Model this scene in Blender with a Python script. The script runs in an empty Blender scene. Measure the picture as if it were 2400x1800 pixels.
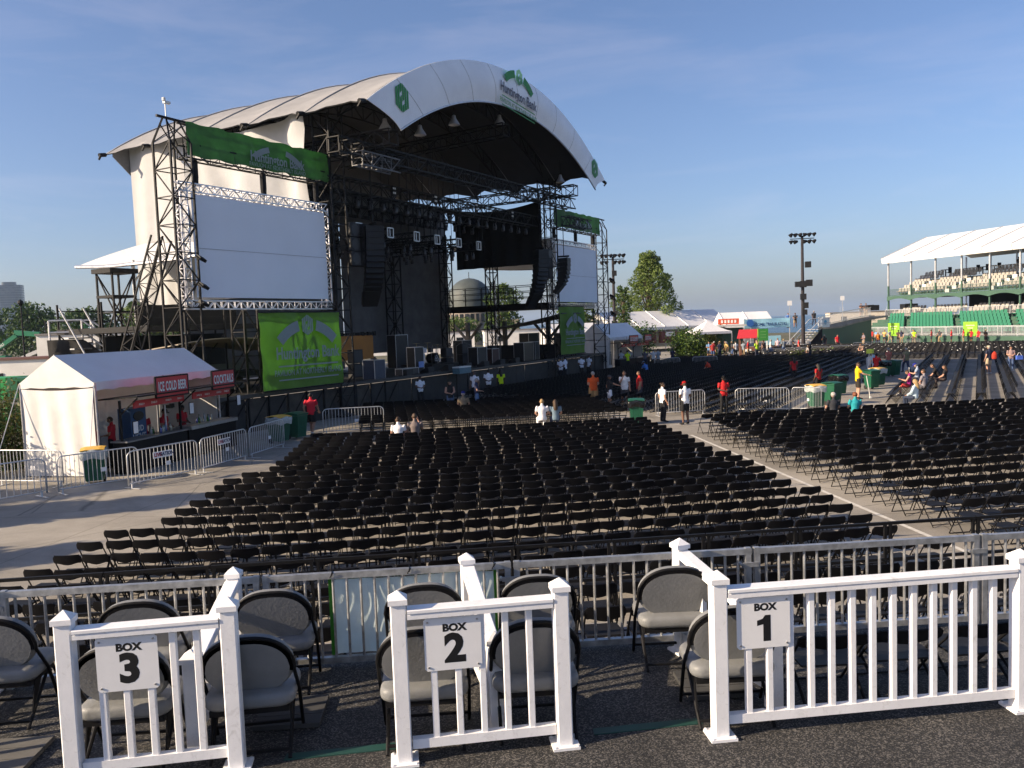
import bpy, bmesh, math, random
import numpy as np
from mathutils import Vector, Matrix, Euler
R = math.radians
random.seed(7); rng = np.random.default_rng(7)
scn = bpy.context.scene
COL = scn.collection

# ------------------------------------------------------------------ camera
cd = bpy.data.cameras.new('camera'); cam = bpy.data.objects.new('camera', cd); COL.objects.link(cam)
cd.sensor_width = 36; cd.lens = 29.25; cd.clip_start = .05; cd.clip_end = 30000
cam.matrix_world = Matrix.Translation((0, 0, 4.27)) @ Matrix.Rotation(R(90 - 4.05), 4, 'X') @ Matrix.Rotation(R(-2.1), 4, 'Z')
scn.camera = cam
# ------------------------------------------------------------------ sky, sun, exposure
SUN_EL = 25.0; SUN_AZ = 251.5
w = bpy.data.worlds.new('World'); scn.world = w; w.use_nodes = True
nt = w.node_tree; nt.nodes.clear()
sky = nt.nodes.new('ShaderNodeTexSky'); sky.sky_type = 'NISHITA'; sky.sun_disc = False
sky.sun_elevation = R(SUN_EL); sky.sun_rotation = R(SUN_AZ); sky.altitude = 180; sky.air_density = 1.0; sky.dust_density = 1.7; sky.ozone_density = 6.0
bg = nt.nodes.new('ShaderNodeBackground'); bg.inputs[1].default_value = .075
wo = nt.nodes.new('ShaderNodeOutputWorld'); tint = nt.nodes.new('ShaderNodeMix'); tint.data_type = 'RGBA'; tint.blend_type = 'MULTIPLY'; tint.inputs['Factor'].default_value = 1; tint.inputs['B'].default_value = (1.19, 1.0, .97, 1)   # camera white balance
# faint thin cirrus
tcw = nt.nodes.new('ShaderNodeTexCoord'); mpw = nt.nodes.new('ShaderNodeMapping'); mpw.inputs['Scale'].default_value = (1.2, 2.2, 9.0); mpw.inputs['Rotation'].default_value = (R(12), R(9), R(20))
nzw = nt.nodes.new('ShaderNodeTexNoise'); nzw.inputs['Scale'].default_value = 2.0; nzw.inputs['Detail'].default_value = 9; nzw.inputs['Roughness'].default_value = .62; nzw.inputs['Distortion'].default_value = .6
mrw = nt.nodes.new('ShaderNodeMapRange'); mrw.inputs['From Min'].default_value = .48; mrw.inputs['From Max'].default_value = .80; mrw.inputs['To Max'].default_value = .12
cir = nt.nodes.new('ShaderNodeMix'); cir.data_type = 'RGBA'; cir.inputs['B'].default_value = (6.0, 6.2, 6.6, 1)
nt.links.new(tcw.outputs['Generated'], mpw.inputs['Vector']); nt.links.new(mpw.outputs['Vector'], nzw.inputs['Vector']); nt.links.new(nzw.outputs['Fac'], mrw.inputs['Value']); nt.links.new(mrw.outputs['Result'], cir.inputs['Factor']); nt.links.new(sky.outputs[0], cir.inputs['A'])
nt.links.new(cir.outputs['Result'], tint.inputs['A']); nt.links.new(tint.outputs['Result'], bg.inputs[0]); nt.links.new(bg.outputs[0], wo.inputs[0])
sl = bpy.data.lights.new('sun', 'SUN'); sl.energy = 4.4; sl.angle = R(.53); sl.color = (1, .81, .58)
so = bpy.data.objects.new('sun', sl); COL.objects.link(so)
SV = Vector((math.sin(R(SUN_AZ)) * math.cos(R(SUN_EL)), math.cos(R(SUN_AZ)) * math.cos(R(SUN_EL)), math.sin(R(SUN_EL))))
so.rotation_euler = SV.to_track_quat('Z', 'Y').to_euler(); so.location = SV * 200
vs = scn.view_settings; vs.view_transform = 'Standard'; vs.look = 'None'; vs.exposure = 1.15; vs.gamma = 1; vs.use_curve_mapping = False
scn.cycles.max_bounces = 6; scn.cycles.diffuse_bounces = 3; scn.cycles.transparent_max_bounces = 8
scn.cycles.use_adaptive_sampling = True; scn.cycles.adaptive_threshold = .02
scn.cycles.use_denoising = True

# ------------------------------------------------------------------ materials
def S(r, g, b):
    f = lambda c: (c / 255 / 12.92) if c <= 10 else (((c / 255) + .055) / 1.055) ** 2.4
    return (f(r), f(g), f(b))
MATS = {}
def M(name, col, rough=.6, metal=0., var=.12, scale=6., bump=0., bscale=60., trans=0., spec=.4, coat=0., alpha=1., grime=0.):
    if name in MATS: return MATS[name]
    m = bpy.data.materials.new(name); m.use_nodes = True; t = m.node_tree; n = t.nodes; L = t.links
    b = n['Principled BSDF']; out = n['Material Output']
    b.inputs['Roughness'].default_value = rough; b.inputs['Metallic'].default_value = metal
    b.inputs['Specular IOR Level'].default_value = spec; b.inputs['Coat Weight'].default_value = coat
    tc = n.new('ShaderNodeTexCoord')
    c = tuple(col) + (1,)
    if var > 0:
        nz = n.new('ShaderNodeTexNoise'); nz.inputs['Scale'].default_value = scale; nz.inputs['Detail'].default_value = 5; nz.inputs['Roughness'].default_value = .6
        L.new(tc.outputs['Object'], nz.inputs['Vector'])
        rp = n.new('ShaderNodeValToRGB'); rp.color_ramp.elements[0].position = .3; rp.color_ramp.elements[1].position = .7
        rp.color_ramp.elements[0].color = tuple(x * (1 - var) for x in col) + (1,)
        rp.color_ramp.elements[1].color = tuple(min(1, x * (1 + var)) for x in col) + (1,)
        L.new(nz.outputs['Fac'], rp.inputs['Fac']); src = rp.outputs['Color']
        if grime > 0:   # scuffs and dirt specks
            gn = n.new('ShaderNodeTexNoise'); gn.inputs['Scale'].default_value = 16; gn.inputs['Detail'].default_value = 8; gn.inputs['Roughness'].default_value = .75; gn.inputs['Distortion'].default_value = .8; L.new(tc.outputs['Object'], gn.inputs['Vector'])
            gr = n.new('ShaderNodeMapRange'); gr.inputs['From Min'].default_value = .55; gr.inputs['From Max'].default_value = .78; gr.inputs['To Max'].default_value = grime; L.new(gn.outputs['Fac'], gr.inputs['Value'])
            gm = n.new('ShaderNodeMix'); gm.data_type = 'RGBA'; gm.inputs['B'].default_value = (.30, .28, .25, 1); L.new(gr.outputs['Result'], gm.inputs['Factor']); L.new(src, gm.inputs['A']); src = gm.outputs['Result']
        L.new(src, b.inputs['Base Color'])
        mr = n.new('ShaderNodeMapRange'); mr.inputs['To Min'].default_value = max(0, rough - .08); mr.inputs['To Max'].default_value = min(1, rough + .1)
        L.new(nz.outputs['Fac'], mr.inputs['Value']); L.new(mr.outputs['Result'], b.inputs['Roughness'])
    else:
        b.inputs['Base Color'].default_value = c; src = None
    if bump > 0:
        nb = n.new('ShaderNodeTexNoise'); nb.inputs['Scale'].default_value = bscale; nb.inputs['Detail'].default_value = 4
        L.new(tc.outputs['Object'], nb.inputs['Vector'])
        bp = n.new('ShaderNodeBump'); bp.inputs['Strength'].default_value = bump; bp.inputs['Distance'].default_value = .02
        L.new(nb.outputs['Fac'], bp.inputs['Height']); L.new(bp.outputs['Normal'], b.inputs['Normal'])
    if trans > 0:
        tr = n.new('ShaderNodeBsdfTranslucent'); tr.inputs['Color'].default_value = c
        if src: L.new(src, tr.inputs['Color'])
        mx = n.new('ShaderNodeMixShader'); mx.inputs['Fac'].default_value = trans
        L.new(b.outputs[0], mx.inputs[1]); L.new(tr.outputs[0], mx.inputs[2]); L.new(mx.outputs[0], out.inputs['Surface'])
    if alpha < 1: b.inputs['Alpha'].default_value = alpha
    MATS[name] = m
    return m
white_vinyl = M('white_vinyl', (.77, .77, .78), .42, var=.06, scale=4, bump=.05, bscale=25, grime=.55)
galv = M('galvanized_steel', (.42, .43, .44), .42, .75, var=.3, scale=14, bump=.08, bscale=40)
galv_far = M('galvanized_barrier', (.55, .56, .57), .45, .5, var=.15, scale=6)
black_metal = M('black_metal', (.009, .009, .010), .5, var=.2, scale=10, spec=.15)
black_plastic = M('black_plastic', (.0065, .0065, .008), .5, var=.25, scale=8, bump=.05, bscale=80, spec=.12)
truss_black = M('truss_black', (.011, .011, .012), .55, 0, var=.25, scale=4, spec=.2)
truss_alu = M('truss_aluminium', (.5, .5, .52), .38, .8, var=.15, scale=4)
grey_vinyl = M('grey_vinyl', (.175, .18, .182), .5, var=.1, scale=6, bump=.12, bscale=50)
sign_white = M('sign_white', (.74, .74, .74), .35, var=.04)
ink_black = M('ink_black', (.008, .008, .009), .5, var=0)
steel = M('screw_steel', (.5, .5, .5), .3, .9, var=0)
fabric_white = M('fabric_white', (.37, .375, .385), .7, var=.06, scale=1.2, bump=.06, bscale=3)
roof_fabric = M('roof_fabric', (.27, .267, .265), .62, var=.14, scale=.8, bump=.4, bscale=1.6)
fascia_fabric = M('fascia_fabric', (.85, .89, .95), .55, var=.07, scale=.6, bump=.15, bscale=1.2)
tent_fabric = M('tent_fabric', (.72, .72, .73), .5, var=.05, scale=1.0, bump=.08, bscale=3, trans=.05)
tent_wall = M('tent_wall_fabric', (.80, .79, .77), .6, var=.08, scale=1.2, bump=.35, bscale=2.5, trans=.15)
screen_mat = M('projection_screen', (.82, .88, .96), .7, var=.03, scale=.5, trans=.05)
green_banner = M('green_banner', (.21, .40, .075), .6, var=.08, scale=2, trans=.55)
green_truss_banner = M('green_truss_banner', (.10, .25, .08), .6, var=.25, scale=1.2, trans=.5)
banner_grey = M('banner_grey', (.46, .52, .56), .6, var=.05, trans=.5)
logo_green = M('logo_green', (.035, .25, .065), .6, var=.05)
logo_grey = M('logo_grey', (.10, .105, .14), .6, var=.05)
drape_black = M('black_drape', (.012, .012, .013), .9, var=.3, scale=3)
drape_grey = M('grey_drape', (.13, .128, .13), .85, var=.25, scale=1.0, bump=.1, bscale=3)
red_sign = M('red_sign', (.50, .035, .04), .45, var=.06, scale=3)
navy = M('navy_print', (.02, .03, .09), .5, var=0)
bin_green = M('bin_green', (.010, .085, .045), .45, var=.12, scale=4)
bin_yellow = M('bin_yellow', (.65, .38, .06), .5, var=.1)
bag_clear = M('bag_clear', (.5, .55, .55), .25, var=.15, scale=12, bump=.5, bscale=14, alpha=.75)
bag_black = M('bag_black', (.008, .008, .009), .25, var=.2, bump=.5, bscale=14)
wood_grey = M('weathered_wood', (.16, .145, .12), .8, var=.3, scale=5)
rubber = M('rubber', (.02, .02, .02), .8, var=.2)
leafA = M('leaf_bright', (.085, .135, .022), .55, var=.35, scale=1.5, trans=.35)
leafB = M('leaf_dark', (.035, .075, .015), .6, var=.35, scale=1.5, trans=.25)
leafD = M('leaf_light', (.15, .20, .05), .55, var=.35, scale=1.5, trans=.35)
leafC = M('leaf_olive', (.10, .105, .028), .6, var=.35, scale=1.5, trans=.3)
bark = M('bark', (.11, .085, .06), .9, var=.3, scale=8, bump=.4, bscale=20)
glass_dark = M('glass_dark', (.02, .025, .03), .08, var=0, spec=.6)
seat_green = M('seat_green', (.02, .15, .085), .45, var=.1)
seat_grey = M('seat_grey', (.33, .31, .28), .55, var=.12)
stand_green = M('stand_green', (.045, .10, .07), .6, var=.15, scale=.5)
white_paint = M('white_paint', (.72, .71, .68), .5, var=.08, scale=1)

# ------------------------------------------------------------------ mesh builder
class MB:
    def __init__(s): s.v = []; s.f = []; s.m = []; s.mi = 0
    def add(s, vs, fs, mi=None):
        o = len(s.v); s.v += [tuple(p) for p in vs]; s.f += [tuple(i + o for i in f) for f in fs]; s.m += [s.mi if mi is None else mi] * len(fs)
    def box(s, c, d, rz=0, mi=None, M4=None):
        x, y, z = d[0] / 2, d[1] / 2, d[2] / 2; ca, sa = math.cos(rz), math.sin(rz); vs = []
        for dz in (-z, z):
            for dx, dy in ((-x, -y), (x, -y), (x, y), (-x, y)):
                p = (c[0] + dx * ca - dy * sa, c[1] + dx * sa + dy * ca, c[2] + dz)
                vs.append(M4 @ Vector(p) if M4 else p)
        s.add(vs, ((3, 2, 1, 0), (4, 5, 6, 7), (0, 1, 5, 4), (1, 2, 6, 5), (2, 3, 7, 6), (3, 0, 4, 7)), mi)
    def cbox(s, c, d, ch=.004, mi=None):   # upright box with chamfered vertical edges
        x, y, z = d[0] / 2, d[1] / 2, d[2] / 2; poly = [(-x + ch, -y), (x - ch, -y), (x, -y + ch), (x, y - ch), (x - ch, y), (-x + ch, y), (-x, y - ch), (-x, -y + ch)]
        s.prism(poly, Matrix.Translation(c), d[2], mi)
    def bar(s, a, b, w, h=None, mi=None, n=4):
        a = Vector(a); b = Vector(b); d = b - a
        if d.length < 1e-6: return
        d.normalize(); up = Vector((0, 0, 1)) if abs(d.z) < .95 else Vector((0, 1, 0))
        x = d.cross(up).normalized() * (w / 2); y = x.cross(d).normalized() * ((h or w) / 2)
        vs = []
        for p in (a, b):
            vs += [p - x - y, p + x - y, p + x + y, p - x + y]
        s.add(vs, ((3, 2, 1, 0), (4, 5, 6, 7), (0, 1, 5, 4), (1, 2, 6, 5), (2, 3, 7, 6), (3, 0, 4, 7)), mi)
    def tube(s, pts, r, seg=6, mi=None, r2=None):
        pts = [Vector(p) for p in pts]; n = len(pts); vs = []; fs = []
        for i, p in enumerate(pts):
            d = (pts[min(i + 1, n - 1)] - pts[max(i - 1, 0)]).normalized()
            up = Vector((0, 0, 1)) if abs(d.z) < .9 else Vector((0, 1, 0))
            x = d.cross(up).normalized(); y = x.cross(d)
            rr = r if r2 is None else r + (r2 - r) * i / (n - 1)
            for k in range(seg):
                a = 2 * math.pi * (k + .5) / seg; vs.append(p + x * (rr * math.cos(a)) + y * (rr * math.sin(a)))
        for i in range(n - 1):
            for k in range(seg):
                k2 = (k + 1) % seg; fs.append((i * seg + k, i * seg + k2, (i + 1) * seg + k2, (i + 1) * seg + k))
        fs.append(tuple(range(seg))[::-1]); fs.append(tuple((n - 1) * seg + k for k in range(seg)))
        s.add(vs, fs, mi)
    def prism(s, poly, M4, t, mi=None):   # polygon in local xy, thickness t along local z (centred)
        n = len(poly); vs = [M4 @ Vector((x, y, -t / 2)) for x, y in poly] + [M4 @ Vector((x, y, t / 2)) for x, y in poly]
        fs = [tuple(range(n))[::-1], tuple(range(n, 2 * n))] + [(i, (i + 1) % n, n + (i + 1) % n, n + i) for i in range(n)]
        s.add(vs, fs, mi)
    def grid(s, P, mi=None, closed_u=False):   # P[i][j] points
        nu = len(P); nv = len(P[0]); vs = [p for r in P for p in r]; fs = []
        for i in range(nu - (0 if closed_u else 1)):
            i2 = (i + 1) % nu
            for j in range(nv - 1): fs.append((i * nv + j, i2 * nv + j, i2 * nv + j + 1, i * nv + j + 1))
        s.add(vs, fs, mi)
    def slab(s, P, t, axis):   # thick grid: P[i][j], thickness vector
        ax = Vector(axis) * t; s.grid(P); s.grid([[Vector(p) + ax for p in r][::-1] for r in P])
        Q = [list(map(Vector, r)) for r in P]; nu = len(Q); nv = len(Q[0])
        ring = [Q[i][0] for i in range(nu)] + [Q[-1][j] for j in range(1, nv)] + [Q[i][-1] for i in range(nu - 2, -1, -1)] + [Q[0][j] for j in range(nv - 2, 0, -1)]
        s.grid([ring + [ring[0]], [p + ax for p in ring] + [ring[0] + ax]])
    def lathe(s, prof, c, seg=12, mi=None):
        P = [[(c[0] + r * math.cos(2 * math.pi * k / seg), c[1] + r * math.sin(2 * math.pi * k / seg), c[2] + z) for r, z in prof] for k in range(seg)]
        s.grid(P, mi, True)
    def mesh(s, name, mats, smooth=False):
        me = bpy.data.meshes.new(name); me.from_pydata([tuple(p) for p in s.v], [], s.f)
        for m in (mats if isinstance(mats, (list, tuple)) else [mats]): me.materials.append(m)
        if isinstance(mats, (list, tuple)) and len(mats) > 1: me.polygons.foreach_set('material_index', s.m)
        if smooth: me.polygons.foreach_set('use_smooth', [True] * len(me.polygons))
        me.update(); return me
def link(o, parent=None):
    COL.objects.link(o)
    if parent is not None: o.parent = parent
    return o
def part(name, mb, mats, parent=None, smooth=False, label=None, kind=None, loc=None, rz=0):
    o = bpy.data.objects.new(name, mb.mesh(name, mats, smooth) if isinstance(mb, MB) else mb)
    link(o, parent)
    if loc is not None: o.location = loc; o.rotation_euler = (0, 0, rz)
    if label: o['label'] = label
    if kind: o['kind'] = kind
    return o
def tag(o, label, cat, group=None):
    o['label'] = label; o['category'] = cat
    if group: o['group'] = group
    return o
def thing(name, label, cat, loc=(0, 0, 0), rz=0, group=None):
    o = bpy.data.objects.new(name, None); link(o); o.location = loc; o.rotation_euler = (0, 0, rz); o.empty_display_size = .1
    return tag(o, label, cat, group)
def dup(root, loc, rz, label=None, group=None, sc=None):
    r = root.copy(); COL.objects.link(r); r.location = loc; r.rotation_euler = (0, 0, rz)
    if label: r['label'] = label
    if group: r['group'] = group
    if sc: r.scale = sc
    for ch in root.children:
        c = ch.copy(); COL.objects.link(c); c.parent = r
        for g in ch.children:
            d = g.copy(); COL.objects.link(d); d.parent = c
    return r
def struct(name, mb, mats, smooth=False):
    o = part(name, mb, mats, None, smooth); o['kind'] = 'structure'; return o
def single(name, mb, mats, label, cat, group=None, smooth=False, loc=None, rz=0):
    return tag(part(name, mb, mats, None, smooth, loc=loc, rz=rz), label, cat, group)
def text_mesh(txt, size, ext=.002, off=0., sx=1., align='CENTER', shear=0., spacing=1.):
    cu = bpy.data.curves.new('lettering', 'FONT'); cu.body = txt; cu.size = size; cu.extrude = ext; cu.offset = off
    cu.align_x = align; cu.align_y = 'CENTER'; cu.shear = shear; cu.space_character = spacing; cu.resolution_u = 3
    o = bpy.data.objects.new('lettering', cu); COL.objects.link(o)
    dg = bpy.context.evaluated_depsgraph_get(); me = bpy.data.meshes.new_from_object(o.evaluated_get(dg))
    bpy.data.objects.remove(o); bpy.data.curves.remove(cu)
    me.transform(Matrix.Diagonal((sx, 1, 1, 1)))
    return me
def lettering(txt, size, mat, parent, M4, **k):   # text lies in local xy of M4, reading along +x
    me = text_mesh(txt, size, **k); me.transform(M4); me.materials.clear(); me.materials.append(mat)
    return part('lettering', me, None, parent)
FRONT = Matrix.Rotation(R(90), 4, 'X')      # text stands up, facing -y
def front_at(x, y, z, rz=0): return Matrix.Translation((x, y, z)) @ Matrix.Rotation(rz, 4, 'Z') @ FRONT
def emblem(parent, mat, M4, r, name='emblem'):   # hexagonal mark made of upright strips with slanting steps
    mb = MB(); n = 6; wd = 1.7 * r / n; g = wd * .17
    def hh(x): return r * (1.12 - .5 * abs(x) / (.85 * r))
    for k in range(n):
        x0 = -.85 * r + k * wd + g; x1 = x0 + wd - 2 * g + g * .4; a, b = hh(x0), hh(x1)
        if k in (2, 3):
            s_ = 1 if k == 2 else -1
            mb.prism([(x0, -a), (x1, -b), (x1, -.10 * r + s_ * .30 * r), (x0, -.30 * r + s_ * .30 * r)], M4, .008)
            mb.prism([(x0, .02 * r + s_ * .30 * r), (x1, .22 * r + s_ * .30 * r), (x1, b), (x0, a)], M4, .008)
        else: mb.prism([(x0, -a), (x1, -b), (x1, b), (x0, a)], M4, .008)
    return part(name, mb, mat, parent)
# ================================================================== setting: ground, pavement, lake, deck
def ground_material(name, c1, c2, c3, scale, joints=None, bump=.15, cracks=False):
    m = bpy.data.materials.new(name); m.use_nodes = True; t = m.node_tree; n = t.nodes; L = t.links; b = n['Principled BSDF']
    b.inputs['Roughness'].default_value = .85
    tc = n.new('ShaderNodeTexCoord')
    nz = n.new('ShaderNodeTexNoise'); nz.inputs['Scale'].default_value = scale; nz.inputs['Detail'].default_value = 8; nz.inputs['Roughness'].default_value = .65
    L.new(tc.outputs['Object'], nz.inputs['Vector'])
    rp = n.new('ShaderNodeValToRGB'); e = rp.color_ramp.elements; e[0].position = .3; e[0].color = c1 + (1,); e[1].position = .72; e[1].color = c3 + (1,)
    k = e.new(.5); k.color = c2 + (1,)
    L.new(nz.outputs['Fac'], rp.inputs['Fac'])
    fine = n.new('ShaderNodeTexNoise'); fine.inputs['Scale'].default_value = 45; fine.inputs['Detail'].default_value = 6; L.new(tc.outputs['Object'], fine.inputs['Vector'])
    mx = n.new('ShaderNodeMix'); mx.data_type = 'RGBA'; mx.blend_type = 'MULTIPLY'; mx.inputs['Factor'].default_value = .5
    rf = n.new('ShaderNodeMapRange'); rf.inputs['From Min'].default_value = .25; rf.inputs['From Max'].default_value = .75; rf.inputs['To Min'].default_value = .55; rf.inputs['To Max'].default_value = 1.25
    L.new(fine.outputs['Fac'], rf.inputs['Value']); L.new(rp.outputs['Color'], mx.inputs['A']); L.new(rf.outputs['Result'], mx.inputs['B'])
    col = mx.outputs['Result']
    if joints:
        br = n.new('ShaderNodeTexBrick'); br.inputs['Scale'].default_value = 1; br.offset = 0; br.inputs['Mortar Size'].default_value = .012; br.inputs['Brick Width'].default_value = joints; br.inputs['Row Height'].default_value = joints
        br.inputs['Color1'].default_value = (1, 1, 1, 1); br.inputs['Color2'].default_value = (.93, .93, .93, 1); br.inputs['Mortar'].default_value = (.5, .48, .45, 1)
        mp = n.new('ShaderNodeMapping'); mp.inputs['Rotation'].default_value = (0, 0, R(8)); L.new(tc.outputs['Object'], mp.inputs['Vector']); L.new(mp.outputs['Vector'], br.inputs['Vector'])
        m2 = n.new('ShaderNodeMix'); m2.data_type = 'RGBA'; m2.blend_type = 'MULTIPLY'; m2.inputs['Factor'].default_value = 1
        L.new(col, m2.inputs['A']); L.new(br.outputs['Color'], m2.inputs['B']); col = m2.outputs['Result']
    if cracks:     # old stains and hairline cracks
        st = n.new('ShaderNodeTexNoise'); st.inputs['Scale'].default_value = .16; st.inputs['Detail'].default_value = 9; st.inputs['Roughness'].default_value = .7; st.inputs['Distortion'].default_value = 1.2; L.new(tc.outputs['Object'], st.inputs['Vector'])
        sr = n.new('ShaderNodeMapRange'); sr.inputs['From Min'].default_value = .35; sr.inputs['From Max'].default_value = .62; sr.inputs['To Min'].default_value = .68; sr.inputs['To Max'].default_value = 1.06; L.new(st.outputs['Fac'], sr.inputs['Value'])
        vo = n.new('ShaderNodeTexVoronoi'); vo.feature = 'DISTANCE_TO_EDGE'; vo.inputs['Scale'].default_value = .33
        dn = n.new('ShaderNodeMix'); dn.data_type = 'VECTOR'; dn.inputs['Factor'].default_value = .12; L.new(tc.outputs['Object'], dn.inputs['A']); L.new(st.outputs['Color'], dn.inputs['B']); L.new(dn.outputs['Result'], vo.inputs['Vector'])
        cr = n.new('ShaderNodeMapRange'); cr.inputs['From Max'].default_value = .006; cr.inputs['To Min'].default_value = .45; cr.inputs['To Max'].default_value = 1; L.new(vo.outputs['Distance'], cr.inputs['Value'])
        mm = n.new('ShaderNodeMath'); mm.operation = 'MULTIPLY'; L.new(sr.outputs['Result'], mm.inputs[0]); L.new(cr.outputs['Result'], mm.inputs[1])
        m3 = n.new('ShaderNodeMix'); m3.data_type = 'RGBA'; m3.blend_type = 'MULTIPLY'; m3.inputs['Factor'].default_value = 1; L.new(col, m3.inputs['A']); L.new(mm.outputs['Value'], m3.inputs['B']); col = m3.outputs['Result']
    L.new(col, b.inputs['Base Color'])
    bp = n.new('ShaderNodeBump'); bp.inputs['Strength'].default_value = bump; bp.inputs['Distance'].default_value = .01; L.new(fine.outputs['Fac'], bp.inputs['Height']); L.new(bp.outputs['Normal'], b.inputs['Normal'])
    return m
land_mat = ground_material('land_grass', (.05, .06, .02), (.09, .085, .04), (.15, .13, .08), .08)
concrete = ground_material('concrete', (.23, .21, .175), (.31, .283, .24), (.38, .35, .30), .35, 6.1, cracks=True)
def water():
    m = bpy.data.materials.new('lake_water'); m.use_nodes = True; n = m.node_tree.nodes; L = m.node_tree.links; b = n['Principled BSDF']
    b.inputs['Base Color'].default_value = (.012, .05, .085, 1); b.inputs['Roughness'].default_value = .25; b.inputs['IOR'].default_value = 1.33
    tc = n.new('ShaderNodeTexCoord'); nz = n.new('ShaderNodeTexNoise'); nz.inputs['Scale'].default_value = .25; nz.inputs['Detail'].default_value = 6
    bp = n.new('ShaderNodeBump'); bp.inputs['Strength'].default_value = .6; bp.inputs['Distance'].default_value = 1.0
    L.new(tc.outputs['Object'], nz.inputs['Vector']); L.new(nz.outputs['Fac'], bp.inputs['Height']); L.new(bp.outputs['Normal'], b.inputs['Normal']); return m
g = MB(); g.add([(-9000, -3000, 0), (9000, -3000, 0), (9000, -40, 0), (130, 60, 0), (95, 190, 0), (10, 230, 0), (-60, 900, 0), (-400, 5000, 0), (-9000, 9000, 0)], [tuple(range(9))])
struct('ground', g, land_mat)
g = MB(); g.add([(-9000, -500, -1.4), (11000, -500, -1.4), (11000, 11000, -1.4), (-9000, 11000, -1.4)], [(0, 1, 2, 3)]); struct('lake', g, water())
g = MB(); g.add([(-30, -6, .004), (60, -6, .004), (80, 60, .004), (66, 150, .004), (-20, 110, .004), (-34, 60, .004)], [tuple(range(6))]); struct('pavement', g, concrete)
paint = M('line_paint', (.55, .53, .48), .7, var=.25, scale=9)
g = MB()
for (a, b, wd) in (((6.50, 30.3), (8.05, 12.2), .11), ((6.3, 33.4), (20, 35.6), .09), ((18.0, 45.0), (34, 43.0), .10)):
    d = Vector((b[0] - a[0], b[1] - a[1])).normalized(); nn = Vector((-d.y, d.x)) * wd / 2
    g.add([(a[0] + nn.x, a[1] + nn.y, .009), (a[0] - nn.x, a[1] - nn.y, .009), (b[0] - nn.x, b[1] - nn.y, .009), (b[0] + nn.x, b[1] + nn.y, .009)], [(0, 1, 2, 3)])
for k in range(4):
    y = 14.0 + k * 1.9; x = 7.35 - .08 * (y - 14)
    g.box((x, y, .0085), (.34, .08, .001)); 
struct('painted_lines', g, paint)
# --- deck the boxes stand on
def deck_material():
    m = bpy.data.materials.new('speckled_deck_mat'); m.use_nodes = True; n = m.node_tree.nodes; L = m.node_tree.links; b = n['Principled BSDF']
    b.inputs['Roughness'].default_value = .8; tc = n.new('ShaderNodeTexCoord')
    vo = n.new('ShaderNodeTexVoronoi'); vo.inputs['Scale'].default_value = 120; L.new(tc.outputs['Object'], vo.inputs['Vector'])
    nz = n.new('ShaderNodeTexNoise'); nz.inputs['Scale'].default_value = 140; nz.inputs['Detail'].default_value = 3; L.new(tc.outputs['Object'], nz.inputs['Vector'])
    big = n.new('ShaderNodeTexNoise'); big.inputs['Scale'].default_value = 2.2; big.inputs['Detail'].default_value = 4; L.new(tc.outputs['Object'], big.inputs['Vector'])
    sp = n.new('ShaderNodeSeparateColor'); L.new(vo.outputs['Color'], sp.inputs['Color'])
    rp = n.new('ShaderNodeValToRGB'); e = rp.color_ramp.elements; e[0].position = .25; e[0].color = (.009, .0095, .011, 1); e[1].position = .95; e[1].color = (.125, .117, .108, 1)
    k = e.new(.62); k.color = (.028, .0275, .027, 1); L.new(sp.outputs[0], rp.inputs['Fac'])
    mx = n.new('ShaderNodeMix'); mx.data_type = 'RGBA'; mx.blend_type = 'MULTIPLY'; mx.inputs['Factor'].default_value = .8
    mr = n.new('ShaderNodeMapRange'); mr.inputs['From Min'].default_value = .3; mr.inputs['From Max'].default_value = .7; mr.inputs['To Min'].default_value = .65; mr.inputs['To Max'].default_value = 1.2
    L.new(big.outputs['Fac'], mr.inputs['Value']); L.new(rp.outputs['Color'], mx.inputs['A']); L.new(mr.outputs['Result'], mx.inputs['B']); L.new(mx.outputs['Result'], b.inputs['Base Color'])
    bp = n.new('ShaderNodeBump'); bp.inputs['Strength'].default_value = .9; bp.inputs['Distance'].default_value = .006; L.new(nz.outputs['Fac'], bp.inputs['Height']); L.new(bp.outputs['Normal'], b.inputs['Normal']); return m
DZ = 1.77
def byl(x): return 6.16 + .0757 * x          # line of the steel barricade
g = MB(); P = [(-14, -6), (14, -6), (14, byl(14) + .1), (-14, byl(-14) + .1)]
g.add([(x, y, DZ) for x, y in P] + [(x, y, DZ - .25) for x, y in P], [(0, 1, 2, 3), (2, 1, 5, 6), (3, 2, 6, 7), (0, 3, 7, 4), (1, 0, 4, 5), (7, 6, 5, 4)]); struct('deck', g, deck_material())
g = MB()
for k in range(10):
    x = -12 + k * 2.6; g.bar((x, byl(x) - .3, 0), (x, byl(x) - .3, DZ - .25), .1)
g.bar((-14, byl(-14) - .28, .9), (14, byl(14) - .28, .9), .06); struct('deck_understructure', g, black_metal)
# green threshold strips at the two openings
tape = M('green_tape', (.012, .055, .045), .55, var=.15)
for i, (x0, x1, y0, y1) in enumerate(((-1.42, -.76, 4.76, 4.85), (.42, 1.10, 4.93, 5.02))):
    g = MB(); P = [(x0, y0 - .045), (x1, y1 - .045), (x1, y1 + .03), (x0, y0 + .03)]
    g.add([(x, y, DZ + .0) for x, y in P] + [(x, y, DZ + .006) for x, y in P], [(4, 5, 6, 7), (0, 1, 5, 4), (1, 2, 6, 5), (2, 3, 7, 6), (3, 0, 4, 7)])
    single('floor_strip', g, tape, ['dark green floor strip across the opening between BOX 3 and BOX 2', 'dark green floor strip across the opening between BOX 2 and BOX 1'][i], 'floor strip')
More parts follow.
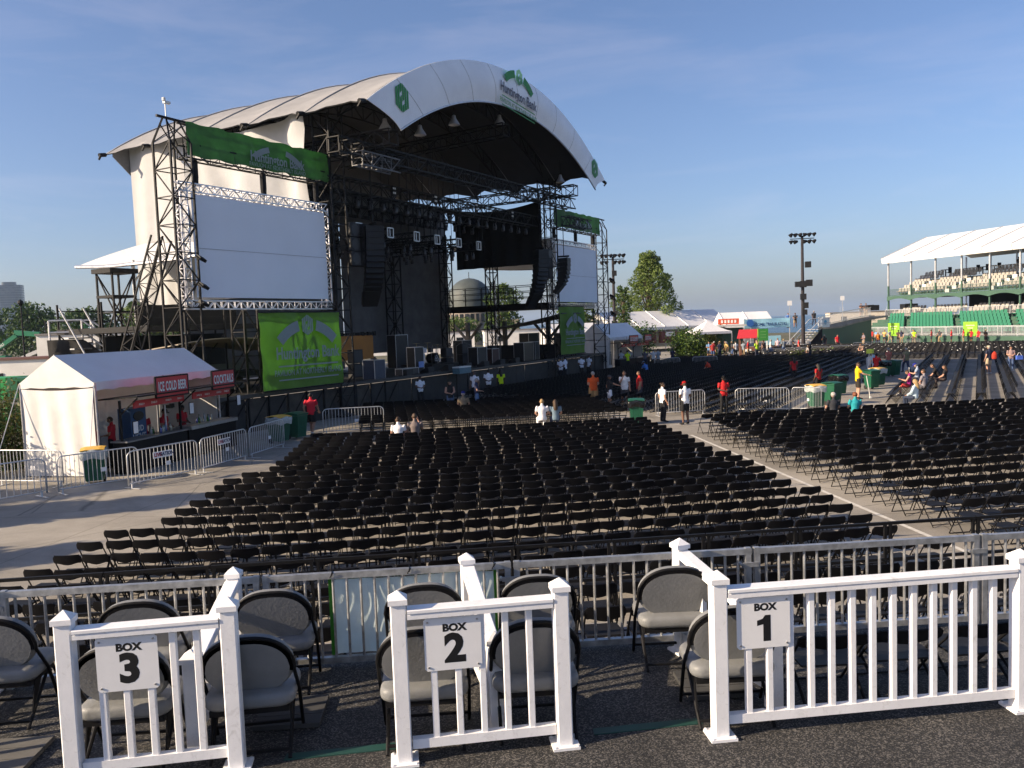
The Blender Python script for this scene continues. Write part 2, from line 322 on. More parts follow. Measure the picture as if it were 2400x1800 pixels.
# ------------------------------------------------------------------ white box fences
def post(parent, x, y, h, cap=True, wd=.09, flange=True, z=0):
    mb = MB(); mb.cbox((x, y, z + h / 2 - .02), (wd, wd, h - .04), .007)
    p = part('post', mb, white_vinyl, parent)
    mb = MB(); a = wd / 2 + .010; t = z + h - .045; vs = [(x + sx * a, y + sy * a, t) for sx, sy in ((-1, -1), (1, -1), (1, 1), (-1, 1))] + [(x + sx * a, y + sy * a, t + .03) for sx, sy in ((-1, -1), (1, -1), (1, 1), (-1, 1))] + [(x, y, t + .075)]
    mb.add(vs, [(3, 2, 1, 0), (0, 1, 5, 4), (1, 2, 6, 5), (2, 3, 7, 6), (3, 0, 4, 7), (4, 5, 8), (5, 6, 8), (6, 7, 8), (7, 4, 8)]); part('post_cap', mb, white_vinyl, p)
    if flange:
        mb = MB(); mb.box((x, y, z + .008), (wd + .07, wd + .07, .016))
        for sx in (-1, 1):
            for sy in (-1, 1): mb.lathe([(0, .024), (.009, .022), (.011, .016)], (x + sx * (wd / 2 + .022), y + sy * (wd / 2 + .022), z), 8)
        part('base_flange', mb, white_vinyl, p)
    return p
def rails(parent, L, zt, zb, x0=.05, slope=0):
    prof = [(-.045, -.055), (.045, -.055), (.045, -.03), (.04, -.028), (.04, -.022), (.05, -.02), (.05, -.004), (.044, .0), (-.044, 0), (-.05, -.004), (-.05, -.02), (-.04, -.022), (-.04, -.028), (-.045, -.03)]
    mb = MB(); n = len(prof); vs = [(x0, y, zt + z) for y, z in prof] + [(L - x0, y, zt + z + slope) for y, z in prof]
    mb.add(vs, [tuple(range(n)), tuple(range(n, 2 * n))[::-1]] + [(i, n + i, n + (i + 1) % n, (i + 1) % n) for i in range(n)]); part('top_rail', mb, white_vinyl, parent)
    mb = MB(); mb.bar((x0, 0, zb), (L - x0, 0, zb), .05, .055); part('bottom_rail', mb, white_vinyl, parent)
def box_fence(label, p0, p1, nb, num, sx):
    d = Vector((p1[0] - p0[0], p1[1] - p0[1])); L = d.length; t = thing('box_fence', label, 'fence', (p0[0], p0[1], DZ), math.atan2(d.y, d.x), 'white fences at the front of the boxes')
    post(t, 0, 0, .985); post(t, L, 0, .985); rails(t, L, .905, .108)
    for k in range(nb):
        x = .05 + (L - .1) * (k + 1) / (nb + 1); mb = MB(); mb.cbox((x, 0, .49), (.038, .038, .72), .004); part('baluster', mb, white_vinyl, t)
    # numbered sign screwed to the balusters
    w2, h2 = .165, .155; zc = .685; c = .014; mb = MB()
    poly = [(-w2 + c, -h2), (w2 - c, -h2), (w2, -h2 + c), (w2, h2 - c), (w2 - c, h2), (-w2 + c, h2), (-w2, h2 - c), (-w2, -h2 + c)]
    mb.prism(poly, front_at(sx, -.022, zc), .004); sg = part('sign', mb, sign_white, t, label='white sign reading BOX %s' % num)
    lettering('BOX', .058, ink_black, sg, front_at(sx + .01, -.0243, zc + .092), off=.0030, sx=1.12, ext=.0002)
    if num == '1':      # heavy figure one with its flag
        mb = MB(); mb.prism([(-.012, -.079), (.034, -.079), (.034, .079), (.0, .079), (-.016, .058), (-.05, .048), (-.05, .016), (-.012, .024)], front_at(sx + .01, -.0243, zc - .035), .0005); part('lettering', mb, ink_black, sg)
    else: lettering(num, .225, ink_black, sg, front_at(sx + .01, -.0243, zc - .035), off=.0105, sx=1.05, ext=.0002)
    mb = MB()
    for ax in (-1, 1):
        for az in (-1, 1): mb.tube([(sx + ax * (w2 - .022), -.024, zc + az * (h2 - .022)), (sx + ax * (w2 - .022), -.029, zc + az * (h2 - .022))], .006, 8)
    part('screw', mb, steel, sg)
    return t
box_fence('short white picket fence with the BOX 3 sign, left of both floor strips', (-2.54, 4.53), (-1.67, 4.66), 5, '3', .325)
box_fence('short white picket fence with the BOX 2 sign, between the two floor strips', (-.70, 4.66), (.235, 4.79), 5, '2', .305)
box_fence('long white picket fence carrying the BOX 1 sign', (1.17, 4.82), (3.09, 5.03), 13, '1', .27)
def divider(label, pn, pf, hn, hf, nb):
    d = Vector((pf[0] - pn[0], pf[1] - pn[1])); L = d.length; t = thing('divider_fence', label, 'fence', (pn[0], pn[1], DZ), math.atan2(d.y, d.x), 'white fences dividing the boxes')
    post(t, 0, 0, hn, flange=False, wd=.09); post(t, L, 0, hf, wd=.09); rails(t, L, hn - .06, .13, slope=hf - hn)
    for k in range(nb):
        f = (k + 1) / (nb + 1); x = .05 + (L - .1) * f; h = hn - .1 + (hf - hn) * f; mb = MB(); mb.box((x, 0, (h + .15) / 2), (.036, .036, h - .15)); part('baluster', mb, white_vinyl, t)
divider('white sloping divider fence between BOX 3 and BOX 2 chairs, behind the BOX 3 sign', (-1.99, 4.88), (-2.07, 5.93), .60, .80, 7)
divider('white sloping divider fence reaching the green edged sheet', (-.17, 5.0), (-.38, 6.0), .60, .82, 7)
divider('white sloping divider fence starting behind the long picket fence', (1.60, 5.16), (1.21, 6.12), .60, .84, 7)
divider('white divider fence left of the BOX 3 chairs', (-3.72, 4.5), (-3.83, 5.77), .60, .78, 8)
# right-hand partner of the long fence, only its far post shows
# ------------------------------------------------------------------ galvanized barricade
def barricade(label, x0, x1):
    a = math.atan(.0757); L = (x1 - x0) / math.cos(a); t = thing('steel_barricade', label, 'barricade', (x0, byl(x0), DZ), a, 'galvanized barricade panels along the deck edge')
    zt, zb = .72, .06; mb = MB(); mb.bar((.0, 0, zt - .02), (L, 0, zt - .02), .045, .045); part('top_rail', mb, galv, t)
    mb = MB(); mb.bar((.0, 0, zb), (L, 0, zb), .045, .045); part('bottom_rail', mb, galv, t)
    for x in (.025, L - .025):
        mb = MB(); mb.bar((x, 0, 0), (x, 0, zt + .008), .043, .043); part('end_post', mb, galv, t)
    n = int(L / .1)
    for k in range(1, n):
        x = L * k / n; mb = MB(); mb.tube([(x, 0, zb + .02), (x, 0, zt - .04)], .0105, 6); part('bar', mb, galv, t)
    mb = MB(); mb.box((L - .01, -.028, zt - .12), (.12, .012, .035)); mb.tube([(L - .08, -.03, zt - .12), (L - .08, .03, zt - .12)], .012, 6); part('clamp', mb, galv, t)
JX = [-5.6, -3.75, -1.9, -.05, 1.8, 3.63, 5.5]
NM = ['beyond the left divider of BOX 3', 'behind the BOX 3 chairs', 'carrying the green edged sheet', 'behind the right BOX 2 chairs', 'behind the BOX 1 sign and long fence', 'at the far end of the BOX 1 fence']
for i in range(6): barricade('galvanized steel barricade panel ' + NM[i], JX[i] + .01, JX[i + 1] - .01)
# backlit sheet with green edges tied to the barricade
t = thing('banner_sheet', 'translucent white sheet with green edges tied to the barricade', 'banner', (-1.39, byl(-1.39) + .032, DZ), math.atan(.0757))
sheet = M('sheet_back', (.78, .86, .86), .35, var=.10, scale=3, bump=.25, bscale=5, trans=.6)
grn_edge = M('sheet_green_edge', (.10, .36, .05), .5, var=.1, trans=.5)
W = 1.20; P = []
for i in range(41):
    x = W * i / 40; P.append([(x, .012 * math.sin(x * 9) + .006 * math.sin(x * 31) + .010 * math.sin(z * 14 + x * 5), z) for z in np.linspace(.085, .655, 14)])
mb = MB(); mb.slab(P, .002, (0, 1, 0)); part('sheet', mb, sheet, t, True)
for x0, x1, z0, z1 in ((-.035, .0, .08, .69), (W, W + .04, .08, .69)):
    mb = MB(); mb.box(((x0 + x1) / 2, .012, (z0 + z1) / 2), (x1 - x0, .004, z1 - z0)); part('side_edge', mb, grn_edge, t)
mb = MB(); mb.box((W / 2, .012, .672), (W, .004, .03)); part('top_edge', mb, grn_edge, t)
for x in (.0, .57, 1.2):
    mb = MB(); mb.tube([(x, .02, .66), (x - .01, -.062, .69), (x + .005, -.06, .725), (x, .03, .728), (x, .02, .66)], .004, 5); mb.tube([(x, -.062, .70), (x + .015, -.07, .73)], .004, 5); part('tie', mb, black_plastic, t)
# ------------------------------------------------------------------ padded folding chairs
def rounded(w, h, r, n=5):
    P = []
    for cx, cy, a0 in ((w - r, h - r, 0), (-w + r, h - r, 90), (-w + r, -h + r, 180), (w - r, -h + r, 270)):
        for k in range(n + 1): a = R(a0 + 90 * k / n); P.append((cx + r * math.cos(a), cy + r * math.sin(a)))
    return P
def cushion(mb, outline, M4, t, puff=.35, rings=4):
    n = len(outline); Rg = []
    for i in range(-rings, rings + 1):
        u = i / rings; k = 1 - puff * .18 * (abs(u) ** 3); Rg.append([M4 @ Vector((x * k, y * k, u * t / 2)) for x, y in outline])
    for sgn, ring in ((-1, Rg[0]), (1, Rg[-1])): pass
    P = [r + [r[0]] for r in Rg]
    top = [[M4 @ Vector((x * k, y * k, t / 2 + t * puff * (1 - (k / .82) ** 2) * .5)) for x, y in outline] for k in (.6, .3, .02)]
    bot = [[M4 @ Vector((x * k, y * k, -t / 2 - t * puff * .25 * (1 - (k / .82) ** 2))) for x, y in outline] for k in (.02, .3, .6)]
    P = [r + [r[0]] for r in bot] + P + [r + [r[0]] for r in top]; mb.grid(P)
def back_outline():
    pts = []
    for k in range(36):
        a = 2 * math.pi * k / 36; c, s_ = math.cos(a), math.sin(a)
        e = 2.7 if s_ > 0 else 2.1
        x = .268 * math.copysign(abs(c) ** (2 / e), c); y = .205 * math.copysign(abs(s_) ** (2 / e), s_)
        x *= 1 - .16 * max(0, y / .205) ** 1.5; pts.append((x, y))
    return pts
def padded_chair():
    t = thing('padded_chair', 'x', 'chair')
    tilt = Matrix.Translation((0, -.135, .545)) @ Matrix.Rotation(R(90 + 17), 4, 'X')   # local y up the back, local z toward the rear (-y)
    out = back_outline(); mb = MB(); cushion(mb, out, tilt @ Matrix.Translation((0, 0, -.018)), .06, .3); part('backrest', mb, grey_vinyl, t, True)
    mb = MB(); mb.prism([(x * .9, y * .88 - .005) for x, y in out], tilt @ Matrix.Translation((0, 0, .022)), .012); part('back_panel', mb, grey_vinyl, t)
    mb = MB(); ring = [tilt @ Vector((x * .985, y * .985, .016)) for x, y in out if y > -.06]
    # side tubes run from the front feet up round the back
    i0 = next(i for i, (x, y) in enumerate(out) if y > -.06); arc = [(x, y) for x, y in out if y > -.06]
    arc = sorted(arc, key=lambda p: math.atan2(p[1] + .06, p[0])); ring = [tilt @ Vector((x * 1.0, y * 1.0, .014)) for x, y in arc]
    mb.tube([(.262, .16, .012)] + [(.270, .0, .33)] + ring + [(-.270, .0, .33), (-.262, .16, .012)], .0115, 7); part('back_frame', mb, black_metal, t, True)
    mb = MB(); prev = None                                                # flat black trim strip behind the rim
    P = []
    for x, y in arc: P.append([tilt @ Vector((x * .985, y * .985, .021)), tilt @ Vector((x * .80, y * .80 - .004, .029)) if False else tilt @ Vector((x * .865, y * .865, .028))])
    mb.grid(P); mb.grid([r[::-1] for r in P]); part('trim', mb, black_plastic, t)
    for sx in (-1, 1):
        mb = MB(); mb.tube([(sx * .225, .13, .315), (sx * .225, -.235, .012)], .0115, 7); mb.add([(sx * .225, .0, .30), (sx * .225, -.12, .285), (sx * .225, -.17, .09), (sx * .233, .0, .30), (sx * .233, -.12, .285), (sx * .233, -.17, .09)], [(0, 1, 2), (5, 4, 3), (0, 3, 4, 1), (1, 4, 5, 2), (2, 5, 3, 0)]); part('rear_leg', mb, black_metal, t)
    for ya, za, xa in ((-.2, .05, .225), (.13, .07, .26)):
        mb = MB(); mb.bar((-xa, ya, za), (xa, ya, za), .016); part('crossbar', mb, black_metal, t)
    mb = MB(); mb.box((0, .0, .285), (.46, .34, .035)); part('seat_pan', mb, black_metal, t)
    mb = MB(); cushion(mb, rounded(.262, .215, .075), Matrix.Translation((0, .02, .345)), .085, .45); part('seat', mb, grey_vinyl, t, True)
    return t
pc = padded_chair()
CH = [(-3.45, 5.42, 'grey padded folding chair beside the left divider, left of the BOX 3 fence', 2), (-2.60, 5.66, 'grey padded folding chair next to the barricade, behind the BOX 3 sign', 3), (-1.73, 5.78, 'grey padded folding chair next to the barricade, right of the BOX 3 divider', 3),
      (-1.64, 4.93, 'grey padded folding chair right behind the right post of the BOX 3 fence', 4), (-2.34, 4.86, 'grey padded folding chair directly behind the BOX 3 sign and balusters', 0), (-.68, 5.80, 'grey padded folding chair in front of the green edged sheet', 1), (-.60, 4.96, 'grey padded folding chair behind the left post of the BOX 2 fence', 0),
      (.12, 5.90, 'grey padded folding chair next to the barricade, just right of the green edged sheet', -1), (.07, 5.03, 'grey padded folding chair behind the right post of the BOX 2 fence', 0), (1.11, 5.98, 'grey padded folding chair next to the barricade, at the foot of the BOX 1 divider', -3), (1.29, 5.12, 'grey padded folding chair behind the left post of the BOX 1 fence', -3)]
for i, (x, y, lab, a) in enumerate(CH):
    o = pc if i == 0 else dup(pc, (x, y, DZ), R(a)); o.location = (x, y, DZ); o.rotation_euler = (0, 0, R(a + 4)); o['label'] = lab; o['group'] = 'padded chairs in the boxes'
# dark floor plates between the legs
plate = M('floor_plate', (.045, .045, .045), .7, var=.15, scale=10)
for i, (x, y, lab) in enumerate(((-3.15, 4.85, 'grey planked foot board on the deck left of the BOX 3 fence'), (-1.52, 5.3, 'dark foot board between the two chairs right of the BOX 3 divider'), (1.28, 5.5, 'dark foot board between the two chairs by the BOX 1 fence'))):
    t = thing('foot_board', lab, 'foot board', (x, y, DZ), R(4), 'foot boards on the deck')
    for k in range(3):
        mb = MB(); mb.box((0, -.14 + k * .14, .02), (.42, .132, .03)); part('plank', mb, M('plank_grey', (.11, .105, .095), .75, var=.15) if i == 0 else plate, t)
# ================================================================== seating
def chair_shapes(lo):
    """black plastic folding chair facing +y, origin on the floor under the seat: dict part -> MB"""
    seg = 4 if lo else 6; D = {}
    tilt = Matrix.Translation((0, -.185, .675)) @ Matrix.Rotation(R(90 + 17), 4, 'X')
    # back: rounded upper corners, gently curved, wavy lower edge
    P = []
    for u in ((-1, -.965, -.87, -.74, -.25, .25, .74, .87, .965, 1) if lo else (-1, -.985, -.94, -.86, -.74, -.5, -.25, 0, .25, .5, .74, .86, .94, .985, 1)):
        x = .230 * u; e = max(0, abs(u) - .74) / .26
        top = .095 - .075 * (1 - math.sqrt(max(0, 1 - e * e))); bot = -.070 - .018 * math.cos(u * math.pi * 1.25) * (1 if abs(u) < .82 else .3) + .05 * (1 - math.sqrt(max(0, 1 - e * e)))
        zc = .022 * (1 - u * u)
        P.append([tilt @ Vector((x, y, zc)) for y in ((bot, top) if lo else (bot, bot + .012, top - .014, top))])
    mb = MB(); mb.slab(P, .016, (0, .97, .25)); D['backrest'] = [mb]
    P = []
    for i in range(7):
        u = -1 + 2 * i / 6; P.append([(.205 * u * (1 - .10 * max(0, v)), .01 + .19 * v, .435 - .012 * (1 - u * u) * (1 - v * v) - (.02 if v > .9 else 0)) for v in ((-1, 0, 1) if lo else (-1, -.5, 0, .5, .9, 1))])
    mb = MB(); mb.slab(P, .022, (0, 0, -1)); D['seat'] = [mb]
    fl = []; rl = []
    for sx in (-1, 1):
        mb = MB(); mb.tube([(sx * .212, .235, .012), (sx * .217, -.03, .46), (sx * .214, -.185, .69), (sx * .19, -.208, .765)] if not lo else [(sx * .212, .235, .005), (sx * .216, -.18, .74)], .0105, seg); fl.append(mb)
        mb = MB(); mb.tube([(sx * .195, .12, .41), (sx * .195, -.225, .012)], .0105, seg); rl.append(mb)
    mb = MB(); mb.tube([(-.212, .235, .012), (0, .235, .014), (.212, .235, .012)] if not lo else [(-.212, .235, .012), (.212, .235, .012)], .009, seg); mc = MB(); mc.tube([(-.195, -.2, .05), (.195, -.2, .05)], .009, seg)
    D['front_leg'] = fl; D['rear_leg'] = rl; D['floor_bar'] = [mb, mc]
    return D
seat_mat = M('black_seat_plastic', (.013, .0135, .016), .5, var=.2, scale=8, bump=.04, bscale=90, spec=.14)
hi = chair_shapes(False)
def chair_proto():
    t = thing('folding_chair', 'x', 'chair')
    for nm, lst in hi.items():
        for mb in lst: part(nm, mb, seat_mat if nm == 'seat' else (black_plastic if nm == 'backrest' else black_metal), t, nm in ('backrest',))
    return t
spots = []   # (x, y, z, rz, label)
ORD = ['first', 'second', 'third', 'fourth', 'fifth', 'sixth', 'seventh', 'eighth', 'ninth', 'tenth', 'eleventh', 'twelfth', 'thirteenth', 'fourteenth', 'fifteenth', 'sixteenth', 'seventeenth', 'eighteenth', 'nineteenth', 'twentieth', 'twenty-first', 'twenty-second', 'twenty-third']
def lerp(a, b, t): return a + (b - a) * t
def rowy(x): return .0 if x < -4.6 else .152 * (x + 4.6)
# middle block
LE = [(9, -7.6), (15.3, -7.65), (16, -6.95), (21, -7.15), (22, -6.45), (28, -7.0), (31, -7.2)]
def le(y):
    for (a, b), (c, d) in zip(LE, LE[1:]):
        if a <= y <= c: return lerp(b, d, (y - a) / (c - a))
    return -7
y0 = 11.15; k = 0
while y0 < 29.0:
    x = le(y0) + .2 + random.uniform(-.05, .05); jx = random.uniform(-.12, .12)
    while True:
        y = y0 + rowy(x); xr = 6.25 - .105 * (y - 15.2)
        if x > xr: break
        spots.append((x + random.gauss(0, .012), y + random.gauss(0, .035), 0, (0 if x < -4.6 else R(8.6)) + random.gauss(0, .045), 'black folding chair left of the painted aisle line, in the %s row beyond the guardrail' % ORD[k])); x += .478
    y0 += .845; k += 1
# block right of the aisle line
y0 = 14.35; k = 0
while y0 < 31.0:
    x = 8.45 - .092 * (y0 - 15.3) + random.uniform(-.1, .12)
    while x < y0 * .66 + 1.5:
        spots.append((x, y0 + .17 * (x - 8) - .004 * (x - 8) ** 2 + random.gauss(0, .04), 0, R(9) + random.gauss(0, .06), 'black folding chair right of the painted aisle line, in the %s row beyond the guardrail' % ORD[k])); x += .485
    y0 += .96; k += 1
# riser row in front of the guardrail
RZ = .45
def gl(x): return 10.62 + .105 * (x + .0) - .35    # guardrail line
for r_ in range(2):
    x = -6.6
    while x < 6.0:
        spots.append((x, gl(x) - .62 - .78 * r_, RZ, R(6) + random.gauss(0, .02), 'black folding chair on the grey riser, in the %s row behind the guardrail' % ['first', 'second'][r_])); x += .5
# left wedge beyond the cross aisle
y0 = 32.9
while y0 < 41.5:
    x = -5.9 + (.15 * (y0 - 33)) * -1
    while x < 4.6 - .12 * (y0 - 33):
        spots.append((x, y0 + .10 * (x + 5), 0, R(6) + random.gauss(0, .03), '')); x += .49
    y0 += .88
# main floor, rows parallel to the stage
S0 = Vector((-7.2, 44.0, 0)); SA = math.atan2(.871, .491); U = Vector((math.cos(SA), math.sin(SA), 0)); NN = Vector((math.sin(SA), -math.cos(SA), 0))
def SL(s, b, z=0): return S0 + U * s - NN * b + Vector((0, 0, z))
def floor_block(n0, n1, s0f, s1, dn=.9, ds=.5):
    n = n0
    while n < n1:
        s = s0f(n) + random.uniform(0, .2)
        while s < s1:
            p = SL(s, -n); spots.append((p.x, p.y, 0, SA + math.pi / 2 * 0 + random.gauss(0, .03), '')); s += ds
        n += dn
floor_block(3.2, 20.2, lambda n: 1.6 + .0 * n + max(0, 11 - n) * .25, 43.5, .78, .47)
floor_block(24.3, 37.5, lambda n: 7.3 + .36 * (n - 24.3), 45, 1.22, .52)
# far section across the main floor
for r_ in range(13):
    s = 46.5 + r_ * .8
    n = 8.0
    while n < 44:
        p = SL(s + .018 * (n - 20) * 0 + max(0, n - 26) * -.10, -n, .03 * r_); spots.append((p.x, p.y, .03 * r_, SA + R(90), '')); n += .47
def in_view(p):
    x, y, z = p[0], p[1], p[2]
    return y > 2 and -.64 < x / y < .66
spots = [p for p in spots if in_view(p)]
order = sorted(range(len(spots)), key=lambda i: math.hypot(spots[i][0], spots[i][1]))
near = [i for i in order if spots[i][4]][:300]; ns = set(near)
proto = chair_proto()
for j, i in enumerate(near):
    x, y, z, a, lab = spots[i]
    o = proto if j == 0 else dup(proto, (x, y, z), a, lab); o.location = (x, y, z + .004); o.rotation_euler = (0, 0, a); o['label'] = lab; o['group'] = 'rows of black folding chairs'
def chair_mass(name, idx, lab):
    lo = chair_shapes(True); mb = MB()
    for nm, lst in lo.items():
        for q in lst: mb.add(q.v, q.f, {'seat': 1, 'backrest': 0}.get(nm, 2))
    V = np.array([tuple(p) for p in mb.v]); nf = len(mb.f); fl = np.array([i for f in mb.f for i in f]); ls = np.array([len(f) for f in mb.f])
    T = np.array([spots[i][:4] for i in idx]); c, s = np.cos(T[:, 3]), np.sin(T[:, 3]); n = len(T)
    X = V[None, :, 0] * c[:, None] - V[None, :, 1] * s[:, None] + T[:, 0, None]; Y = V[None, :, 0] * s[:, None] + V[None, :, 1] * c[:, None] + T[:, 1, None]; Z = V[None, :, 2] + T[:, 2, None] + .004
    co = np.stack([X, Y, Z], -1).reshape(-1).astype(np.float32)
    me = bpy.data.meshes.new(name); me.vertices.add(n * len(V)); me.vertices.foreach_set('co', co)
    me.loops.add(n * len(fl)); me.loops.foreach_set('vertex_index', (fl[None, :] + (np.arange(n) * len(V))[:, None]).reshape(-1).astype(np.int32))
    me.polygons.add(n * nf); st = np.concatenate([[0], np.cumsum(np.tile(ls, n))[:-1]]); me.polygons.foreach_set('loop_start', st.astype(np.int32))
    me.polygons.foreach_set('material_index', np.tile(np.array(mb.m, np.int32), n))
    for m_ in (black_plastic, seat_mat, black_metal): me.materials.append(m_)
    me.update(calc_edges=True); me.validate()
    o = bpy.data.objects.new(name, me); link(o); o['kind'] = 'stuff'; tag(o, lab, 'chairs')
chair_mass('folding_chairs', [i for i in range(len(spots)) if i not in ns], 'mass of black folding chairs filling the rows back to the stage')
mb = MB()   # paper seat labels that show as pale specks across the far section
for i in range(len(spots)):
    x, y, z, a, lab = spots[i]
    if abs(a - (SA + R(90))) < .01 and random.random() < .22:
        f = Vector((-math.sin(a), math.cos(a), 0)); r_ = Vector((math.cos(a), math.sin(a), 0)); c = Vector((x, y, z + .70)) - f * .165 + r_ * random.uniform(-.12, .12)
        mb.add([c - r_ * .045 - Vector((0, 0, .03)), c + r_ * .045 - Vector((0, 0, .03)), c + r_ * .045 + Vector((0, 0, .03)), c - r_ * .045 + Vector((0, 0, .03))], [(0, 1, 2, 3)])
o = part('seat_labels', mb, sign_white, None); o['kind'] = 'stuff'; tag(o, 'pale paper labels on the seats of the far section', 'labels')
# shorter black chairs inside BOX 1
SH = [(1.98, 5.33), (2.47, 5.38), (2.98, 5.43), (3.42, 5.52)]
for i, (x, y) in enumerate(SH):
    dup(proto, (x, y, DZ), R(4 + (i - 1) * 3), 'low black folding chair behind the long BOX 1 fence', 'low black chairs in BOX 1', (1.0, .95, .62))
# ------------------------------------------------------------------ grey riser with black guardrail
riser_top = M('riser_deck', (.26, .25, .235), .7, var=.1, scale=3)
k = 0; ga = math.atan(.105)
x = -7.4
while x < 6.9:
    t = thing('riser', 'grey staging riser panel with black edge below the deck', 'riser', (x, gl(x), 0), ga, 'grey riser panels behind the guardrail')
    mb = MB(); mb.box((.61, -.91, RZ - .03), (1.21, 1.8, .06)); part('riser_top', mb, riser_top, t)
    mb = MB(); mb.box((.61, -.91, RZ - .10), (1.2, 1.81, .08)); mb.box((.61, -1.83, RZ - .02), (1.22, .03, .05)); part('edge_frame', mb, black_metal, t)
    for sx in (.08, 1.13):
        for sy in (-.1, -1.72):
            mb = MB(); mb.bar((sx, sy, 0), (sx, sy, RZ - .14), .05); part('leg', mb, black_metal, t)
    t = thing('guardrail', 'black tube guardrail panel along the front of the grey riser', 'railing', (x, gl(x), RZ), ga, 'black guardrail panels on the riser')
    for xx in (.03, 1.19):
        mb = MB(); mb.bar((xx, 0, 0), (xx, 0, 1.04), .035); part('post', mb, black_metal, t)
    for z in (1.04, .56, .12):
        mb = MB(); mb.bar((.0, 0, z), (1.22, 0, z), .038, .038); part('rail', mb, black_metal, t)
    x += 1.235 * math.cos(ga)
# ------------------------------------------------------------------ crowd barriers
def crowd_barrier_shapes(L=2.3, h=1.08):
    fr = MB(); r = .17; P = [(.02, 0, .10)]
    P.append((.02, 0, h - r))
    for k in range(1, 5): a = R(180 - 90 * k / 4); P.append((.02 + r + r * math.cos(a), 0, h - r + r * math.sin(a)))
    for k in range(0, 5): a = R(90 - 90 * k / 4); P.append((L - .02 - r + r * math.cos(a), 0, h - r + r * math.sin(a)))
    P += [(L - .02, 0, .10)]; fr.tube(P, .019, 6); fr.tube([(.02, 0, .16), (L - .02, 0, .16)], .017, 6)
    bars = MB(); n = 19
    for k in range(1, n):
        x = L * k / n; bars.tube([(x, 0, .16), (x, 0, h - .005 if .15 < x < L - .15 else h - .06)], .0085, 5)
    foot = MB()
    for x in (.12, L - .12): foot.bar((x, -.32, .02), (x, .32, .02), .05, .012); foot.bar((x, 0, .02), (x, 0, .17), .035)
    tagp = MB(); tagp.box((L * .55, -.02, .55), (.16, .006, .12))
    return fr, bars, foot, tagp
cbs = crowd_barrier_shapes()
cb_mesh = [cbs[0].mesh('frame', galv_far, True), cbs[1].mesh('bars', galv_far), cbs[2].mesh('feet', galv_far), cbs[3].mesh('tag_plate', sign_white)]
def crowd_barrier(a, b, label, sign=None):
    d = Vector((b[0] - a[0], b[1] - a[1])); t = thing('crowd_barrier', label, 'barrier', (a[0], a[1], 0), math.atan2(d.y, d.x), 'steel crowd barriers'); t.scale = (d.length / 2.3, 1, 1)
    for nm, me in zip(('frame', 'bars', 'feet', 'tag_plate'), cb_mesh): part(nm, me, None, t)
    if sign:
        mb = MB(); mb.box((1.1, -.03, .84), (.62, .006, .19)); p = part('sign', mb, sign_white, t, label='white sign reading LIVE NATION')
        lettering('LIVE', .15, M('sign_red', (.35, .02, .05), .5, var=0), p, front_at(.94, -.037, .84), off=.006, sx=.85, ext=.001)
        lettering('NATION', .15, navy, p, front_at(1.22, -.037, .84), off=.006, sx=.8, ext=.001)
    return t
crowd_barrier((-14.95, 20.2), (-13.0, 22.9), 'steel crowd barrier running to the corner left of the white beer tent')
crowd_barrier((-15.6, 24.9), (-13.3, 24.3), 'steel crowd barrier in front of the white wall of the beer tent')
crowd_barrier((-12.75, 22.95), (-11.2, 24.6), 'steel crowd barrier in front of the bin beside the beer tent')
crowd_barrier((-11.0, 23.4), (-9.85, 25.7), 'steel crowd barrier with LIVE NATION sign below the beer counter', True)
crowd_barrier((-9.8, 25.75), (-9.15, 28.3), 'steel crowd barrier with LIVE NATION sign below the cocktail counter', True)
crowd_barrier((-9.1, 28.4), (-8.6, 31.0), 'steel crowd barrier right of the cocktail counter, beside green bins')
crowd_barrier((-7.9, 34.3), (-5.4, 34.7), 'steel crowd barrier standing at the front of the empty left block')
crowd_barrier((6.3, 36.6), (8.6, 37.0), 'steel crowd barrier behind the two people in white shirts')
crowd_barrier((9.9, 36.9), (12.2, 36.5), 'steel crowd barrier right of the person with the red shirt and cap')
crowd_barrier((12.3, 36.5), (13.4, 35.9), 'short steel crowd barrier next to the yellow lidded bin')
# ------------------------------------------------------------------ wheeled bins
def bin_shapes():
    b = MB(); P = []
    for z, w_, d_ in ((.10, .24, .26), (.95, .29, .34), (.97, .32, .37), (1.02, .32, .37)): P.append([(sx * w_, sy * d_, z) for sx, sy in ((-1, -1), (1, -1), (1, 1), (-1, 1), (-1, -1))])
    b.grid(P); b.add([(x, y, .10) for x, y in ((-.24, -.26), (.24, -.26), (.24, .26), (-.24, .26))], [(3, 2, 1, 0)])
    for k in range(4):
        x = -.15 + .1 * k; b.bar((x * .9, -.27, .2), (x, -.335, .9), .02)
    whl = MB()
    for sx in (-.22, .22): whl.tube([(sx - .03, .24, .11), (sx + .03, .24, .11)], .11, 10)
    lid = MB(); P = []
    for i in range(5): y = -.39 + .78 * i / 4; z = 1.05 + .06 * math.sin(math.pi * i / 4); P.append([(-.33, y, z - .02), (-.2, y, z), (.2, y, z), (.33, y, z - .02)])
    lid.slab(P, .02, (0, 0, -1)); lid.bar((-.25, .4, 1.04), (.25, .4, 1.04), .03)
    bag = MB(); P = []
    for z, k in ((1.03, .97), (1.03, 1.04), (.95, 1.05), (.84, 1.07), (.76, 1.03)):
        P.append([((.33 * k + .012 * math.sin(a * 7 + z * 20)) * math.copysign(min(1, abs(math.cos(a)) * 1.35), math.cos(a)), (.38 * k + .012 * math.sin(a * 9 + z * 15)) * math.copysign(min(1, abs(math.sin(a)) * 1.35), math.sin(a)), z - .03 * math.sin(a * 5)) for a in np.linspace(0, 2 * math.pi, 33)])
    bag.grid(P)
    return b, whl, lid, bag
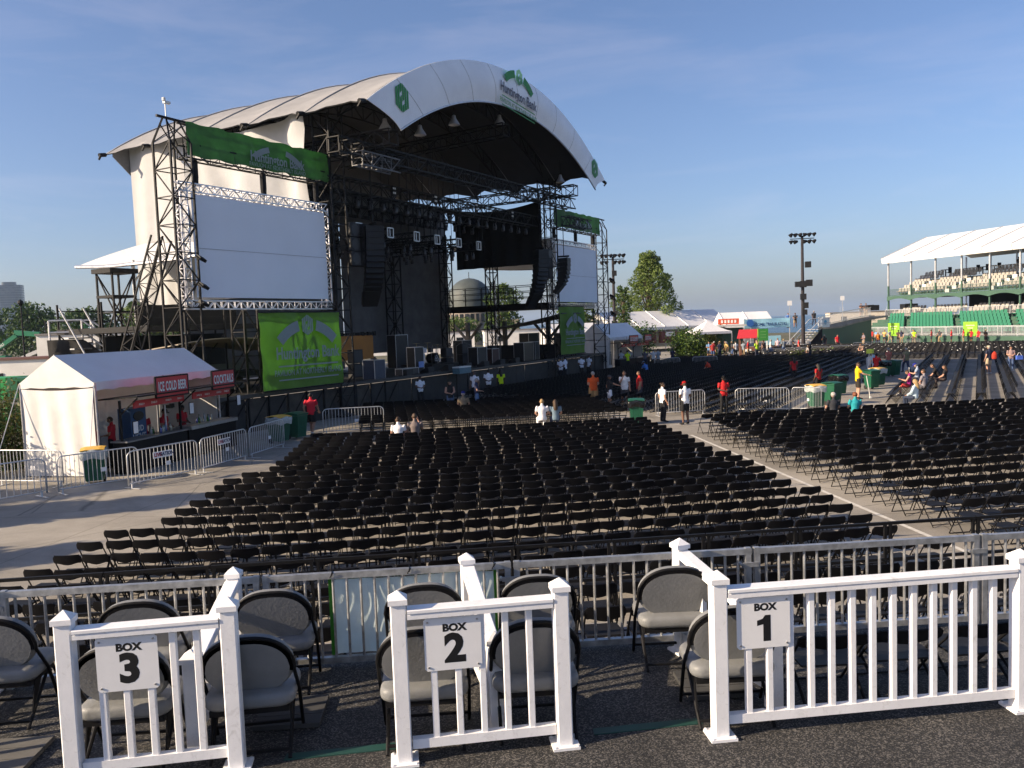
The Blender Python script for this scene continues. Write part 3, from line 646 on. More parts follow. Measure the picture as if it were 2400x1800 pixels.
bs = bin_shapes(); BM = [bs[0].mesh('body', bin_green), bs[1].mesh('wheels', rubber), bs[2].mesh('lid', bin_yellow), bs[3].mesh('liner', bag_clear, True)]
lid_g = bs[2].mesh('lid', bin_green); lin_b = bs[3].mesh('liner', bag_black, True)
def wheelie(x, y, a, label, lid='y', liner='c'):
    t = thing('wheeled_bin', label, 'bin', (x, y, .004), a, 'green wheeled bins'); part('body', BM[0], None, t); part('wheels', BM[1], None, t)
    part('lid', BM[2] if lid == 'y' else lid_g, None, t)
    if liner: part('liner', BM[3] if liner == 'c' else lin_b, None, t)
wheelie(-12.6, 24.75, R(20), 'green bin with yellow lid and clear liner beside the beer tent corner')
wheelie(-9.15, 32.3, R(62), 'green bin with yellow lid right of the cocktail counter')
wheelie(-8.75, 33.4, R(62), 'green bin with green lid between the cocktail counter and the stage wall', 'g', None)
wheelie(5.05, 33.9, R(-8), 'green bin with green lid and black liner at the end of the middle block', 'g', 'b')
wheelie(13.75, 37.6, R(10), 'green bin with yellow lid and clear liner at the head of the right block')
wheelie(14.9, 38.6, R(30), 'green bin with green lid just behind the yellow lidded bin at the right block', 'g', None)
wheelie(17.0, 43.2, R(20), 'green bin with green lid and black liner beside the man in yellow', 'g', 'b')
wheelie(19.9, 45.9, R(15), 'green bin with green lid behind the man in yellow', 'g', None)
wheelie(20.9, 47.4, R(25), 'green bin with yellow lid on the side aisle behind the man in yellow')
wheelie(24.0, 53.6, R(20), 'green bin with black liner beside the couple walking up the side aisle', 'g', 'b')
wheelie(25.0, 54.3, R(30), 'green bin left of the couple walking up the side aisle', 'g', None)
# ------------------------------------------------------------------ bar tents
def tent_mesh(parent, L, Wd, eave, ridge, mir=1, closed=True):
    """local: x along the ridge 0..L, y across 0..Wd (front side y=0)"""
    half = L / 2
    for b_ in range(2):
        for side in (0, 1):
            P = []
            for i in range(9):
                x = half * b_ + half * i / 8; row = []
                for j in range(7):
                    v = j / 6; sag = -.05 * math.sin(math.pi * v) * math.sin(math.pi * i / 8); y = lerp(0, Wd / 2, v) if side == 0 else lerp(Wd, Wd / 2, v)
                    row.append((x, y, lerp(eave, ridge, v) + sag))
                P.append(row)
            mb = MB(); mb.slab(P, .015, (0, 0, -1)); part('roof_panel', mb, tent_fabric, parent, True)
    # scalloped valance
    mb = MB(); P = []
    for i in range(61):
        x = L * i / 60; P.append([(x, -.012, eave + .01), (x, -.016, eave - .28 + .05 * abs(math.sin(x * math.pi / .82)) - .02 * (i % 2))])
    mb.slab(P, .006, (0, -1, 0)); part('valance', mb, tent_wall, parent)
    for gx in ((-.012, -1), (L + .012, 1)):
        mb = MB(); P = []
        for i in range(13):
            y = Wd * i / 12; P.append([(gx[0], y, eave - .12 - .04 * abs(math.sin(y * math.pi / .75))), (gx[0], y, eave + (ridge - eave) * (1 - abs(2 * i / 12 - 1)))])
        mb.slab(P, .008, (gx[1], 0, 0)); part('gable', mb, tent_wall, parent, True)
    def curtain(name, p0, p1, z0, z1, sag=0, amp=.035, fr=7):
        mb = MB(); d = Vector(p1) - Vector(p0); n = Vector((-d.y, d.x)).normalized(); P = []
        for i in range(25):
            f = i / 24; q = Vector(p0) + d * f; row = []
            for j in range(9):
                v = j / 8; z = lerp(z1 - sag * math.sin(math.pi * f), z0, v); o_ = amp * math.sin(f * fr * math.pi + v * 1.3) * (.3 + .7 * v) + amp * .6 * math.sin(f * 3.1 + v * 5)
                row.append((q.x + n.x * o_, q.y + n.y * o_, z))
            P.append(row)
        mb.slab(P, .008, (n.x, n.y, 0)); return part(name, mb, tent_wall, parent, True)
    if closed:
        curtain('side_wall', (0, .05), (0, Wd - .05), .03, eave - .17, .06)
    curtain('side_wall', (L, .05), (L, Wd - .05), .03, eave - .1, .05)
    curtain('rear_wall', (.05, Wd), (L - .05, Wd), .03, eave, .05, .05, 13)
    for x in (0, half, L):
        for y in (0, Wd):
            mb = MB(); mb.tube([(x, y - .03, 0), (x, y - .03, eave)], .035, 8); part('pole', mb, truss_alu, parent)
    mb = MB()
    for a, b in (((0, 0, eave), (-1.0, -.4, 0)), ((0, Wd, eave), (-1.0, Wd + .4, 0)), ((0, Wd / 2, ridge), (0, Wd / 2, ridge + .02))): mb.tube([a, b], .012, 5)
    part('guy_strap', mb, white_vinyl, parent)
    mb = MB(); mb.box((0, -.02, .3), (.26, .26, .6)) ; part('ballast_block', mb, white_paint, parent)
def bar_counter(L, label, sgn, loc, rz, dsg=1):
    """counter along local x, customers on the -y side"""
    t = thing('bar_counter', label, 'bar counter', loc, rz, 'bar counters under the white tents')
    mb = MB(); mb.box((L * .27, .0, .52), (L * .5, .5, 1.0)); mb.box((L * .77, -.02, .52), (L * .48, .5, 1.0)); part('counter_front', mb, black_plastic, t)
    mb = MB(); mb.box((L * .27, .0, 1.04), (L * .52, .62, .05)); part('counter_top', mb, M('counter_grey', (.18, .18, .18), .4, .3), t)
    mb = MB(); mb.box((L * .77, -.05, 1.06), (L * .47, .66, .12)); part('steel_top', mb, M('counter_steel', (.45, .46, .47), .3, .8), t)
    for x in (.1, L * .5, L - .1):
        mb = MB(); mb.bar((x, -.1, 1.05), (x, -.1, 2.35), .06); mb.bar((x, -.1, 1.9), (x, -.75, 2.42), .04); part('awning_post', mb, black_metal, t)
    mb = MB(); mb.slab([[(x, .55, 2.42), (x, -.85, 2.50)] for x in (-.05, L + .05)], .05, (0, 0, -1)); part('awning', mb, black_metal, t)
    mb = MB(); mb.box((L * .29, -.28, 2.18), (L * .42, .04, .24)); mb.box((L * .77, -.28, 2.18), (L * .38, .04, .24)); mp = part('menu_board', mb, red_sign, t)
    for x in (.14, .24, .36, .46, .64, .72, .84, .92):
        lettering('SINGLE 14' if int(x * 100) % 4 else 'DOUBLE 18', .085, white_paint, mp, front_at(L * x, -.303, 2.17), sx=.7, ext=.001, off=.002)
    for x0, tx in ((L * .29, sgn[0]), (L * .77, sgn[1])):
        mb = MB(); w2 = .86 if len(tx) > 10 else .72; mb.box((x0, -.78, 2.68), (w2 * 2, .05, .66)); p = part('sign', mb, red_sign, t, label='red sign reading ' + tx)
        fr = MB()
        for a, b in (((-w2, -.33), (w2, -.33)), ((w2, -.33), (w2, .33)), ((w2, .33), (-w2, .33)), ((-w2, .33), (-w2, -.33))): fr.bar((x0 + a[0], -.785, 2.68 + a[1]), (x0 + b[0], -.785, 2.68 + b[1]), .06, .05)
        part('sign_frame', fr, black_metal, p)
        lettering(tx, .42, navy, p, front_at(x0 + .018, -.8085, 2.668), sx=.47 if len(tx) > 10 else .52, off=.020, ext=.001, spacing=1.1)
        lettering(tx, .42, white_paint, p, front_at(x0, -.812, 2.68), sx=.47 if len(tx) > 10 else .52, off=.012, ext=.001, spacing=1.1)
    return t
TA = math.atan2(.9625, .27)
t = thing('beer_tent', 'white frame tent with closed sunlit end wall sheltering the beer bar', 'tent', (-12.95, 25.75, 0), math.atan2(.975, .225)); TR = t.rotation_euler[2]
tent_mesh(t, 6.7, 2.75, 2.97, 3.85)
Tm = Matrix.Translation((-12.95, 25.75, 0)) @ Matrix.Rotation(TR, 4, 'Z')
def TL(x, y, z=0): return Tm @ Vector((x, y, z))
p_ = TL(.30, -.45); bar_counter(6.3, 'bar counter with ICE COLD BEER and COCKTAILS signs near the bushes', ('ICE COLD BEER', 'COCKTAILS'), p_, TR)
# things on the near counter
bottle_c = [M('bottle_%d' % k, c, .15, var=.05) for k, c in enumerate(((.25, .28, .3), (.03, .10, .03), (.10, .12, .3), (.4, .38, .3)))]
for k in range(16):
    x = 1.75 + k * .13 + random.uniform(-.03, .03) if k < 9 else 4.2 + (k - 9) * .16; q = TL(.35 + x, -.45 + random.uniform(-.12, .12), 1.07 if k < 9 else 1.13)
    mb = MB(); h = random.uniform(.2, .34); mb.lathe([(0, 0), (.045, 0), (.045, h * .55), (.016, h * .75), (.016, h), (0, h)], (0, 0, 0), 8)
    single('bottle', mb, bottle_c[k % 4], 'bottle standing on the beer counter' if k < 9 else 'bottle standing on the steel cocktail counter', 'bottle', 'bottles on the beer counter' if k < 9 else 'bottles on the cocktail counter', True, loc=q)
blue_p = M('poster_blue', (.03, .09, .22), .5, var=.1)
q = TL(2.75, .85); t = thing('beer_poster', 'tall blue upright cooler panel lettered BUD LIGHT inside the beer tent', 'poster', q, TR)
mb = MB(); mb.box((0, 0, .95), (.8, .5, 1.9)); part('panel', mb, blue_p, t)
lettering('BUD\nLIGHT', .27, white_paint, t, front_at(0, -.257, 1.05), off=.01, ext=.001, sx=.9)
mb = MB(); mb.lathe([(0, .02), (.27, .02), (.27, 0), (0, 0)], (0, 0, 0), 16); me = mb.mesh('badge', M('badge_black', (.02, .02, .02), .4, var=0)); me.transform(front_at(0, -.256, 1.62) @ Matrix.Diagonal((1, .6, 1, 1))); part('badge', me, None, t)
for i, (x, y, z, lab) in enumerate(((.85, -.72, 1.45, 'small framed notice on the beer counter post near the tent corner'), (3.9, -.7, 1.75, 'small framed notice on the post between the two counters'), (6.95, -.72, 1.75, 'small framed notice on the outer post of the cocktail counter'))):
    mb = MB(); mb.box((0, 0, 0), (.26, .02, .42)); mb.box((0, -.012, 0), (.22, .01, .37), mi=1); single('notice', mb, [black_plastic, sign_white], lab, 'notice', loc=TL(x, y, z), rz=TR)
# the mirrored tent by the far end of the stage
pa = SL(37.0, -3.95); pb = SL(30.4, -2.6)
ang = math.atan2((pb - pa).y, (pb - pa).x)
t = thing('far_tent', 'white frame tent beside the far end of the stage', 'tent', SL(30.6, -.6), SA - R(4)); tent_mesh(t, 6.6, 2.9, 2.9, 4.1)
bar_counter(6.2, 'bar counter with red signs under the far white tent', ('ICE COLD BEER', 'COCKTAILS'), SL(30.9, -1.1), SA - R(4))
# ================================================================== stage (local x along the front, y to the back)
def lattice(mb, a, b, w_, step=None, r=.025, faces=4, up=None):
    """zig-zag bracing between four chords of a square truss from a to b"""
    a = Vector(a); b = Vector(b); d = b - a; L = d.length; d.normalize(); upv = Vector((0, 0, 1)) if abs(d.z) < .9 else Vector((0, 1, 0))
    x = d.cross(upv).normalized() * w_ / 2; y = x.cross(d).normalized() * w_ / 2
    cs = [-x - y, x - y, x + y, -x + y]; n = max(1, round(L / (step or w_ * 1.1)))
    for k in range(n):
        p = a + d * (L * k / n); q = a + d * (L * (k + 1) / n)
        for i in range(4):
            c1, c2 = cs[i], cs[(i + 1) % 4]
            if (k + i) % 2: c1, c2 = c2, c1
            mb.bar(p + c1, q + c2, r)
            mb.bar(p + cs[i], p + cs[(i + 1) % 4], r)
    return cs
def truss(name, label, cat, a, b, w_, mat, loc, rz=None, group=None, chord=.05, step=None, brace=.028, parent=None):
    t = parent or thing(name, label, cat, loc, SA if rz is None else rz, group)
    mb = MB(); cs = lattice(mb, a, b, w_, step, brace)
    for c in cs:
        m2 = MB(); m2.bar(Vector(a) + c, Vector(b) + c, chord); part('chord', m2, mat, t)
    part('bracing', mb, mat, t, kind='stuff'); return t
# --- platform
t = thing('stage_platform', 'long black stage platform with dark panelled front wall', 'stage', SL(-13, 0), SA)
DK = 1.62
mb = MB(); mb.box((22.5, 6.5, DK - .06), (45, 13.2, .12)); part('stage_deck', mb, M('stage_floor', (.02, .02, .021), .55, var=.3, scale=2), t)
mb = MB(); mb.box((22.5, -.13, DK - .02), (45, .08, .16)); part('edge_lip', mb, M('stage_lip', (.05, .048, .045), .6, var=.2), t)
pan_a = M('stage_panel', (.028, .026, .024), .75, var=.4, scale=2.5); pan_b = M('stage_panel_brown', (.05, .042, .034), .8, var=.5, scale=2)
for k in range(37):
    x = .3 + k * 1.22; mb = MB(); mb.box((x + .6, random.uniform(-.02, .02), .74), (1.19, .03, 1.46)); part('front_panel', mb, pan_b if k < 11 and k % 2 else pan_a, t)
mb = MB()
for k in range(12):
    x = .5 + k * 1.2; mb.bar((x, -.06, 0), (x, -.06, 1.5), .07); mb.bar((x, -.05, .1), (x + 1.1, -.05, 1.4), .04)
part('bracing', mb, truss_black, t, kind='stuff')
# --- towers
TW = 1.0
def tower(s, b, z0, z1, label, w_=TW, mat=None, group='black lattice towers of the stage'):
    t = truss('lattice_tower', label, 'tower', (0, 0, 0), (0, 0, z1 - z0), w_, mat or truss_black, SL(s, b, z0), group=group, chord=.075, step=1.05, brace=.04)
    mb = MB(); mb.box((0, 0, .05), (w_ + .3, w_ + .3, .1)); part('base_plate', mb, truss_black, t); return t
tower(-11.85, .2, 0, 12.0, 'black lattice tower at the outer edge of the screen beside the beer tent')
tower(-2.6, .2, 0, 14.9, 'black lattice tower between the large screen and the stage opening')
tower(21.3, .2, 0, 14.9, 'black lattice tower between the stage opening and the small far screen')
tower(30.9, .2, 0, 12.0, 'black lattice tower at the outer edge of the far screen')
tower(20.6, 9.0, DK, 11.5, 'slim lattice tower at the back of the stage against the bright opening', .7)
tower(14.0, 9.2, DK, 9.5, 'slim black lattice tower in front of the grey backdrop', .8)
tower(21.6, 5.4, 0, 10.5, 'slim lattice tower rising through the open side of the stage', .7)
tower(-7.6, 1.3, 0, 5.5, 'black lattice leg under the large screen left of the green banner', .8)
tower(26.4, 1.2, 0, 5.5, 'black lattice leg under the far screen', .8)
# tapering heads of the outer towers
for s, lab in ((-11.85, 'tapering truss head with anemometer on the tower beside the beer tent'), (30.9, 'tapering truss head on the tower beyond the far screen')):
    t = thing('tower_head', lab, 'truss', SL(s, .2, 12.0), SA); mb = MB()
    for sx in (-1, 1):
        for sy in (-1, 1): mb.bar((sx * .5, sy * .5, 0), (sx * .28, sy * .1, .95), .06); mb.bar((sx * .5, sy * .5, 0), (-sx * .35, sy * .2, .7), .035)
    part('head_frame', mb, truss_black, t); mb = MB(); mb.bar((-.65, 0, .95), (1.2, 0, .92), .09); part('cap_beam', mb, truss_black, t)
    if s < 0:
        mb = MB(); mb.bar((-.2, 0, .95), (-.2, 0, 1.55), .03); mb.box((-.12, 0, 1.55), (.28, .12, .10)); mb.lathe([(0, 0), (.07, .02), (.07, .13), (0, .16)], (-.25, 0, 1.58), 8); part('anemometer', mb, white_paint, t)
# raking lattice brace behind the outer tower
t = truss('raking_truss', 'slanting lattice brace leaning from the ground to the outer tower', 'truss', (-.1, 4.6, .1), (0, .5, 8.3), .55, truss_black, SL(-12.0, .5), group='raking braces', chord=.06, step=.7)
t = truss('raking_truss', 'slanting lattice brace behind the tower beyond the far screen', 'truss', (.1, 4.6, .1), (0, .5, 8.3), .55, truss_black, SL(30.9, .5), group='raking braces', chord=.06, step=.7)
# --- header trusses with green banners
def header(s0, s1, lab_t, lab_b):
    t = truss('header_truss', lab_t, 'truss', (s0, 0, 11.75), (s1, 0, 11.75), .55, truss_black, SL(0, .2), group='header trusses over the screens', chord=.06, step=.8)
    mb = MB()
    for k in range(9):
        x = lerp(s0, s1, k / 8); mb.bar((x, .2, 12.0), (x + (.5 if k % 2 else -.5) * .9, .2, 12.9), .035)
    mb.bar((s0, .2, 12.9), (s1, .2, 12.9), .06); part('upper_lattice', mb, truss_black, t)
    b_ = thing('header_banner', lab_b, 'banner', SL(s0, -.15, 11.55), SA, 'green banners on the header trusses'); P = []; L = s1 - s0
    for i in range(37):
        x = L * i / 36; P.append([(x, .05 * math.sin(x * 3.3) + .03 * math.sin(x * 8 + z * 3), z * 1.33 + .03 * math.sin(x * 5)) for z in np.linspace(0, 1, 7)])
    mb = MB(); mb.slab(P, .004, (0, 1, 0)); part('banner_cloth', mb, green_truss_banner, b_, True)
    mb = MB()
    for sg in (-1, 1):
        P = []
        for i in range(9):
            a = R(90 - sg * (14 + 28 * i / 8)); P.append([(L * .58 + 2.0 * math.cos(a) * 1.0, -.14, -.95 + 1.75 * math.sin(a)), (L * .58 + 2.0 * math.cos(a) * 1.13, -.14, -.95 + 2.0 * math.sin(a))])
        mb = MB(); mb.slab(P, .004, (0, 1, 0)); part('swoosh', mb, banner_grey, b_)
    lettering('Huntington Bank', .62, banner_grey, b_, front_at(L * .58, -.15, .46), sx=.78, off=.012, ext=.002)
    lettering('PAVILION AT NORTHERLY ISLAND', .26, banner_grey, b_, front_at(L * .58, -.15, .12), sx=.85, ext=.002)
    for k, f in enumerate((.07, .52, .93)):
        h = thing('chain_hoist', 'black chain hoist hanging from the header truss over the ' + ('large' if s0 < 0 else 'far') + ' screen', 'hoist', SL(lerp(s0, s1, f), .2, 10.5), SA, 'chain hoists above the screens')
        mb = MB(); mb.lathe([(0, .0), (.12, .0), (.14, .3), (.14, .95), (.05, 1.0), (0, 1.0)], (0, 0, 0), 10); part('hoist_body', mb, black_metal, h); mb = MB(); mb.tube([(0, 0, 0), (0, 0, -.45)], .02, 5); part('chain', mb, black_metal, h)
header(-11.4, -3.05, 'black header truss behind the green banner over the large screen', 'long green banner with grey bank lettering above the large screen')
header(21.7, 30.3, 'black header truss over the far screen', 'long green banner above the far screen')
# --- screens
def screen(s0, s1, z0, z1, label):
    t = thing('screen', label, 'screen', SL(s0, .0, z0), SA, 'blank projection screens'); L = s1 - s0; H = z1 - z0
    mb = MB(); P = [[(x, .015 * math.sin(x * 1.3) * math.sin(z * 1.1), z) for z in np.linspace(0, H, 9)] for x in np.linspace(0, L, 13)]; mb.slab(P, .01, (0, 1, 0)); part('screen_cloth', mb, screen_mat, t, True)
    mb = MB(); mb.bar((0, -.012, H * .48), (L, -.012, H * .48), .015); part('seam', mb, M('screen_seam', (.3, .32, .36), .7, var=0), t)
    for nm, a, b in (('top_truss', (-.55, .25, H + .28), (L + .3, .25, H + .28)), ('bottom_truss', (-.55, .25, -.3), (L + .3, .25, -.3)), ('side_truss', (-.3, .25, -.3), (-.3, .25, H + .25)), ('side_truss', (L + .17, .25, -.3), (L + .17, .25, H + .25))):
        mb = MB(); cs = lattice(mb, a, b, .34, .36, .028)
        for c in cs: mb.bar(Vector(a) + c, Vector(b) + c, .05)
        part(nm, mb, truss_alu, t)
screen(-11.25, -3.36, 5.87, 10.05, 'large blank grey projection screen next to the stage opening')
screen(22.1, 29.7, 5.9, 10.2, 'smaller looking blank projection screen at the far side of the stage')
# --- square green banners
def bank_logo(parent, cx, y, cz, w_, mat, sub='PAVILION AT NORTHERLY ISLAND', emb=True):
    mb = MB()
    for sg in (-1, 1):
        P = []
        for i in range(9):
            a = R(90 - sg * (13 + 32 * i / 8)); P.append([(cx + w_ * .56 * math.cos(a), y, cz - w_ * .30 + w_ * .56 * math.sin(a)), (cx + w_ * .68 * math.cos(a), y, cz - w_ * .30 + w_ * .68 * math.sin(a))])
        mb = MB(); mb.slab(P, .004, (0, 1, 0)); part('swoosh', mb, mat if emb is True else emb, parent)
    emblem(parent, mat if emb is True else emb, front_at(cx, y, cz + w_ * .31), w_ * .105)
    lettering('Huntington Bank', w_ * .185, logo_grey if emb is not True else mat, parent, front_at(cx, y, cz + .0), sx=.80, off=w_ * .0045, ext=.002)
    mb = MB()
    for dz, t_ in ((-.135, .016), (-.285, .014)): mb.box((cx, y, cz + w_ * dz), (w_ * .96, .004, w_ * t_))
    part('rule', mb, mat if emb is True else emb, parent)
    if sub: lettering(sub, w_ * .095, mat, parent, front_at(cx, y, cz - w_ * .21), sx=.73, ext=.002, off=w_ * .0006)
def low_banner(s0, s1, z0, z1, label):
    t = thing('stage_banner', label, 'banner', SL(s0, -.45, z0), SA, 'square green bank banners'); L = s1 - s0; H = z1 - z0
    P = [[(x, .07 * math.sin(x * 2.1 + z * .4) + .035 * math.sin(z * 4 + x * 3) + .02 * math.sin(x * 7 - z), z) for z in np.linspace(0, H, 17)] for x in np.linspace(0, L, 33)]
    mb = MB(); mb.slab(P, .004, (0, 1, 0)); part('banner_cloth', mb, green_banner, t, True)
    bank_logo(t, L * .54, -.15, H * .46, L * .80, banner_grey)
    for zz in (H + .03, -.04):
        mb = MB(); mb.bar((-.1, .0, zz), (L + .1, 0, zz), .06); part('banner_pole', mb, truss_black, t)
low_banner(-8.35, -3.2, 1.76, 5.2, 'square green bank banner left of the stage opening')
low_banner(21.6, 25.9, 1.9, 5.5, 'green bank banner right of the stage opening')
# --- barrel roof
RS0, RS1, RB0, RB1 = -4.7, 22.4, -3.9, 14.4; RC = (RS0 + RS1) / 2; RH = (RS1 - RS0) / 2; ZE, RISE = 14.5, 4.4
def rz_(u): return ZE + RISE * (1 - abs(u) ** 2.15)
t = thing('stage_roof', 'white barrel vaulted fabric roof over the stage', 'roof', SL(0, 0, 0), SA)
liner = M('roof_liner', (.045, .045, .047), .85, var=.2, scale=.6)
NBAY = 5; bl = (RB1 - RB0) / NBAY
for k in range(NBAY):
    P = []
    for i in range(33):
        u = -1 + 2 * i / 32; row = []
        for j in range(9):
            v = j / 8; sc = 1 - .055 * math.sin(math.pi * v) * abs(u) ** 3; uu = u * sc
            crease = .03 * math.sin(v * 30 + u * 9) * abs(u) ** 2
            row.append((RC + RH * uu, RB0 + bl * (k + v), rz_(uu) - .14 * math.sin(math.pi * v) + crease))
        P.append(row)
    mb = MB(); mb.grid(P); part('roof_panel', mb, roof_fabric, t, True)
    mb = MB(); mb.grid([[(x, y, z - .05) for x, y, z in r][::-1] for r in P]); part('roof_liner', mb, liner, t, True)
for k in range(NBAY + 1):
    b = RB0 + bl * k; mb = MB(); mb.tube([(RC + RH * u, b, rz_(u) + .0) for u in np.linspace(-1, 1, 33)], .055, 6); rb = part('roof_rib', mb, roof_fabric, t, True)
    mb = MB()
    if 0 < k < NBAY + 1:
        for i in range(2, 22):
            u0 = -1 + 2 * i / 24; u1 = -1 + 2 * (i + 1) / 24; p0 = Vector((RC + RH * u0 * .985, b, rz_(u0) - .15)); p1 = Vector((RC + RH * u1 * .985, b, rz_(u1) - .15)); q0 = p0 - Vector((0, 0, .9)); q1 = p1 - Vector((0, 0, .9))
            mb.bar(p0, p1, .09); mb.bar(q0, q1, .09); mb.bar(p0, q1, .05) if i % 2 else mb.bar(q0, p1, .05); mb.bar(p0, q0, .04)
        part('arch_truss', mb, truss_black, rb)
    for sg in (-1, 1):
        m2 = MB(); m2.tube([(RC + sg * RH, b, ZE), (RC + sg * (RH + .4), b, ZE - .08)], .11, 6); m2.tube([(RC + sg * (RH + .36), b - .1, ZE - .08), (RC + sg * (RH + .36), b + .1, ZE - .3)], .06, 6); part('rib_end', m2, black_metal, rb)
mb = MB(); P = []
for i in range(25):
    u = -1 + 2 * i / 24; P.append([(RC + RH * u * .98, RB1 - .25, min(rz_(u * .98) - .2, 12.4 + 2.0 * max(0, abs(u) - .82) / .18)), (RC + RH * u * .98, RB1 - .25, rz_(u * .98) - .12)])
mb.slab(P, .05, (0, 1, 0)); part('rear_gable', mb, M('gable_cloth', (.16, .16, .165), .8, var=.1), t)
# front fascia
P = []
for i in range(49):
    u = -1 + 2 * i / 48; row = []
    for j in range(9):
        v = j / 8; s = lerp(RC + RH * u, 9.2 + 11.45 * u, v) - math.copysign(.45 * abs(u) ** 10 * math.sin(math.pi * v), u)
        z = lerp(rz_(u) + .05, 13.65 + 3.25 * (1 - abs(u) ** 2.1), v)
        row.append((s, RB0 - .12 - .25 * math.sin(math.pi * v) * (1 - u * u), z))
    P.append(row)
mb = MB(); mb.slab(P, .03, (0, 1, 0)); fa = part('fascia', mb, fascia_fabric, t, True, label='white arched front fascia with green and grey bank logos')
mb = MB(); mb.tube([r[-1] for r in P], .05, 6); part('fascia_hem', mb, truss_alu, fa)
for i in range(4, 48, 5):
    mb = MB(); mb.tube([Vector(q) - Vector((0, .006, 0)) for q in P[i]], .014, 4); part('seam', mb, M('fascia_seam', (.5, .52, .55), .6, var=0), fa)
yF = RB0 - .42
emblem(fa, logo_green, front_at(-2.15, RB0 - .20, 15.15), .62); emblem(fa, logo_green, front_at(20.45, RB0 - .20, 15.1), .62)
lg = bpy.data.objects.new('bank_logo', None); link(lg, fa); lg.location = (9.0, 0, 18.0); lg.rotation_euler = (0, R(7), 0)
bpy.data.objects.remove(lg)
_a = R(5)
def fl(x, z): return front_at(9.1 + x * math.cos(_a) + z * math.sin(_a), yF, 17.5 - x * math.sin(_a) + z * math.cos(_a)) @ Matrix.Rotation(-_a, 4, 'Z')
w_ = 4.3
mb = MB()
for sg in (-1, 1):
    P2 = []
    for i in range(9):
        a = R(90 - sg * (13 + 30 * i / 8)); P2.append([fl(0, 0) @ Vector((w_ * k_ * math.cos(a), -w_ * .25 + w_ * k_ * math.sin(a), 0)) for k_ in (.50, .60)])
    mb = MB(); mb.slab(P2, .006, (0, 1, 0)); part('swoosh', mb, logo_green, fa)
emblem(fa, logo_green, fl(0, w_ * .285), w_ * .10)
lettering('Huntington Bank', w_ * .185, logo_grey, fa, fl(0, .08), sx=.80, off=.014, ext=.003)
lettering('PAVILION AT NORTHERLY ISLAND', w_ * .085, logo_green, fa, fl(0, -.68), sx=.78, ext=.003)
for zz in (-.40, -.92):
    mb = MB(); mb.prism([(-w_ * .46, -.03), (w_ * .46, -.03), (w_ * .46, .03), (-w_ * .46, .03)], fl(0, zz), .006); part('rule', mb, logo_green, fa)
# under-roof trusses
for k, (a, b, lab) in enumerate((((-4.2, -1.5, 13.0), (21.9, -1.5, 13.0), 'black truss spanning under the front of the roof'), ((-3, 1.2, 11.9), (21, 1.2, 11.9), 'black front lighting truss spanning the stage opening'), ((-3, 5.5, 12.2), (21, 5.5, 12.2), 'black middle lighting truss above the stage'), ((-3, 9.3, 12.4), (21, 9.3, 12.4), 'black rear lighting truss above the backdrop'), ((-1.5, -3, 13.6), (-1.5, 9, 13.6), 'black truss running front to back along the near side of the roof'), ((19.5, -3, 13.6), (19.5, 9, 13.6), 'black truss running front to back along the far side of the roof'), ((9, -3.4, 15.8), (9, 9, 15.4), 'black truss running front to back under the crown of the roof'))):
    truss('roof_truss', lab, 'truss', a, b, .7, truss_black, SL(0, 0, 0), group='trusses under the roof', chord=.07, step=.9, brace=.04)
for s0, s1, b, z, lab in ((-2.6, .4, -1.6, 12.6, 'short silver truss stub hanging left under the roof front'), (20.6, 24.6, -1.6, 11.7, 'short truss stub sticking out past the right stage tower')):
    truss('truss_stub', lab, 'truss', (s0, b, z), (s1, b, z), .65, M('stub_grey', (.12, .12, .125), .5, .3) if s0 < 5 else truss_black, SL(0, 0, 0), group='truss stubs', chord=.06, step=.8, brace=.035)
FS = [1.6, 4.4, 7.0, 9.2, 11.7, 14.2]
lamp_alu = M('lamp_end', (.5, .5, .5), .35, .6)
def fixture_shapes():
    y = MB(); y.box((0, 0, .40), (.30, .22, .10)); y.bar((-.15, 0, .40), (-.15, 0, .12), .04, .08); y.bar((.15, 0, .40), (.15, 0, .12), .04, .08)
    h = MB(); h.lathe([(0, -.22), (.12, -.22), (.135, -.12), (.11, .12), (.06, .2), (0, .2)], (0, 0, .12), 8)
    return y.mesh('yoke', black_metal), h.mesh('lamp_head', M('fixture_head', (.05, .05, .055), .35, var=.1, coat=.2), True)
fx = fixture_shapes()
def fixture(s, b, z, lab, group):
    t = thing('stage_light', lab, 'stage light', SL(s, b, z), SA + random.uniform(-.6, .6), group); part('yoke', fx[0], None, t); part('lamp_head', fx[1], None, t)
for i, s in enumerate(FS):
    t = truss('finger_truss', 'low lighting truss running front to back over the stage, %s counted from the large screen' % ORD[i], 'truss', (s, 2.0, 9.9 - .03 * i), (s, 9.4, 9.9 - .03 * i), .5, truss_black, SL(0, 0, 0), group='low lighting trusses', chord=.05, step=.6)
    mb = MB()
    for a, b in (((-.27, -.27), (.27, -.27)), ((.27, -.27), (.27, .27)), ((.27, .27), (-.27, .27)), ((-.27, .27), (-.27, -.27)), ((-.05, -.2), (-.05, .2))): mb.bar((s + a[0], 1.95, 9.9 - .03 * i + a[1]), (s + b[0], 1.95, 9.9 - .03 * i + b[1]), .06)
    part('truss_end', mb, lamp_alu, t)
    for k in range(9): fixture(s + (.25 if k % 2 else -.25), 2.3 + k * .85, 9.1 - .03 * i, 'small black stage light under the %s low lighting truss from the large screen' % ORD[i], 'stage lights under the low trusses')
for k in range(20): fixture(-1.6 + k * 1.12, 1.2, 10.95, 'black moving head light hanging from the front lighting truss', 'moving heads on the front truss')
for k in range(18): fixture(-1.2 + k * 1.2, 5.5, 11.3, 'black moving head light hanging from the middle lighting truss', 'moving heads on the middle truss')
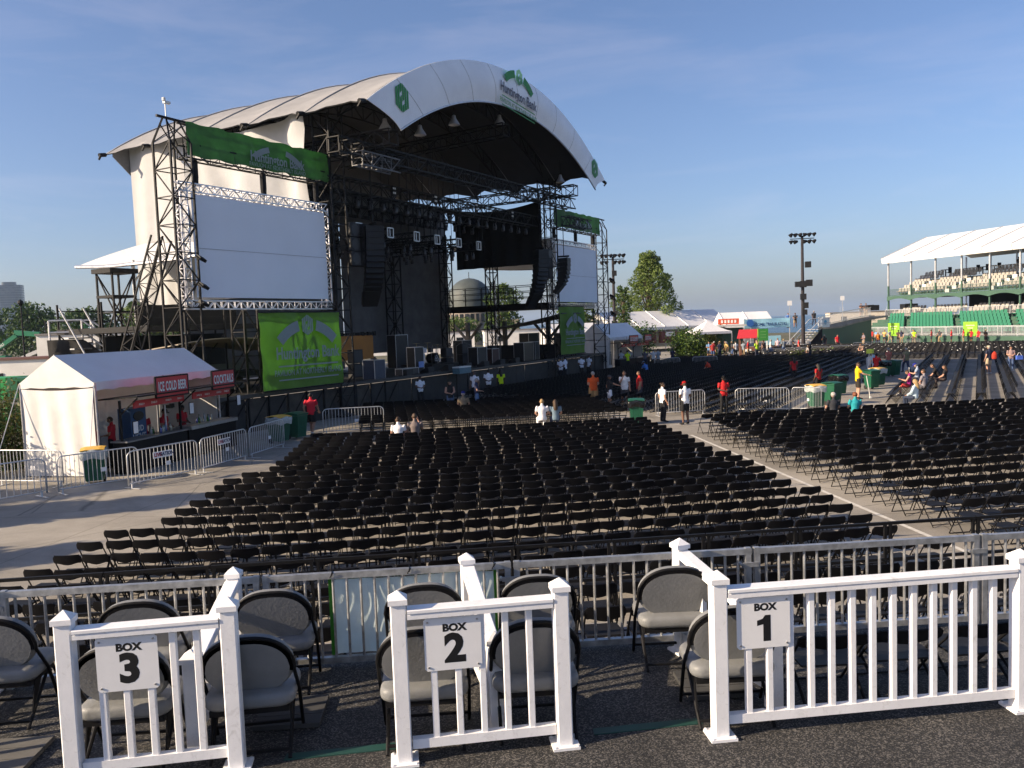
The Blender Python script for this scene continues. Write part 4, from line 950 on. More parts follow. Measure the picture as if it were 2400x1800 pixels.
for k, s in enumerate((3.4, 7.5, 12.2, 17)):
    mb = MB(); mb.box((0, 0, .3), (.3, .06, .6)); mb.box((-.07, -.035, .45), (.1, .02, .1), mi=1); mb.box((.07, -.035, .45), (.1, .02, .1), mi=1); mb.box((-.07, -.035, .2), (.1, .02, .1), mi=1); mb.box((.07, -.035, .2), (.1, .02, .1), mi=1)
    single('blinder_light', mb, [black_metal, M('blinder_lens', (.7, .7, .7), .3, var=0)], 'four lamp blinder light on the front lighting truss', 'stage light', 'blinder lights', loc=SL(s, .8, 11.7), rz=SA)
for k, (s, b, z) in enumerate(((-1.6, -2.6, 14.0), (4, -3.0, 15.2), (9, -3.0, 16.2), (17.5, -2.8, 13.9), (1.2, -2.7, 14.2))):
    t = thing('house_light', 'bell shaped house light hanging under the roof', 'lamp', SL(s, b, z), SA, 'bell shaped house lights'); mb = MB(); mb.lathe([(0, .55), (.1, .5), (.12, .35), (.3, .05), (.32, 0)], (0, 0, 0), 12); part('bell', mb, lamp_alu, t, True); mb = MB(); mb.tube([(0, 0, .5), (0, 0, 1.5)], .02, 5); part('drop_rod', mb, black_metal, t)
# rigging cables
mb = MB()
for k in range(34): s = random.uniform(-1, 20); b = random.uniform(-1.5, 8); mb.tube([(s, b, 14.5), (s, b, 9.8)], .018, 4)
o = single('rigging_cables', mb, truss_black, 'thin black rigging cables hanging from the roof', 'cable', loc=SL(0, 0), rz=SA); o['kind'] = 'stuff'
# --- line arrays
spk = M('speaker_black', (.014, .014, .015), .6, var=.2, scale=6)
def line_array(s, b, ztop, n, label, flip):
    t = thing('line_array', label, 'loudspeaker', SL(s, b, ztop), SA + flip, 'curved loudspeaker line arrays'); y, z, a = 0., 0., 0.
    for k in range(n):
        a = R(2 + 58 * (k / n) ** 1.7); m4 = Matrix.Translation((0, y, z)) @ Matrix.Rotation(-a, 4, 'X'); mb = MB()
        mb.prism([(-.47, -.30), (.47, -.30), (.40, .42), (-.40, .42)], m4, .30); part('speaker_box', mb, spk, t); y += .30 * math.sin(a); z -= .315 * math.cos(a)
    mb = MB(); mb.bar((0, -.3, .28), (0, .6, .28), .12); mb.tube([(0, .1, .3), (0, .1, 3.0)], .03, 5); part('fly_frame', mb, black_metal, t)
line_array(-.75, -.9, 9.4, 13, 'black curved line array beside the left stage tower', R(-35)); line_array(17.9, -.9, 9.3, 13, 'black curved line array beside the right stage tower', R(-20))
line_array(21.2, -1.2, 8.9, 8, 'shorter black line array outside the right stage tower', R(10))
for s, lab in ((-1.75, 'left'), (19.3, 'right')):
    for r_ in range(3):
        for c_ in range(2):
            t = thing('bass_speaker', 'flown square bass speaker in the cluster beside the %s line array' % lab, 'loudspeaker', SL(s + c_ * .78, -.2, 7.55 + r_ * .72), SA, 'flown bass speakers beside the %s array' % lab)
            mb = MB(); mb.box((0, 0, .34), (.75, .7, .68)); part('cabinet', mb, spk, t); mb = MB(); mb.prism([(.24 * math.cos(a) * 1.25, .3 * math.sin(a)) for a in [R(22.5 + 45 * q) for q in range(8)]], front_at(0, -.355, .34), .012); part('grille', mb, M('speaker_grille', (.035, .035, .038), .5), t)
# --- side walls and drapes
def drape(name, label, cat, p0, p1, z0, z1, mat, folds=10, amp=.12, sag=0, group=None, swag=0):
    """hanging cloth in stage coordinates from p0 to p1 (s,b)"""
    a = SL(p0[0], p0[1]); b = SL(p1[0], p1[1]); d = b - a; L = d.length; P = []; nx = max(24, folds * 6)
    for i in range(nx + 1):
        f = i / nx; row = []
        for j in range(11):
            v = j / 10; z = lerp(z1, z0, v) - sag * math.sin(math.pi * f) * (1 - v); o_ = amp * (math.sin(f * folds * 2 * math.pi + v * .6) * (.35 + .65 * v) + .4 * math.sin(f * folds * 4.3 + v * 3))
            if swag: o_ += swag * math.sin(math.pi * f * 2) ** 2 * math.sin(math.pi * v) + .5 * swag * math.sin(v * 16 - abs(math.sin(f * math.pi * 2)) * 5) * .35
            row.append((L * f, o_, z))
        P.append(row)
    mb = MB(); mb.slab(P, .02, (0, 1, 0)); return single(name, mb, mat, label, cat, group, True, loc=a, rz=math.atan2(d.y, d.x))
drape('side_wall_cloth', 'bright white cloth wall panel at the rear of the near stage side', 'curtain', (-3.5, 14.0), (-3.5, 9.6), 5.0, 15.15, fabric_white, 3, .07)
drape('side_wall_cloth', 'bright white swagged cloth wall behind the green header banner', 'curtain', (-3.5, 9.55), (-3.5, .9), 6.2, 15.1, fabric_white, 4, .16, .45, swag=.7)
drape('side_curtain', 'dark curtain hung inside the far side of the stage', 'curtain', (21.6, 8.6), (21.6, .9), 8.8, 13.5, drape_black, 6, .1, .4)
drape('backdrop', 'tall grey cloth backdrop at the back of the stage', 'curtain', (-3.4, 10.2), (9.5, 10.2), 1.7, 13.5, drape_grey, 5, .08)
drape('backdrop', 'grey cloth backdrop panel ending at the bright side opening', 'curtain', (9.55, 10.1), (22.4, 10.1), 2.6, 13.6, drape_grey, 4, .08, 0)
drape('far_wall_cloth', 'pale cloth wall panel at the rear of the far stage side', 'curtain', (21.7, 14.0), (21.7, 10.4), 4.6, 13.8, drape_grey, 2, .05)
wing = M('wing_fabric', (.6, .6, .6), .7, var=.06)
for sg, s0, lab in ((-1, -3.6, 'white fabric wing canopy projecting from the near side of the stage'), (1, 21.9, 'grey fabric wing canopy projecting from the far side of the stage')):
    t = thing('wing_canopy', lab, 'canopy', SL(s0, 6, 0), SA, 'side wing canopies'); P = []
    for i in range(9):
        u = i / 8; P.append([(sg * (5.0 if sg < 0 else 6.5) * v * (1 - .3 * abs(u - .5) * v), (-3.5 if sg < 0 else -5.5) + (10.5 if sg < 0 else 9.0) * u, (9.6 if sg < 0 else 10.7) - 1.5 * v - .25 * math.sin(math.pi * u)) for v in np.linspace(0, 1, 7)])
    mb = MB(); mb.slab(P, .05, (0, 0, -1)); part('canopy_cloth', mb, wing, t, True)
    mb = MB(); mb.tube([P[i][-1] for i in range(9)], .09, 6); part('edge_tube', mb, truss_alu, t); mb = MB(); mb.bar((sg * 4.6, 2, 0), (sg * 4.6, 2, 8.1), .12); mb.bar((sg * 4.6, 2, 7.0), (sg * 3.6, 2, 8.3), .08); part('prop', mb, galv, t)
# --- things on the stage
t = thing('set_piece', 'curved orange and grey scenic riser at the left of the stage', 'set piece', SL(.2, 5.2, DK), SA)
P = []
for i in range(17):
    x = 6.2 * i / 16; P.append([(x, -.4 * math.sin(math.pi * i / 16), .9), (x, -.4 * math.sin(math.pi * i / 16), 2.35)])
mb = MB(); mb.slab(P[:8], .1, (0, 1, 0)); part('grey_front', mb, M('scenic_grey', (.3, .3, .34), .6), t); mb = MB(); mb.slab(P[7:], .1, (0, 1, 0)); part('orange_front', mb, M('scenic_orange', (.42, .16, .02), .6, var=.15, scale=.7), t)
mb = MB(); mb.box((3.1, .9, 2.3), (6.2, 1.8, .12)); part('riser_top', mb, black_metal, t); mb = MB()
for k in range(22): mb.box((.2 + k * .28, -.2, 2.45), (.2, .15, random.uniform(.1, .28)))
part('foot_lights', mb, black_metal, t)
for x in (.2, 6.0):
    mb = MB(); mb.bar((x, .9, 0), (x, .9, 2.3), .1); part('leg', mb, black_metal, t)
case_m = [M('case_%d' % k, c, .45, var=.2) for k, c in enumerate(((.018, .018, .02), (.02, .035, .07), (.03, .03, .033), (.05, .02, .02)))]
def case(s, b, w_, d_, h, k, lab):
    t = thing('flight_case', lab, 'flight case', SL(s, b, DK), SA + random.uniform(-.15, .15), 'flight cases on the stage'); mb = MB(); mb.box((0, 0, h / 2 + .06), (w_, d_, h)); part('case_body', mb, case_m[k], t); mb = MB()
    for sx in (-1, 1):
        for sy in (-1, 1): mb.bar((sx * w_ / 2, sy * d_ / 2, .06), (sx * w_ / 2, sy * d_ / 2, h + .06), .03)
        mb.bar((sx * w_ / 2, -d_ / 2, h + .06), (sx * w_ / 2, d_ / 2, h + .06), .03); mb.bar((-w_ / 2, sx * d_ / 2, h + .06), (w_ / 2, sx * d_ / 2, h + .06), .03)
    part('edge_trim', mb, truss_alu, t)
CS = [(.4, .4, 1.1, .7, 1.0, 1, 'blue flight case with pale edges near the front of the stage'), (5.0, 1.0, .8, .6, 1.5, 0, 'tall black flight case with a blue lit panel'), (3.6, .6, 1.6, .5, .35, 2, 'low dark flight case at the stage edge'), (12.6, 1.4, 1.0, .8, 1.2, 0, 'black flight case right of the drum kit'), (15.0, 1.8, .9, .8, 1.0, 3, 'dark red flight case at the right of the stage'), (18.0, .8, 1.6, .8, 1.3, 0, 'wide black flight case with a white label'), (19.6, .9, .7, .7, 1.3, 2, 'narrow black flight case near the right tower'), (16.4, 5.0, 1.2, .8, 1.6, 2, 'large black flight case at the rear of the stage'), (23.0, 3.0, 1.4, .9, 1.9, 0, 'tall black flight case behind the far green banner'), (27.0, 2.0, 1.3, .9, 1.8, 2, 'black flight case under the far screen'), (28.6, 1.6, 1.5, .8, 1.2, 0, 'long black flight case at the far end of the platform'), (10.6, 6.5, 1.2, .8, 2.2, 0, 'tall black amplifier rack behind the drum kit')]
for c in CS: case(*c)
mb = MB(); mb.box((0, -.36, .35), (.5, .02, .35)); single('lit_panel', mb, M('blue_panel', (.15, .25, .55), .4, var=.1), 'small blue panel on a flight case', 'panel', loc=SL(5.0, .95, DK + .2), rz=SA)
t = thing('drum_kit', 'drum kit with white shells and ringed emblem on the bass drum', 'drum kit', SL(8.8, 2.6, DK), SA); wd = M('drum_white', (.6, .6, .62), .35)
mb = MB(); mb.box((0, 0, .2), (3.0, 2.4, .4)); part('riser', mb, black_metal, t)
mb = MB(); mb.tube([(0, -.5, .72), (0, .1, .72)], .32, 16); bd = part('bass_drum', mb, black_plastic, t)
mb = MB()
for dx, dz in ((0, .09), (-.09, -.06), (.09, -.06)):
    mb.tube([(dx + .1 * math.cos(a), -.51, .72 + dz + .1 * math.sin(a)) for a in np.linspace(0, 2 * math.pi, 17)], .014, 5)
part('emblem', mb, wd, bd)
for x, y, z, r in ((-.75, .1, .75, .2), (-.35, .2, 1.1, .17), (.35, .2, 1.1, .17), (.8, .2, .75, .22)):
    mb = MB(); mb.tube([(x, y, z), (x, y, z + .3)], r, 12); mb.tube([(x, y, .4), (x, y, z)], .02, 5); part('drum', mb, wd if x < 0 else case_m[2], t)
for x, y, z in ((-1.1, .0, 1.5), (1.05, .1, 1.55), (-.6, .6, 1.7), (.6, .6, 1.7)):
    mb = MB(); mb.lathe([(0, .03), (.05, .02), (.26, 0), (.26, -.005), (0, 0)], (x, y, z), 14); mb.tube([(x, y, .4), (x, y, z)], .015, 5); part('cymbal', mb, M('cymbal_brass', (.45, .35, .15), .3, .9), t)
for k in range(14):
    s = random.uniform(6.2, 18.5); b = random.uniform(1.0, 4.5); t = thing('microphone_stand', 'thin black microphone stand among the equipment on the stage', 'microphone stand', SL(s, b, DK), random.uniform(0, 6), 'microphone stands on the stage'); mb = MB()
    for q in range(3): mb.tube([(0, 0, .12), (.28 * math.cos(q * 2.1), .28 * math.sin(q * 2.1), .01)], .012, 4)
    part('tripod', mb, truss_black, t); mb = MB(); mb.tube([(0, 0, .1), (0, 0, 1.45)], .013, 5); mb.tube([(0, 0, 1.4), (.45, 0, 1.62)], .011, 5); part('pole', mb, M('chrome_dark', (.2, .2, .21), .3, .8), t)
for k, (s, b, h) in enumerate(((2.0, 3.0, 1.6), (11.6, 3.2, 1.3), (14.2, 3.6, 1.5), (17.2, 3.0, 1.2))):
    t = thing('amplifier_stack', 'black amplifier stack standing on the stage', 'amplifier', SL(s, b, DK), SA, 'amplifier stacks'); 
    for q in range(2):
        mb = MB(); mb.box((0, 0, h * (.25 + .5 * q)), (.8, .45, h * .48)); part('cabinet', mb, spk, t); mb = MB(); mb.box((0, -.23, h * (.25 + .5 * q)), (.7, .01, h * .4)); part('grille', mb, M('speaker_grille', (.035, .035, .038), .5), t)
# pa stacks on the ground in front of the banner foot and stage monitors
for k in range(7):
    mb = MB(); mb.prism([(-.3, 0), (.3, 0), (.3, .12), (-.1, .38), (-.3, .38)], Matrix.Rotation(R(90), 4, 'X') @ Matrix.Rotation(R(90), 4, 'Y') @ Matrix.Identity(4), .6)
    single('floor_monitor', mb, spk, 'wedge shaped floor monitor at the front edge of the stage', 'loudspeaker', 'floor monitors along the stage edge', loc=SL(3.2 + 2.1 * k, .4, DK), rz=SA)
t = thing('freezer_box', 'white and blue cool box on a stand at the stage front', 'cool box', SL(7.5, -.6, 0), SA); mb = MB(); mb.box((0, 0, 1.65), (1.3, .5, .35)); part('box', mb, M('cool_blue', (.08, .16, .2), .5), t); mb = MB(); mb.box((0, 0, 1.86), (1.32, .52, .07)); part('lid', mb, white_paint, t)
for sx in (-.6, .6):
    mb = MB(); mb.bar((sx, 0, 0), (sx, 0, 1.5), .06); part('leg', mb, truss_black, t)
# --- open far side: mezzanine, timber posts, lower canopy
t = thing('mezzanine', 'dark mezzanine walkway with railings across the open far side of the stage', 'walkway', SL(22.2, 0, 0), SA)
mb = MB(); mb.box((1.2, 5.2, 5.65), (2.6, 9.6, .5)); part('walkway_deck', mb, truss_black, t)
for z in (6.4, 6.85, 7.3):
    mb = MB(); mb.bar((.0, .5, z), (.0, 10, z), .05); mb.bar((2.4, .5, z), (2.4, 10, z), .05); part('rail', mb, truss_black, t)
mb = MB()
for k in range(7): mb.bar((0, .5 + k * 1.55, 5.9), (0, .5 + k * 1.55, 7.3), .05); mb.bar((2.4, .5 + k * 1.55, 5.9), (2.4, .5 + k * 1.55, 7.3), .05)
part('rail_post', mb, truss_black, t)
P = [[(x, y, 5.0 - .10 * y - .35 * math.sin(math.pi * (y + .5) / 11)) for y in np.linspace(-.5, 10.5, 10)] for x in np.linspace(-.4, 3.2, 5)]
mb = MB(); mb.slab(P, .05, (0, 0, -1)); part('under_canopy', mb, drape_grey, t, True)
for b in (2.2, 6.2, 9.8):
    mb = MB(); mb.bar((2.6, b, 0), (2.6, b, 4.6), .3); mb.bar((2.6, b, 3.0), (2.6, b - 1.4, 4.5), .18); mb.bar((2.6, b, 3.0), (2.6, b + 1.4, 4.5), .18); part('timber_post', mb, wood_grey, t)
mb = MB(); mb.box((-.4, 3, DK + .55), (.1, 6, 1.1)); part('skirt', mb, drape_black, t)
# --- near side: scaffold platform, stairs, drapes behind the beer tent
t = thing('side_scaffold', 'black scaffold side platform with dark drapes behind the beer tent', 'scaffold', SL(-11, 2.2, 0), SA)
for z, d0, d1 in ((4.7, 1.5, 8), (2.4, 1.0, 8.5)):
    mb = MB(); mb.box((3.4, (d0 + d1) / 2, z), (6.6, d1 - d0, .25)); part('platform', mb, truss_black, t)
for s in (0.2, 2.3, 4.4, 6.6):
    for b in (1.5, 4.7, 8.0):
        mb = MB(); mb.tube([(s, b, 0), (s, b, 6.0 if s < 5 else 5.2)], .05, 6); part('upright', mb, truss_black, t)
mb = MB()
for s in (0.2, 2.3, 4.4):
    for z in (.2, 2.4): mb.bar((s, 1.45, z), (s + 2.1, 1.45, z + 2.1), .04); mb.bar((s + 2.1, 7.9, z), (s, 7.9, z + 2.1), .04)
for z in (5.2, 5.7): mb.bar((.2, 1.5, z), (6.6, 1.5, z), .045); mb.bar((.2, 8, z), (6.6, 8, z), .045)
part('braces', mb, truss_black, t, kind='stuff')
mb = MB(); mb.box((3.3, 2.6, 5.3), (5.6, .1, .9)); mb.box((5.2, 4.5, 5.4), (2.4, 1.6, 1.0)); part('black_skirt', mb, drape_black, t)
tan = M('tan_canopy', (.32, .27, .21), .8, var=.15, scale=.8)
P = [[(x, y, 4.15 - .22 * (x - 3) ** 2 * .12 - .1 * y) for y in np.linspace(-.3, 3.0, 6)] for x in np.linspace(.2, 7.0, 12)]
mb = MB(); mb.slab(P, .04, (0, 0, -1)); part('tan_awning', mb, tan, t, True)
drape('scaffold_drape', 'black drape closing the scaffold side below the platform', 'curtain', (-11, 6.5), (-4.2, 6.5), .1, 4.4, drape_black, 5, .06)
drape('grey_back_drape', 'grey cloth panel hanging behind the scaffold posts', 'curtain', (-8.6, 4.4), (-5.0, 4.4), .3, 2.9, drape_grey, 3, .05)
# scaffold tower left of the screen
t = truss('scaffold_tower', 'free standing black scaffold tower with square platform on top', 'tower', (0, 0, 0), (0, 0, 7.4), 1.15, truss_black, SL(-9.2, 8.0), group='black lattice towers of the stage', chord=.08, step=1.7, brace=.05)
mb = MB(); mb.box((0, 0, 7.5), (1.5, 1.4, .22)); part('top_platform', mb, truss_black, t)
for z in (2.2, 4.4, 6.3):
    mb = MB(); mb.box((0, 0, z), (1.25, 1.25, .12)); part('landing', mb, truss_black, t)
# long access stair with silver handrails
t = thing('access_stair', 'aluminium access stair with silver handrails and black mesh wrap', 'stair', (-21.3, 39.0, 0), R(8))
for k in range(9):
    mb = MB(); mb.box((1.5 + k * .36, .6, 4.1 - .30 * k), (.33, 1.2, .06)); part('tread', mb, truss_alu, t)
for y in (0, 1.2):
    for dz in (.5, 1.05):
        mb = MB(); mb.tube([(-.2, y, 4.2 + dz), (1.25, y, 4.2 + dz), (5.0, y, 1.15 + dz)], .045, 6); part('handrail', mb, truss_alu, t)
    for x, z in ((-.2, 5.25), (1.25, 5.25), (2.5, 4.25), (3.75, 3.2), (4.95, 2.25)):
        mb = MB(); mb.tube([(x, y, 0), (x, y, z)], .045, 6); part('upright', mb, truss_alu, t)
mb = MB(); mb.box((.5, .6, 4.15), (1.5, 1.2, .1)); part('landing', mb, truss_black, t)
P = [[(x, -.10 + .06 * math.sin(x * 6 + z) + .03 * math.sin(x * 17 - z * 2), z) for z in np.linspace(0, 4.35 if x < 1.3 else max(1.0, 4.35 - (x - 1.3) * .85), 8)] for x in np.linspace(-.3, 4.6, 30)]
mb = MB(); mb.slab(P, .02, (0, 1, 0)); part('mesh_wrap', mb, M('black_mesh', (.03, .029, .028), .9, var=.4, scale=2), t, True)
t = thing('rear_stair', 'grey metal scaffold steps rising to the side platform', 'stair', SL(-10.6, 6.2, 0), SA + R(90))
for k in range(9):
    mb = MB(); mb.box((-.2 + k * .38, 0, .4 + k * .5), (.34, 1.2, .06)); part('tread', mb, galv, t)
for y in (-.6, .6):
    mb = MB(); mb.tube([(-.4, y, 1.2), (3.2, y, 5.8)], .04, 6); part('handrail', mb, galv, t)
for z, s in ((8.0, -11.4), (6.9, -11.35), (6.2, -11.4)):
    t = thing('flood_light', 'black flood light clamped to the tower beside the large screen', 'flood light', SL(s, -.55, z - .6), SA, 'flood lights on the tower'); mb = MB(); mb.prism([(-.2, -.13), (.2, -.13), (.2, .13), (-.2, .13)], Matrix.Rotation(R(35), 4, 'X') @ Matrix.Rotation(R(20), 4, 'Y'), .12); part('housing', mb, black_metal, t); mb = MB(); mb.bar((0, 0, 0), (-.1, .5, .1), .05); part('bracket', mb, black_metal, t)
# ================================================================== surroundings
def leaves(mb, P, size, rs, squash=.5):
    n = len(P); A = rs.normal(size=(n, 3)); A /= np.linalg.norm(A, axis=1)[:, None]; B = rs.normal(size=(n, 3)); B -= (B * A).sum(1)[:, None] * A; B /= np.linalg.norm(B, axis=1)[:, None]
    s = size * rs.uniform(.6, 1.35, (n, 1)); return np.stack([P - A * s, P + B * s * squash, P + A * s, P - B * s * squash], 1)
def crown_mesh(name, C, size, mats, rs):
    """C: leaf points with class index -> quads"""
    P, cls = C; Q = leaves(None, P, size, rs); n = len(P); me = bpy.data.meshes.new(name)
    me.vertices.add(n * 4); me.vertices.foreach_set('co', Q.reshape(-1).astype(np.float32)); me.loops.add(n * 4); me.loops.foreach_set('vertex_index', np.arange(n * 4, dtype=np.int32)); me.polygons.add(n); me.polygons.foreach_set('loop_start', np.arange(0, n * 4, 4, dtype=np.int32)); me.polygons.foreach_set('material_index', cls.astype(np.int32))
    for m_ in mats: me.materials.append(m_)
    me.update(calc_edges=True); return me
def tree(label, x, y, h, w_, n, size, seed, z0=0, mats=None, low=.18, group=None, name='tree', cat='tree', blobs=26, shape='round', lean=0):
    rs = np.random.default_rng(seed); t = thing(name, label, cat, (x, y, z0), 0, group); mb = MB(); tips = []
    top = Vector((lean, 0, h * .86)); trunk = [Vector((lean * f + .08 * w_ * math.sin(f * 5 + seed) * f, .05 * w_ * math.cos(f * 4 + seed) * f, h * .86 * f)) for f in np.linspace(0, 1, 7)]
    mb.tube(trunk, max(.05, h * .022), 8, r2=max(.02, h * .006)); cs = []
    for k in range(blobs):
        f = low + (1 - low) * ((k + .5) / blobs) ** .9
        if shape == 'round': wr = math.sqrt(max(.02, 1 - ((f - .52) / .52) ** 2))
        elif shape == 'poplar': wr = float(np.interp(f, (.1, .22, .38, .5, .62, .78, .9, 1), (.7, .95, 1, .85, .62, .5, .3, .1)))
        else: wr = 1.0
        a = k * 2.4 + seed; rad = wr * w_ / 2 * (rs.uniform(.35, .85) if shape == 'round' else rs.uniform(.25, .95)); c = np.array([lean * f + rad * math.cos(a), rad * math.sin(a), h * f * .97]); cs.append((c, wr)); j = min(5, int(f * 6 * .7)); mb.tube([trunk[j], (Vector(trunk[j]) + Vector(c)) / 2 + Vector((0, 0, .04 * h)), Vector(c)], max(.02, h * .007), 5, r2=.015)
    part('trunk', mb, bark, t); Ps = []; K = []
    for c, wr in cs:
        m_ = n // blobs; r = w_ * (.20 if shape == 'round' else .115) * rs.uniform(.75, 1.25) * (.55 + .45 * wr); d = rs.normal(size=(m_, 3)); d /= np.linalg.norm(d, axis=1)[:, None]; p = c + d * (r * rs.uniform(.35, 1.0, (m_, 1)) ** .6) * np.array([1, 1, .75]); Ps.append(p); K.append((rs.uniform(size=m_) < .45).astype(int))
    P = np.concatenate(Ps); P = P[P[:, 2] > .02 * h]; K = np.concatenate(K)[:len(P)]
    part('crown', crown_mesh('crown', (P, K), size, mats or [leafA, leafB], rs), None, t); return t
tree('tall pointed cottonwood tree standing behind the white tents', 20.2, 120, 12.4, 10.8, 16000, .17, 3, 1.6, blobs=70, shape='poplar', low=.12, mats=[leafD, leafA])
tree('slender small tree beside the left light mast', 13.6, 100, 7.6, 2.6, 2200, .14, 5, 1, low=.25)
tree('bushy green tree seen through the open far side of the stage', -1.2, 150, 11.5, 8, 5000, .26, 8, 0)
tree('green tree beyond the stage posts, left of the domed building', -14.5, 150, 6.5, 6.5, 3000, .24, 9, 0, group='low trees behind the stage'); tree('green tree low behind the timber posts', -8, 140, 5.5, 7, 3000, .22, 12, 0, group='low trees behind the stage'); tree('leafy tree behind the far green banner', 8.8, 112, 8.5, 6.5, 4000, .22, 14, 0, group='low trees behind the stage')
for i, (x, y, h, w_, lab) in enumerate(((-97, 170, 11.5, 14, 'dark park tree below the glass tower'), (-84, 165, 10.0, 14, 'dark park tree behind the green boom lift'), (-74, 172, 10.5, 13, 'dark park tree behind the curved street lamp'), (-64, 150, 11.0, 13, 'broad park tree behind the stair landing'), (-55, 148, 13.0, 15, 'broad light green park tree behind the scaffold tower'), (-47, 150, 12.5, 13, 'park tree half hidden by the scaffold tower'), (-112, 175, 12, 15, 'dark park tree at the edge of the far row'))):
    tree(lab, x, y, h, w_, 4200, .40, 20 + i, 0, [leafB, leafB] if i < 3 else [leafA, leafB], .12, 'park trees far behind the beer tent')
def bush(label, x, y, h, w_, n, seed, mats, group=None, d_=None, size=.07, z0=0):
    rs = np.random.default_rng(seed); t = thing('bush', label, 'bush', (x, y, z0), 0, group); mb = MB(); Ps = []; K = []
    for k in range(16):
        a = k * 2.39; rr = .42 * math.sqrt((k + .5) / 16); q = Vector((w_ * rr * math.cos(a), (d_ or w_) * rr * math.sin(a), h * rs.uniform(.55, .98))); mb.tube([(q.x * .4, q.y * .4, 0), (q.x * .8, q.y * .8, q.z * .5), q], .025, 5, r2=.008)
        m_ = n // 16; u = rs.uniform(0, 1, (m_, 1)); p = np.array([[q.x * .7, q.y * .7, 0]]) * (1 - u) + np.array([[q.x * 1.1, q.y * 1.1, q.z]]) * u + rs.normal(size=(m_, 3)) * np.array([w_ * .11, w_ * .11, h * .06]); Ps.append(p); K.append((rs.uniform(size=m_) < .5).astype(int))
    part('stem', mb, bark, t); P = np.concatenate(Ps); P[:, 2] = np.abs(P[:, 2]); part('foliage', crown_mesh('foliage', (P, np.concatenate(K)), size, mats, rs), None, t); return t
bush('tall olive green bush beside the closed tent wall', -17.4, 28.4, 3.0, 3.4, 7000, 41, [leafC, leafB], 'bushes left of the beer tent'); bush('tall leafy bush left of the crowd barrier corner', -19.6, 29.5, 3.4, 3.6, 5000, 42, [leafC, leafB], 'bushes left of the beer tent'); bush('dark leafy bush behind the crowd barrier corner', -17.6, 26.2, 2.3, 2.4, 4200, 43, [leafB, leafC], 'bushes left of the beer tent')
bush('rounded green bush right of the far white tent', 18.0, 84, 3.5, 4.0, 6000, 44, [leafA, leafB], 'bushes by the far tent', size=.13); bush('dark green bush left of the far white tent', 12.0, 83, 4.4, 4.6, 5000, 45, [leafB, leafB], 'bushes by the far tent', size=.13); bush('green bush behind the far white tent', 22.0, 92, 3.6, 4.5, 3500, 46, [leafA, leafC], 'bushes by the far tent', size=.13)
for k in range(5): bush('low grassy planting below the welcome banner', 27.2 + k * 1.5, 79 + k * .5, .9, 1.7, 900, 50 + k, [leafC, leafA], 'grassy planting below the welcome banner', size=.10)
# trees outside the frame on the sunny side, they throw the long shadows on the pavement
for i, (x, y, h, w_) in enumerate(((-21.5, 17.4, 6.6, 3.2), (-20.0, 12.9, 5.4, 2.8), (-25.6, 19.2, 7.2, 3.6))): tree('leafy tree beyond the barrier whose shadow crosses the pavement', x, y, h, w_, 2600, .22, 60 + i, 0, None, .2, 'trees shading the pavement')
# ------------------------------------------------------------------ far tower block (glass), with floors as parts
gl_m = M('tower_glass', (.03, .05, .085), .25, var=.15, scale=.05, spec=.6); gl_b = M('tower_band', (.07, .09, .12), .4, var=.1)
t = thing('glass_tower', 'tall hazy blue glass tower block on the skyline', 'building', (-893, 1500, 0), R(18)); mb = MB(); n = 20
out = [(22 * math.copysign(abs(math.cos(a)) ** .5, math.cos(a)), 15 * math.copysign(abs(math.sin(a)) ** .5, math.sin(a))) for a in [2 * math.pi * k / n for k in range(n)]]
mb.prism(out, Matrix.Translation((0, 0, 54)), 108); part('curtain_wall', mb, gl_m, t)
for k in range(24):
    mb = MB(); mb.prism([(x * 1.006, y * 1.006) for x, y in out], Matrix.Translation((0, 0, 6 + k * 4.3)), 1.0); part('floor_band', mb, gl_b, t)
mb = MB(); mb.prism([(x * .5, y * .6) for x, y in out], Matrix.Translation((0, 0, 110.5)), 6); part('penthouse', mb, gl_b, t)
# ------------------------------------------------------------------ dome building behind the stage
t = thing('domed_building', 'stone building with grey copper dome seen through the stage', 'building', (-8.9, 190, 0), 0); dome = M('dome_copper', (.06, .072, .07), .6, var=.2, scale=.5); stone = M('pale_stone', (.22, .19, .155), .8, var=.15, scale=.4)
mb = MB(); mb.lathe([(5.0, 7.8)] + [(5.0 * math.cos(a), 10.2 + 5.0 * math.sin(a)) for a in np.linspace(0, 1.5, 9)] + [(0, 15.25)], (0, 0, 0), 28); part('dome', mb, dome, t, True)
mb = MB(); mb.lathe([(5.3, 0), (5.3, 7.8), (5.0, 7.9)], (0, 0, 0), 28); part('drum', mb, stone, t, True); mb = MB(); mb.box((0, 3, 2.8), (22, 12, 5.6)); part('wing', mb, stone, t); mb = MB(); mb.tube([(0, 0, 15.2), (0, 0, 16.6)], .08, 5); part('finial', mb, truss_black, t)
for k in range(10):
    mb = MB(); mb.box((5.32 * math.cos(-2.6 + k * .23), 5.32 * math.sin(-2.6 + k * .23), 6.2), (.7, .25, 1.8), -2.6 + k * .23 + math.pi / 2); part('window', mb, glass_dark, t)
